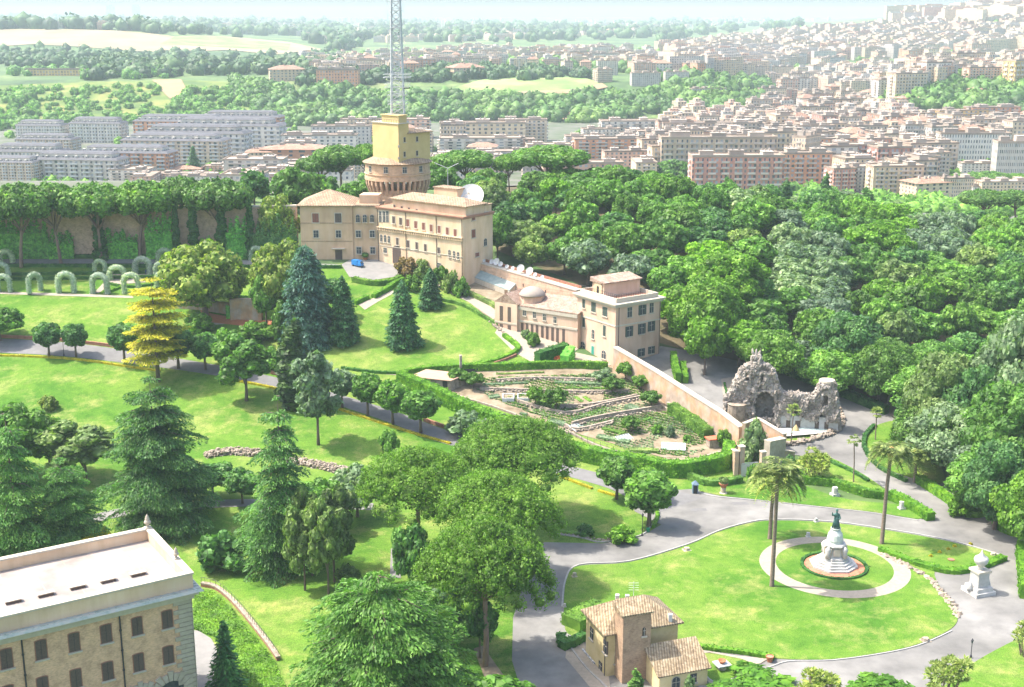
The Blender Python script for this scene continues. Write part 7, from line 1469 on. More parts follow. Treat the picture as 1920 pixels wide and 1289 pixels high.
bl = ['silvery bed at the top of the kitchen garden', 'broad silvery bed on the upper terrace', 'bright green bed beside the round citrus tree', 'fresh green bed under the upper terrace', 'pale seedling bed beside the cold frames', 'narrow leafy bed, first of two side by side', 'narrow leafy bed, second of two side by side', 'silvery rows on the middle terrace', 'leafy rows on the middle terrace', 'blue green cabbage like clump on the middle terrace', 'netted silvery bed against the tall hedge', 'silvery lettuce bed on the lowest terrace', 'dry golden bed on the lowest terrace', 'leafy bed at the start of the lowest terrace', 'dark herb patch on the lowest terrace', 'bright grass patch by the citrus trees', 'single silvery clump on the path by the hedge', 'olive toned row below the upper hedge']
for (p, lf_, w_, h_), lb in zip(beds, bl): hedge(p, w_, h_, lf_, lb, 'vegetable bed', 'beds of the kitchen garden', 0, 6, .2, 'vegetable_bed')
hedge([(1258, 775), (1285, 792), (1310, 810), (1328, 826)], 2.6, 2.8, 'l_fresh', 'bushy vine row along the rubble slope', 'vine row', name='vine_row', dens=8, size=.24)
# crops and herbs nobody could count, in rows between the terrace walls
for nm, lf_, sd2, n_, lb in (('crop_rows', 'l_fresh', 1, 13000, 'green crop rows between the terrace walls of the kitchen garden'), ('herb_rows', 'l_silver', 2, 9000, 'silvery and dry herbs scattered over the kitchen garden beds')):
    rg = np.random.default_rng(sd2 + 40); C = []; PG = [(860, 712), (1140, 702), (1190, 720), (1240, 765), (1350, 835), (1290, 858), (1190, 850), (1060, 800), (930, 752)]
    while len(C) < n_:
        a, b = rg.uniform(850, 1350), rg.uniform(700, 860)
        if not inpoly(a, b, PG): continue
        k = sin(a * .021 + 1.3 * sd2) * sin(b * .09 + a * .013 + sd2 * 2.1)
        if k < -.05 or sin(b * 1.35 - a * .33) < -.1: continue
        g = GT(a, b); C.append((g.x, g.y, g.z + .2 + .25 * rg.random()))
    C = np.array(C); lf = Leaf(); lf.cards(C, rg.normal(size=C.shape) * .6 + [0, 0, 1], rg.uniform(.12, .3, len(C)), rg); tag(link(nm, lf.mesh(nm), M[lf_]), lb, 'crops', None, 'stuff')
for i, (p, h_, lb) in enumerate(KG[:6]): rockbank([(a, b + 2) for a, b in p], 170, .15, .38, .6, 60 + i, 'loose stones along the ' + lb, .9, 'terrace_rubble')
# shed
g = GT(845, 735); t = thing('garden_shed', 'low shed with a pinkish lean-to roof inside the hedge corner', 'shed', g); P4 = W([(772, 722), (845, 735), (872, 722), (800, 708)]); zz = [Hf(*q) for q in P4]; z0 = max(zz)
MB().prism(P4, z0 - 1.5, [z0 + 1.3, z0 + 1.3, z0 + 1.9, z0 + 1.9]).build('wall', 'rubble', t); MB().prism(grow(P4, .4), [z0 + 1.31, z0 + 1.31, z0 + 1.91, z0 + 1.91], [z0 + 1.5, z0 + 1.5, z0 + 2.1, z0 + 2.1]).build('roof', surf('shed_roof', [(.36, .22, .15), (.44, .29, .21)], .6, .8), t)
fr = Frame(P4[0], P4[1]); MB().fbox(fr, fr.L * .8, fr.L * .92, z0 - 1, z0 + 1.1, 0, .05).build('door', 'dark', t)
for i, (px, py) in enumerate(((953, 748), (981, 748))):
    g = GT(px, py); t = thing('cold_frame', ['cold frame with pale sides beside the seedling bed', 'second cold frame nearer the citrus trees'][i], 'cold frame', g, 'cold frames'); m = MB(); wallring(m, [(g.x - 1.5, g.y - 2.2), (g.x + 1.5, g.y - 2.2), (g.x + 1.5, g.y + 2.2), (g.x - 1.5, g.y + 2.2)], g.z - .5, g.z + .8, .25); m.build('frame', 'white', t); MB().box(g.x - 1.2, g.x + 1.2, g.y - 1.9, g.y + 1.9, g.z - .5, g.z + .4).build('soil_bed', 'soil', t)
for i, (p0_, p1_) in enumerate((((1080, 812), (1105, 800)), ((1165, 833), (1190, 825)), ((1240, 845), (1285, 848)))):
    a, b = GT(*p0_), GT(*p1_); t = thing('glass_frame', ['slanting white glazed frame near the tall hedge', 'small white glazed frame on the lowest terrace', 'row of white glazed frames at the garden end'][i], 'glass frame', a, 'glazed frames'); fr = Frame((a.x, a.y), (b.x, b.y)); m = MB()
    for k in range(6): u = fr.L * k / 5; q0, q1 = fr.at(u, 0), fr.at(u, -2.4); m.tube([(*q0, a.z + .3), (*q1, a.z + 1.2)], .07, 4)
    for d_, z_ in ((0, .3), (-2.4, 1.2)): m.tube([(*fr.at(0, d_), a.z + z_), (*fr.at(fr.L, d_), a.z + z_)], .07, 4)
    m.build('frame', 'white', t); MB().add([(*fr.at(0, 0), a.z + .25), (*fr.at(fr.L, 0), a.z + .25), (*fr.at(fr.L, -2.4), a.z + 1.15), (*fr.at(0, -2.4), a.z + 1.15)], [(0, 1, 2, 3)]).build('glazing', glr, t)
p = W(spline([(1035, 792), (1080, 822), (1150, 848), (1220, 866), (1290, 870), (1345, 862)], 3)); m = MB(); RS = resample(p, 2.4)
for q in RS: m.tube([xyz(q, 0), xyz(q, 1.5)], .04, 4)
m.tube([xyz(q, 1.45) for q in RS], .03, 4); m.tube([xyz(q, .8) for q in RS], .025, 4); tag(m.build('wire_fence', 'iron'), 'thin wire fence along the low wall inside the tall hedge', 'fence')
g = GT(1336, 838); t = thing('awning_hut', 'stone hut with a red awning at the garden end', 'hut', g); MB().obox(g.x, g.y, g.z - .5, g.z + 1.9, 2.6, 2, .3).build('wall', 'rubble', t); MB().obox(g.x, g.y, g.z + 2.0, g.z + 2.25, 3.1, 2.6, .3).build('awning', surf('awning', [(.55, .12, .06), (.6, .16, .09)], 2, .7), t)
for i, (px, py, c) in enumerate(((905, 691, 'l_red'), (930, 688, 'l_yellow'), (985, 683, 'l_red'), (1045, 676, 'l_red'), (1060, 672, 'l_red'), (1033, 683, 'l_red'))):
    place('bush', px, py, ['red flowering bush on the ramp', 'yellow flowering bush on the ramp', 'small red flowering bush near the dark hedge', 'bright red flowers on the house terrace', 'red flowers against the ivy mass', 'orange red flowers beside the dark hedge'][i], w_px=(5, 5, 5, 14, 10, 5)[i], h_px=(4, 4, 4, 9, 8, 4)[i], leaf=c, cat='flowers', name='flowering_bush')
# ---- van
g = GT(671, 500); t = thing('van', 'bright blue three wheeled van parked on the villa forecourt', 'van', g); a = radians(-38); L_, Wd_ = 3.9, 1.7
blue = surf('blue_paint', [(.02, .16, .42), (.03, .2, .5)], 1, .3); c_, s_ = cos(a), sin(a); R2 = lambda x, y: (g.x + c_ * x - s_ * y, g.y + s_ * x + c_ * y)
m = MB(); m.prism([R2(-L_ / 2, -.85), R2(.55, -.85), R2(.55, .85), R2(-L_ / 2, .85)], g.z + .45, g.z + 2.0); m.build('cargo_body', blue, t)
m = MB(); m.prism([R2(.6, -.8), R2(1.95, -.7), R2(1.95, .7), R2(.6, .8)], g.z + .4, g.z + 1.15); m.prism([R2(.6, -.8), R2(1.95, -.7), R2(1.95, .7), R2(.6, .8)], g.z + 1.15, g.z + 1.85, [R2(.6, -.7), R2(1.4, -.6), R2(1.4, .6), R2(.6, .7)]); m.build('cab', blue, t)
MB().prism([R2(1.93, -.6), R2(1.97, -.6), R2(1.97, .6), R2(1.93, .6)], g.z + 1.2, g.z + 1.75, [R2(1.45, -.5), R2(1.5, -.5), R2(1.5, .5), R2(1.45, .5)]).build('windscreen', 'glass', t)
for x, y in ((-1.2, -.85), (-1.2, .85), (1.3, 0)):
    m = MB(); m.tube([(*R2(x, y - .12), g.z + .32), (*R2(x, y + .12), g.z + .32)], .32, 12); m.build('wheel', 'dark', t)
for y in (-.5, .5): m = MB(); m.tube([(*R2(1.93, y), g.z + .8), (*R2(2.02, y), g.z + .8)], .11, 8); m.build('headlight', 'white', t)
# white car behind the big arch, potted tree at the villa door
def pot(px, py, r, h, label, plant=None, mat='terracotta', base=None, name='plant_pot', pl=1.0):
    g = GT(px, py); t = thing(name, label, 'plant pot', g); z = g.z
    if base: MB().lathe([(r * .9, z - .1), (r * .9, z + .2), (r * .6, z + .35), (r * .6, z + base)], g.x, g.y, 16).build('pedestal', 'trav', t); z += base
    MB().lathe([(r * .62, z), (r * .95, z + h * .82), (r * 1.08, z + h * .84), (r * 1.08, z + h), (r * .92, z + h), (r * .9, z + h * .9)], g.x, g.y, 18).build('pot', mat, t)
    MB().lathe([(r * .9, z + h * .84), (r * .9, z + h * .93)], g.x, g.y, 14).build('earth', 'soil', t)
    if plant:
        lf = lobed([((0, 0, 0), (pl, pl, pl * .8)), ((pl * .5, 0, .2), pl * .5), ((-pl * .4, pl * .3, .3), pl * .5)], 420, .16, HR); o = link('plant', lf.mesh('pot_plant'), M[plant], t); o.location = (0, 0, z - g.z + h + pl * .6)
pot(685, 488, .8, .9, 'terracotta pot with a round dark bush before the villa door', 'l_dark', pl=1.1); pot(1356, 926, .95, .9, 'large terracotta planter with a shrub on a stone base near the sentry box', 'l_olive', base=1.5, pl=1.0); pot(1443, 1242, .6, 1.1, 'terracotta pot at the end of the low bright hedge'); pot(1783, 1052, .6, .35, 'shallow terracotta bowl on the lawn tip near the urn')
g = GT(1353, 1256); t = thing('stone_table', 'square stone table carrying a shallow terracotta bowl on the small lawn', 'table', g); MB().lathe([(.75, g.z), (.75, g.z + .25), (.55, g.z + .4), (.6, g.z + .95)], g.x, g.y, 14).build('support', 'trav', t); MB().obox(g.x, g.y, g.z + .95, g.z + 1.15, 2.3, 2.1, .35).build('table_top', 'white', t)
tb = thing('terracotta_bowl', 'shallow terracotta bowl on top of the stone table', 'bowl', (g.x, g.y, g.z + 1.15)); z = g.z + 1.15; MB().lathe([(.35, z), (.62, z + .45), (.68, z + .5), (.58, z + .52), (.3, z + .3)], g.x, g.y, 16).build('bowl', 'terracotta', tb)
# ---- monument
z0 = .22; mo = thing('monument', 'bronze robed statue on a tall white marble pedestal with octagonal steps in the ring path', 'monument', (RC.x, RC.y, z0)); RX, RY = RC.x, RC.y + .6
S = R1 / 13.9; mar = M['marble'] = surf('marble', [(0.37, 0.356, 0.33), (0.449, 0.436, 0.409), (0.488, 0.475, 0.455)], 1.2, .6, 6, big=(.4, .85, 1.05), bump=.1)
for i in range(4): MB().lathe([((4.5 - i * .55) * S, z0 + i * .36), ((4.5 - i * .55) * S, z0 + (i + 1) * .36 - .01)], RX, RY, 8, pi / 8).build('step', mar, mo)
z = z0 + 1.44; MB().lathe([(2.5 * S, z), (2.5 * S, z + .4), (2.1 * S, z + .7), (1.8 * S, z + 2.3), (2.1 * S, z + 2.5), (2.25 * S, z + 2.8), (2.1 * S, z + 3.0), (1.7 * S, z + 3.1)], RX, RY, 8, pi / 8).build('plinth', mar, mo)
m = MB(); zz = z + 3.1
MB().lathe([(1.5 * S, zz), (1.45 * S, zz + .4), (1.55 * S, zz + .55), (1.35 * S, zz + 1.6), (.95 * S, zz + 2.3), (.8 * S, zz + 2.5), (.95 * S, zz + 2.65), (.95 * S, zz + 2.8)], RX, RY, 16).build('upper_pedestal', surf('marble_green', [(.36, .42, .38), (.52, .54, .5)], 1.0, .6, 6), mo)
for k in range(4):
    a = pi / 4 + k * pi / 2; x, y = RX + cos(a) * 2.2 * S, RY + sin(a) * 2.2 * S; m = MB(); m.lathe([(.6 * S, z + .6), (.45 * S, z + 1.3), (.65 * S, z + 2.1), (.35 * S, z + 2.5), (.1, z + 2.7)], x, y, 8); m.build('scroll', mar, mo, smooth=True)
for k in range(8):
    a = pi / 8 + k * pi / 4 + pi / 8; fr = Frame((RX + cos(a) * 2.02 * S - sin(a) * -.8, RY + sin(a) * 2.02 * S + cos(a) * -.8), (RX + cos(a) * 2.02 * S - sin(a) * .8, RY + sin(a) * 2.02 * S + cos(a) * .8))
    MB().fbox(fr, .25, 1.35, z + 1.0, z + 2.3, -.25, .04).build('relief', 'trim', mo)
zs = zz + 2.8; hgt = zat(RY, 955) - zs
# the figure: a robed body grown from a skin of joints
def figure(name, joints, edges, radii, mat, parent, root=0):
    me = bpy.data.meshes.new(name); off = wloc(parent); me.from_pydata([tuple(Vector(j) - off) for j in joints], edges, []); o = link(name, me, mat, parent); s = o.modifiers.new('skin', 'SKIN'); s.use_smooth_shade = True
    for i, r in enumerate(radii): me.skin_vertices[0].data[i].radius = r if hasattr(r, '__len__') else (r, r)
    me.skin_vertices[0].data[root].use_root = True
    u = o.modifiers.new('sub', 'SUBSURF'); u.levels = 2; u.render_levels = 2; return o
k = hgt / 4.3; J = lambda x, y, z_: (RX + x * k, RY + y * k, zs + z_ * k)
figure('robed_figure', [J(0, 0, 1.9), J(0, 0, 1.1), J(.05, -.05, .12), J(0, 0, 2.7), J(0, 0, 3.1), J(0, -.05, 3.42), J(0, -.08, 3.78), J(-.48, 0, 3.02), J(-.95, -.25, 2.95), J(-1.05, -.5, 3.6), J(-1.05, -.55, 3.85), J(.5, 0, 3.0), J(.68, -.3, 2.3), J(.35, -.7, 2.25), J(.1, -.8, 2.35)],
       [(0, 1), (1, 2), (0, 3), (3, 4), (4, 5), (5, 6), (4, 7), (7, 8), (8, 9), (9, 10), (4, 11), (11, 12), (12, 13), (13, 14)],
       [(.58 * k, .5 * k), (.62 * k, .55 * k), (.78 * k, .7 * k), (.5 * k, .38 * k), (.42 * k, .32 * k), .15 * k, .24 * k, .28 * k, .22 * k, .12 * k, .07 * k, .3 * k, .24 * k, .14 * k, .09 * k], M['bronze'], mo)
m = MB(); m.lathe([(.27 * k, zs + 3.86 * k), (.3 * k, zs + 4.0 * k), (.22 * k, zs + 4.25 * k), (.03, zs + 4.42 * k)], RX, RY - .08 * k, 12); m.build('tiara', 'bronze', mo, smooth=True)
m = MB()
for i in range(14):
    a = 2 * pi * i / 14; x0, x1 = .5 * k, .82 * k; m.tube([(RX + cos(a) * x0 * .8, RY + sin(a) * x0 * .8, zs + 2.5 * k), (RX + cos(a) * x0 * 1.1, RY + sin(a) * x0 * 1.1, zs + 1.3 * k), (RX + cos(a) * x1, RY + sin(a) * x1, zs + .02)], [.05 * k, .1 * k, .12 * k], 5)
m.build('robe_fold', 'bronze', mo, smooth=True)
# ---- urn monument
g = GT(1834, 1112); t = thing('urn_monument', 'big white urn on a stepped marble pedestal standing on the asphalt', 'urn', g); a = .35
m = MB(); m.obox(g.x, g.y, g.z, g.z + .8, 4.2, 4.2, a); m.obox(g.x, g.y, g.z + .8, g.z + 1.5, 3.4, 3.4, a); m.build('base', mar, t)
MB().obox(g.x, g.y, g.z + 1.5, g.z + 4.2, 2.3, 2.3, a).build('pedestal', mar, t); MB().obox(g.x, g.y, g.z + 4.2, g.z + 4.6, 2.8, 2.8, a).build('cap', 'trim', t)
m = MB(); z = g.z + 4.6; m.lathe([(.7, z), (.45, z + .35), (.5, z + .6), (1.15, z + 1.3), (1.3, z + 1.9), (1.1, z + 2.3), (.6, z + 2.5), (.55, z + 2.7), (.28, z + 3.0), (.1, z + 3.5), (.02, z + 3.7)], g.x, g.y, 20); m.build('urn', mar, t, smooth=True)
for s in (-1, 1): x, y = g.x + s * 1.9 * cos(a), g.y + s * 1.9 * sin(a); MB().lathe([(.5, g.z + .8), (.55, g.z + 1.4), (.3, g.z + 2.2), (.1, g.z + 2.6)], x, y, 10).build('scroll', mar, t, smooth=True)
for px, py, wp, hp, lb, mt in ((1565, 930, 15, 18, 'white carved marble fragment on the strip lawn before the hedge', 'marble'), (1690, 956, 12, 17, 'white carved marble fragment near the hedge tip', 'marble'), (1530, 980, 9, 9, 'small white marble block on the kerb behind the monument', 'marble'), (1515, 1008, 9, 10, 'small white marble block near the ring path', 'marble'), (1287, 1033, 15, 7, 'flat stone block on the round lawn kerb', 'trav'), (1077, 1083, 10, 10, 'square stone bollard at the tight bend of the kerb', 'trav'), (1059, 1140, 6, 9, 'small white stone at the end of the bend kerb', 'marble'), (1862, 1042, 14, 6, 'flat stone block at the lawn tip', 'trav'), (1735, 1203, 18, 8, 'low stone ring with grass on the round lawn edge', 'rubble')):
    g = GT(px, py); w_ = m_px(g, wp); h_ = m_px(g, hp) * .95; t = thing('stone_block', lb, 'stone block', g); rr = random.Random(px); m = MB(); m.obox(g.x, g.y, g.z - .1, g.z + h_ * .3, w_, w_ * .9, .3); m.build('base', mt, t)
    m = MB(); a = rr.uniform(0, 1); P_ = [(g.x + w_ * .42 * cos(a + i * pi / 3), g.y + w_ * .42 * sin(a + i * pi / 3)) for i in range(6)]; m.prism(P_, g.z + h_ * .3, g.z + h_, [(g.x + (x - g.x) * rr.uniform(.6, 1.05), g.y + (y - g.y) * rr.uniform(.6, 1.05)) for x, y in P_]); m.build('carved_top', mt, t)
# ---- sentry box and lamps
g = GT(1303, 925); t = thing('sentry_box', 'blue grey pointed sentry box at the road junction', 'sentry box', g); sbm = surf('sentry_paint', [(.10, .15, .20), (.15, .21, .27)], 2, .5); m = MB(); wallring(m, [(g.x - .6, g.y - .6), (g.x + .6, g.y - .6), (g.x + .6, g.y + .6), (g.x - .6, g.y + .6)], g.z, g.z + 2.1, .12); m.v = m.v[:]; m.build('cabin', sbm, t); MB().box(g.x - .38, g.x + .38, g.y - .64, g.y - .6, g.z + .1, g.z + 1.9).build('doorway', 'dark', t)
MB().prism([(g.x - .75, g.y - .75), (g.x + .75, g.y - .75), (g.x + .75, g.y + .75), (g.x - .75, g.y + .75)], g.z + 2.1, g.z + 2.9, [(g.x - .05, g.y - .05), (g.x + .05, g.y - .05), (g.x + .05, g.y + .05), (g.x - .05, g.y + .05)]).build('roof', sbm, t)
def lamp(px, py, hp, label):
    g = GT(px, py); h = m_px(g, hp); t = thing('street_lamp', label, 'lamp', g, 'old iron lamps'); MB().lathe([(.22, g.z), (.2, g.z + .5), (.08, g.z + .7), (.06, g.z + h - .6), (.12, g.z + h - .55)], g.x, g.y, 8).build('pole', 'iron', t)
    MB().lathe([(.12, g.z + h - .55), (.22, g.z + h - .1)], g.x, g.y, 6).build('lantern', 'glass', t); MB().lathe([(.26, g.z + h - .1), (.1, g.z + h + .12), (.02, g.z + h + .3)], g.x, g.y, 6).build('cap', 'iron', t)
for a in ((1204, 1006, 44, 'black iron lamp before the biggest round tree'), (1820, 1235, 38, 'black iron lamp by the bottom bend of the road'), (120, 668, 36, 'thin dark lamp between two clipped trees'), (1691, 870, 22, 'small lamp on the palm lawn'), (1290, 695, 0.1, 'z')):
    if a[3] != 'z': lamp(*a)
g = GT(1215, 998); t = thing('litter_bin', 'small green bin beside the traffic island', 'bin', g); MB().lathe([(.3, g.z), (.36, g.z + .8), (.38, g.z + .85)], g.x, g.y, 10).build('bin', surf('bin_green', [(.01, .2, .1), (.02, .25, .13)], 2, .5), t); g = GT(1676, 800); t = thing('litter_bin', 'small green bin by the hedge above the palm lawn', 'bin', g); MB().lathe([(.3, g.z), (.36, g.z + .8), (.38, g.z + .85)], g.x, g.y, 10).build('bin', M['shuttergreen'], t)
for px, py in ((1310, 957), (1388, 945), (1627, 990)):
    g = GT(px, py); m = MB(); m.obox(g.x, g.y, g.z + .112, g.z + .125, 3.4 if px < 1600 else 1.2, 1.5 if px < 1600 else .6, .1); o = m.build('road_grate', 'asphalt_old'); tag(o, {1310: 'dark patch of repaired asphalt at the road junction', 1388: 'long dark grating across the road near the palms', 1627: 'small drain cover on the road behind the monument'}[px], 'grating')
# ---- rock fountain (grotto)
ga, gb_ = GT(1362, 790), GT(1572, 812); fr = Frame((ga.x, ga.y), (gb_.x, gb_.y)); U = lambda px: fr.hit(px, 790)[0]
gz = min(ga.z, gb_.z) + .3; gt = thing('rock_fountain', 'craggy grotto fountain of piled rock with a dark cave and a small tower', 'fountain', (ga.x, ga.y, gz))
prof = [(1362, 745), (1370, 728), (1379, 706), (1386, 691), (1396, 684), (1404, 682), (1406, 668), (1419, 668), (1421, 682), (1434, 684), (1444, 692), (1449, 706), (1456, 728), (1468, 741), (1480, 738), (1500, 740), (1520, 742), (1530, 736), (1532, 720), (1562, 720), (1566, 745), (1570, 770), (1574, 800)]
pu = [U(a) for a, b in prof]; pz = [fr.hit(a, b)[1] for a, b in prof]; Lf = fr.L
def topz(u): return float(np.interp(u, pu, pz))
holes = [(1433, 785, 733, 20), (1397, 715, 695, 5), (1426, 715, 697, 5.5), (1490, 790, 757, 10.5), (1545, 762, 737, 7), (1541, 793, 774, 10)]
HO = []
for px, b, tp, hw_ in holes: HO.append((U(px), fr.hit(px, b)[1], fr.hit(px, tp)[1], hw_ / F * ga.y))
def inhole(u, z):
    for cu, z0_, z1_, hw_ in HO:
        if z0_ <= z <= z1_ and abs(u - cu) < hw_ * (1 if z < z1_ - hw_ else sqrt(max(0, 1 - ((z - z1_ + hw_) / hw_) ** 2))): return True
    return False
rg = np.random.default_rng(21); V = []; T = []; kk = 0
def rock(u, d, z, s):
    global kk
    p = fr.at(u, d); q = ICO1_V * (1 + .32 * rg.normal(size=(len(ICO1_V), 1)).clip(-1.1, 1.1)) * [s * rg.uniform(.6, 1.2), s * rg.uniform(.6, 1.2), s * rg.uniform(.6, 1.3)]; V.append(q + [p[0], p[1], z]); T.append(ICO1_F + kk); kk += len(ICO1_V)
DEP = 6.0
def zfoot(u): q = fr.at(min(max(u, 0), Lf)); return Hf(*q) - .3
for _ in range(5200):
    u = rg.uniform(-.5, Lf); zt1 = topz(u); zb1 = zfoot(u) + (3.2 if u > U(1462) else 0)
    if zb1 >= zt1: continue
    z = rg.uniform(zb1, zt1)
    if inhole(u, z): continue
    rock(u, rg.uniform(-.3, .35) + .5 * sin(u * 1.3) * cos(z * 1.1), z, rg.uniform(.3, .62))
for _ in range(3200):   # back and top, rounded
    u = rg.uniform(-.5, Lf); d = rg.uniform(0, DEP); zt1 = zfoot(u) + (topz(u) - zfoot(u)) * (sqrt(max(0, 1 - (d / DEP) ** 2)) if topz(u) - gz > 5 else 1)
    if u > U(1470) and d > 3.4: continue
    zr_ = zt1 - rg.uniform(0, .5)
    if d < DEP - 1.2 and inhole(u, zr_): continue
    rock(u, -d, zr_, rg.uniform(.35, .7))
    if d > DEP * .6: rock(u, -d, rg.uniform(zfoot(u), max(zfoot(u) + .2, zt1)), rg.uniform(.4, .7))
for cu, z0_, z1_, hw_ in HO:     # rugged rims
    for i in range(40):
        a = pi * i / 39; rock(cu + hw_ * 1.05 * cos(a), .45, max(z0_, z1_ - hw_) + hw_ * 1.05 * sin(a), rg.uniform(.25, .5))
        if i % 2: s_ = 1 if i % 4 == 1 else -1; rock(cu + s_ * hw_ * 1.05, .45, rg.uniform(z0_, max(z0_ + .1, z1_ - hw_)), rg.uniform(.25, .5))
o = link('rockwork', npmesh('rockwork', np.concatenate(V), None, np.concatenate(T)), M['rock'], gt); o.data.transform(__import__('mathutils').Matrix.Translation(-gt.location))
m = MB(); nU = 44
for i in range(nU):
    u0, u1 = Lf * i / nU, Lf * (i + 1) / nU; zt1 = min(topz(u0), topz(u1)) - .3
    m.fbox(fr, u0, u1, gz - 1, min(zt1, zfoot(u0) + (topz(u0) - zfoot(u0)) * .72 + 1.2) if zt1 - gz > 6 else zt1, -4.4, -3.9)
m.build('cave_back', 'rock', gt)
m = MB(); m.fbox(fr, U(1462), U(1572), gz - 1, gz + 3.4, -2.4, .1); bw_ = m.build('basin_wall', mar, gt)
for px, w_ in ((1478, 8), (1496, 10), (1532, 8), (1550, 8)):
    MB().fbox(fr, U(px - w_ / 2), U(px + w_ / 2), gz + .4, gz + 2.3, 0, .14).build('niche', 'shutter', bw_)
pb_ = W([(1450, 800), (1572, 800), (1568, 812), (1530, 820), (1455, 826)]); drape('water', pb_, 'marble', .45, flat=gz)
wm, t_, b, o_ = newmat('water'); b.inputs['Base Color'].default_value = (.45, .55, .52, 1); b.inputs['Roughness'].default_value = .06; drape('water', [q for q in W([(1458, 806), (1560, 804), (1556, 811), (1520, 816), (1462, 820)])], 'marble', .55, flat=gz).data.materials[0] = wm
m = MB(); q = fr.at(U(1547), -1.2); zt1 = topz(U(1547)); m.lathe([(1.7, zt1 - 1.5), (1.8, zt1 + .1), (2.0, zt1 + .3), (1.9, zt1 + .7)], *q, 14); m.build('tower_cap', 'trav', gt)
q = fr.at(U(1380), .6); m = MB(); z = zfoot(U(1380)); m.lathe([(2.2, z), (2.2, z + 5.0), (2.4, z + 5.3), (1.9, z + 5.4)], *q, 14); m.build('side_turret', 'rubble', gt)
q = fr.at(U(1412), -.5); zt1 = topz(U(1412)) - .6; z = zt1; eg = MB()
for s in (-1, 1): eg.tube([(q[0], q[1], z + .4), (q[0] + s * .9, q[1], z + 1.4), (q[0] + s * 1.0, q[1], z + 2.4)], [.35, .4, .12], 6)
eg.lathe([(.5, z - .6), (.45, z + .8), (.25, z + 1.6), (.2, z + 2.0), (.05, z + 2.3)], *q, 8); eg.build('eagle_carving', 'rock', gt, smooth=True)
q = fr.at(U(1492), 2.4); m = MB(); m.lathe([(.9, gz + .4), (.7, gz + 1.0), (.4, gz + 1.5), (.1, gz + 2.0)], *q, 9); m.build('spout_carving', surf('ochre_stone', [(.4, .28, .12), (.5, .4, .2)], 2, .8), gt)
hedge([(1358, 720), (1368, 768), (1372, 790)], .5, .5, 'l_hedgedark', 'low dark edging beside the fountain forecourt')
sheet('fountain_court', [(1352, 712), (1395, 705), (1385, 780), (1368, 788), (1358, 760)], 'gravel', .2)
# ---- palms
def palm(px, py, tp, wp, label, fan=False, group=None, key=None, dead=False):
    g = GT(px, py); h = zat(g.y, tp) - g.z; R = m_px(g, wp) * .58; rg = np.random.default_rng(px); t = thing('palm_tree', label, 'palm', g, group); th = h - R * (.25 if not fan else .5)
    m = MB(); lean = (px % 5 - 2) * .02 * h; r0 = .42 if not fan else .16
    m.tube([(g.x, g.y, g.z - .3), (g.x, g.y, g.z + .4), (g.x + lean * .3, g.y, g.z + th * .5), (g.x + lean, g.y, g.z + th * .93), (g.x + lean, g.y, g.z + th)], [r0 * 1.5, r0, r0 * .82, r0 * .8, r0 * 1.5 if not fan else r0], 10); m.build('trunk', 'palm_bark', t, smooth=True)
    if not fan: MB().lathe([(r0, g.z + th - 1.6), (r0 * 2.3, g.z + th - .6), (r0 * 1.6, g.z + th + .2), (.1, g.z + th + .5)], g.x + lean, g.y, 10).build('crown_shaft', surf('palm_boots', [(.35, .2, .07), (.45, .28, .1)], 3, .9), t)
    lf = Leaf(); c = np.array([lean, 0, th]); nf = 54 if not fan else 26
    for i in range(nf):
        a = i * 2.39996; el = rg.uniform(-.45, 1.25) if not fan else rg.uniform(-.6, 1.2); L = R * rg.uniform(.85, 1.1); d = np.array([cos(a), sin(a), 0]); n = 15 if not fan else 1; s = np.array([-sin(a), cos(a), 0])
        if not fan:
            q = (np.arange(n) + .5) / n; hor = L * (np.sin(q * 1.45) / np.sin(1.45)) * cos(el * .75); ver = L * (sin(el) * q - .62 * q * q * (1 + .3 * cos(el))); P = c + d * hor[:, None] + np.array([0, 0, 1]) * ver[:, None]
            for side in (-1, 1):
                T_ = s * side + d * .75 + np.array([0, 0, -.25]); ll = .75 * np.sin(np.pi * (q * .85 + .12)) * R / 3.2
                lf.cards(P + T_ * (ll * .55)[:, None], np.tile(np.array([0, 0, 1.]) - s * side * -.4, (n, 1)) + rg.normal(size=(n, 3)) * .15, ll * .75, rg, .28, np.tile(T_, (n, 1)))
            lf.cards(P, np.tile([0, 0, 1.], (n, 1)), L / n * .8, rg, .14, np.gradient(P, axis=0))
        else:
            e = c + (d * cos(el) + np.array([0, 0, 1]) * sin(el)) * L * .62
            for k in range(9):
                b = (k - 4) * .3; T_ = (d * cos(el) + np.array([0, 0, 1]) * sin(el)) * cos(b) + s * sin(b) + np.array([0, 0, -.18]); lf.cards((e + T_ * R * .22)[None], (np.cross(T_, s) + rg.normal(size=3) * .3)[None], R * .26, rg, .22, T_[None])
    link('fronds', lf.mesh('fronds'), M['l_palm'], t)
palm(1447, 1101, 868, 92, 'tall date palm standing on the ring path edge of the round lawn'); palm(1443, 1012, 882, 84, 'tall date palm half hidden by the nearer palm of the round lawn'); palm(1653, 1021, 832, 72, 'tall leaning date palm on the round lawn behind the monument')
palm(1600, 905, 820, 24, 'small fan palm with an orange trunk by the triangle lawn', True); palm(1641, 826, 768, 22, 'small fan palm at the corner of the palm lawn', True); palm(1483, 836, 762, 26, 'thin dark fan palm in front of the rock fountain', True)
palm(1715, 905, 838, 76, 'low bushy palm on the palm lawn')
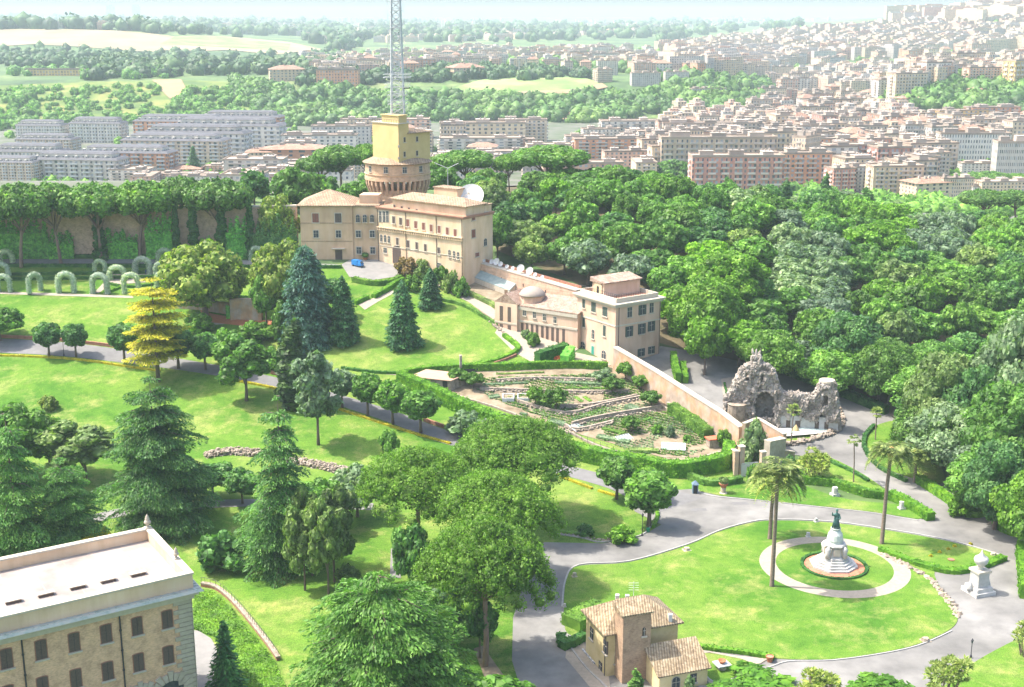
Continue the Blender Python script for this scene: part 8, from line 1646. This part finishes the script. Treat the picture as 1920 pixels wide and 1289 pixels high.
def fanbush(px, py, tp, wp, label, n=9):
    g = GT(px, py); R = m_px(g, wp) / 2; h = zat(g.y, tp) - g.z; rg = np.random.default_rng(px); t = thing('fan_palm_bush', label, 'palm bush', g, 'clumps of fan palm'); lf = Leaf(); m = MB()
    for j in range(n):
        a = j * 2.4; q = R * .72 * sqrt((j + .3) / n); z = h * rg.uniform(.45, .85) * (1 - .3 * q / R); c = np.array([q * cos(a), q * sin(a), z]); m.tube([(g.x + c[0] * .4, g.y + c[1] * .4, g.z - .1), (g.x + c[0], g.y + c[1], g.z + z)], .11, 5)
        for i in range(26):
            d = nrm(rg.normal(size=3) + [0, 0, .45]); s = nrm(np.cross(d, [0, 0, 1.0])); e = c + d * R * .24
            for k in range(5): b = (k - 2) * .42; T_ = d * cos(b) + s * sin(b); lf.cards((e + T_ * R * .1)[None], (np.cross(T_, s) + rg.normal(size=3) * .4)[None], R * .13, rg, .3, T_[None])
    m.build('stem', 'palm_bark', t); link('fronds', lf.mesh('fan_fronds'), M['l_palm'], t)
fanbush(1528, 1330, 1248, 96, 'fan palm clump at the bottom of the picture by the lower road'); fanbush(1770, 1320, 1212, 104, 'large fan palm clump at the bottom beside the lamp'); fanbush(1920, 1230, 1160, 66, 'fan palm clump at the picture edge by the corner lawn'); fanbush(1525, 898, 838, 70, 'fan palm clump beside the white gate', 12); fanbush(1692, 832, 806, 40, 'small fan palm clump on the palm lawn', 6)
for px, py, tp, wp, lb, lf_ in ((1192, 1310, 1253, 30, 'small dark cypress in front of the brick tower', 'l_oak'), (1292, 1310, 1265, 24, 'small pale bush beside the annex corner', 'l_silver'), (1895, 935, 905, 50, 'rounded shrub by the dirt side path', 'l_oak'), (1800, 968, 925, 45, 'yellow green round shrub at the hedge end', 'l_lime'), (1480, 890, 855, 34, 'dark bush between the gate wall and the fan palms', 'l_dark'), (1408, 905, 870, 20, 'small bush at the foot of the gate', 'l_oak'), (1420, 1300, 1275, 150, 'broad low bush at the bottom edge below the small lawn', 'l_hedge'), (1650, 1300, 1280, 110, 'low bush at the bottom edge of the lower road', 'l_hedge'), (700, 1240, 1200, 60, 'bright bush under the bright green cedar', 'l_lime')):
    place('cypress' if 'cypress' in lb else 'bush', px, py, lb, top=tp, w_px=wp, leaf=lf_, cat='shrub')
for i, (px, py) in enumerate(((1745, 1045), (1762, 1038), (1778, 1032), (1790, 1027), (1820, 1023), (1744, 1043))[:5]):
    place('bush', px, py, 'small yellow flower tuft in the row on the lawn tip', 'yellow flower tufts on the lawn tip', w_px=8, h_px=6, leaf='l_yellow', cat='flowers', name='flower_tuft')
# ---- topiary arches
def arch(px, py, wp, hp, label, ang=0.0):
    g = GT(px, py); R = m_px(g, wp) / 2; h = m_px(g, hp); tk = R * .30; t = thing('topiary_arch', label, 'topiary arch', g, 'clipped topiary arches'); lf = Leaf(); rg = np.random.default_rng(px + py); rc = R - tk; hs = h - R; C = []
    n = 26; path = [(-rc, hs * i / 5) for i in range(6)] + [(-rc * cos(pi * i / 14), hs + rc * sin(pi * i / 14)) for i in range(1, 14)] + [(rc, hs * (5 - i) / 5) for i in range(6)]
    c_, s_ = cos(ang), sin(ang); m = MB(); m.tube([(g.x + x * c_, g.y + x * s_, g.z + z) for x, z in path], tk * .85, 8); m.build('inner_growth', M['l_arch'], t)
    for _ in range(900):
        i = rg.integers(len(path) - 1); f = rg.random(); x = path[i][0] * (1 - f) + path[i + 1][0] * f; z = path[i][1] * (1 - f) + path[i + 1][1] * f
        d = nrm(rg.normal(size=3)); ax = nrm(np.array([path[i + 1][0] - path[i][0], 0, path[i + 1][1] - path[i][1]])); d = nrm(d - ax * d.dot(ax)); p = np.array([x, 0, z]) + d * tk * rg.uniform(.9, 1.12)
        C.append((p, d))
    P = np.array([a for a, _ in C]); N = np.array([b for _, b in C]); rot = np.array([[c_, s_, 0], [-s_, c_, 0], [0, 0, 1]]); lf.cards(P @ rot, N @ rot + rg.normal(size=N.shape) * .5, .17, rg); link('foliage', lf.mesh('arch_leaves'), M['l_arch'], t)
AR = [(8, 548, 34, 36, 'arch at the picture edge'), (66, 549, 34, 40, 'second front arch, half open'), (125, 549, 40, 42, 'third front arch'), (188, 551, 40, 42, 'fourth front arch'), (247, 551, 38, 42, 'front arch nearest the magnolia'), (303, 537, 30, 30, 'arch touching the magnolia'),
      (5, 524, 34, 34, 'rear arch at the picture edge'), (188, 513, 28, 28, 'small rear arch left of the crossing path'), (220, 525, 38, 30, 'rear arch behind the fourth front arch'), (268, 515, 40, 36, 'tall rear arch over the crossing path'), (302, 520, 28, 30, 'rear arch right of the crossing path'), (309, 490, 34, 26, 'farthest arch on the back path'), (482, 488, 32, 28, 'lone arch between the two magnolias'), (12, 493, 34, 27, 'back path arch at the picture edge')]
for i, (a, b, c, d, lb) in enumerate(AR): arch(a, b, c, d, 'silvery clipped ' + lb, .1 * (i % 3 - 1) if i not in (1, 5) else .9)
# one visitor near the tall rear arch
g = GT(274, 516); t = thing('person', 'person in dark blue walking on the crossing path under the tall rear arch', 'person', g)
K = lambda x, y, z_: (g.x + x, g.y + y, g.z + .15 + z_)
figure('body', [K(0, 0, .95), K(0, 0, 1.2), K(0, 0, 1.42), K(0, 0, 1.52), K(0, -.01, 1.66), K(-.2, 0, 1.4), K(-.25, .03, 1.12), K(-.22, -.08, .88), K(.2, 0, 1.4), K(.25, -.03, 1.12), K(.22, .1, .88), K(-.09, 0, .88), K(-.1, -.1, .48), K(-.1, .02, .06), K(-.1, -.12, .03), K(.09, 0, .88), K(.1, .1, .48), K(.1, .2, .07), K(.1, .06, .03)],
       [(0, 1), (1, 2), (2, 3), (3, 4), (2, 5), (5, 6), (6, 7), (2, 8), (8, 9), (9, 10), (0, 11), (11, 12), (12, 13), (13, 14), (0, 15), (15, 16), (16, 17), (17, 18)],
       [.14, .13, .15, .05, .1, .06, .045, .03, .06, .045, .03, .09, .06, .04, .04, .09, .06, .04, .04], surf('dark_clothes', [(.03, .05, .12), (.05, .08, .18)], 4, .8), t)
for r, _, _ in PROTO.values(): drop(r)
m = bpy.data.materials.new('haze'); m.use_nodes = True; t = m.node_tree; t.nodes.clear()
v = t.nodes.new('ShaderNodeVolumePrincipled'); v.inputs['Color'].default_value = (.55, .66, .71, 1); v.inputs['Density'].default_value = .00012; v.inputs['Anisotropy'].default_value = 0.0
oo = t.nodes.new('ShaderNodeOutputMaterial'); t.links.new(v.outputs[0], oo.inputs['Volume'])
hb = MB(); hb.box(-9600, 9600, -900, 14700, -20, 190); o = hb.build('haze', m); tag(o, 'pale haze in the air', 'haze', None, 'stuff')
print('OBJECTS', len(bpy.data.objects))
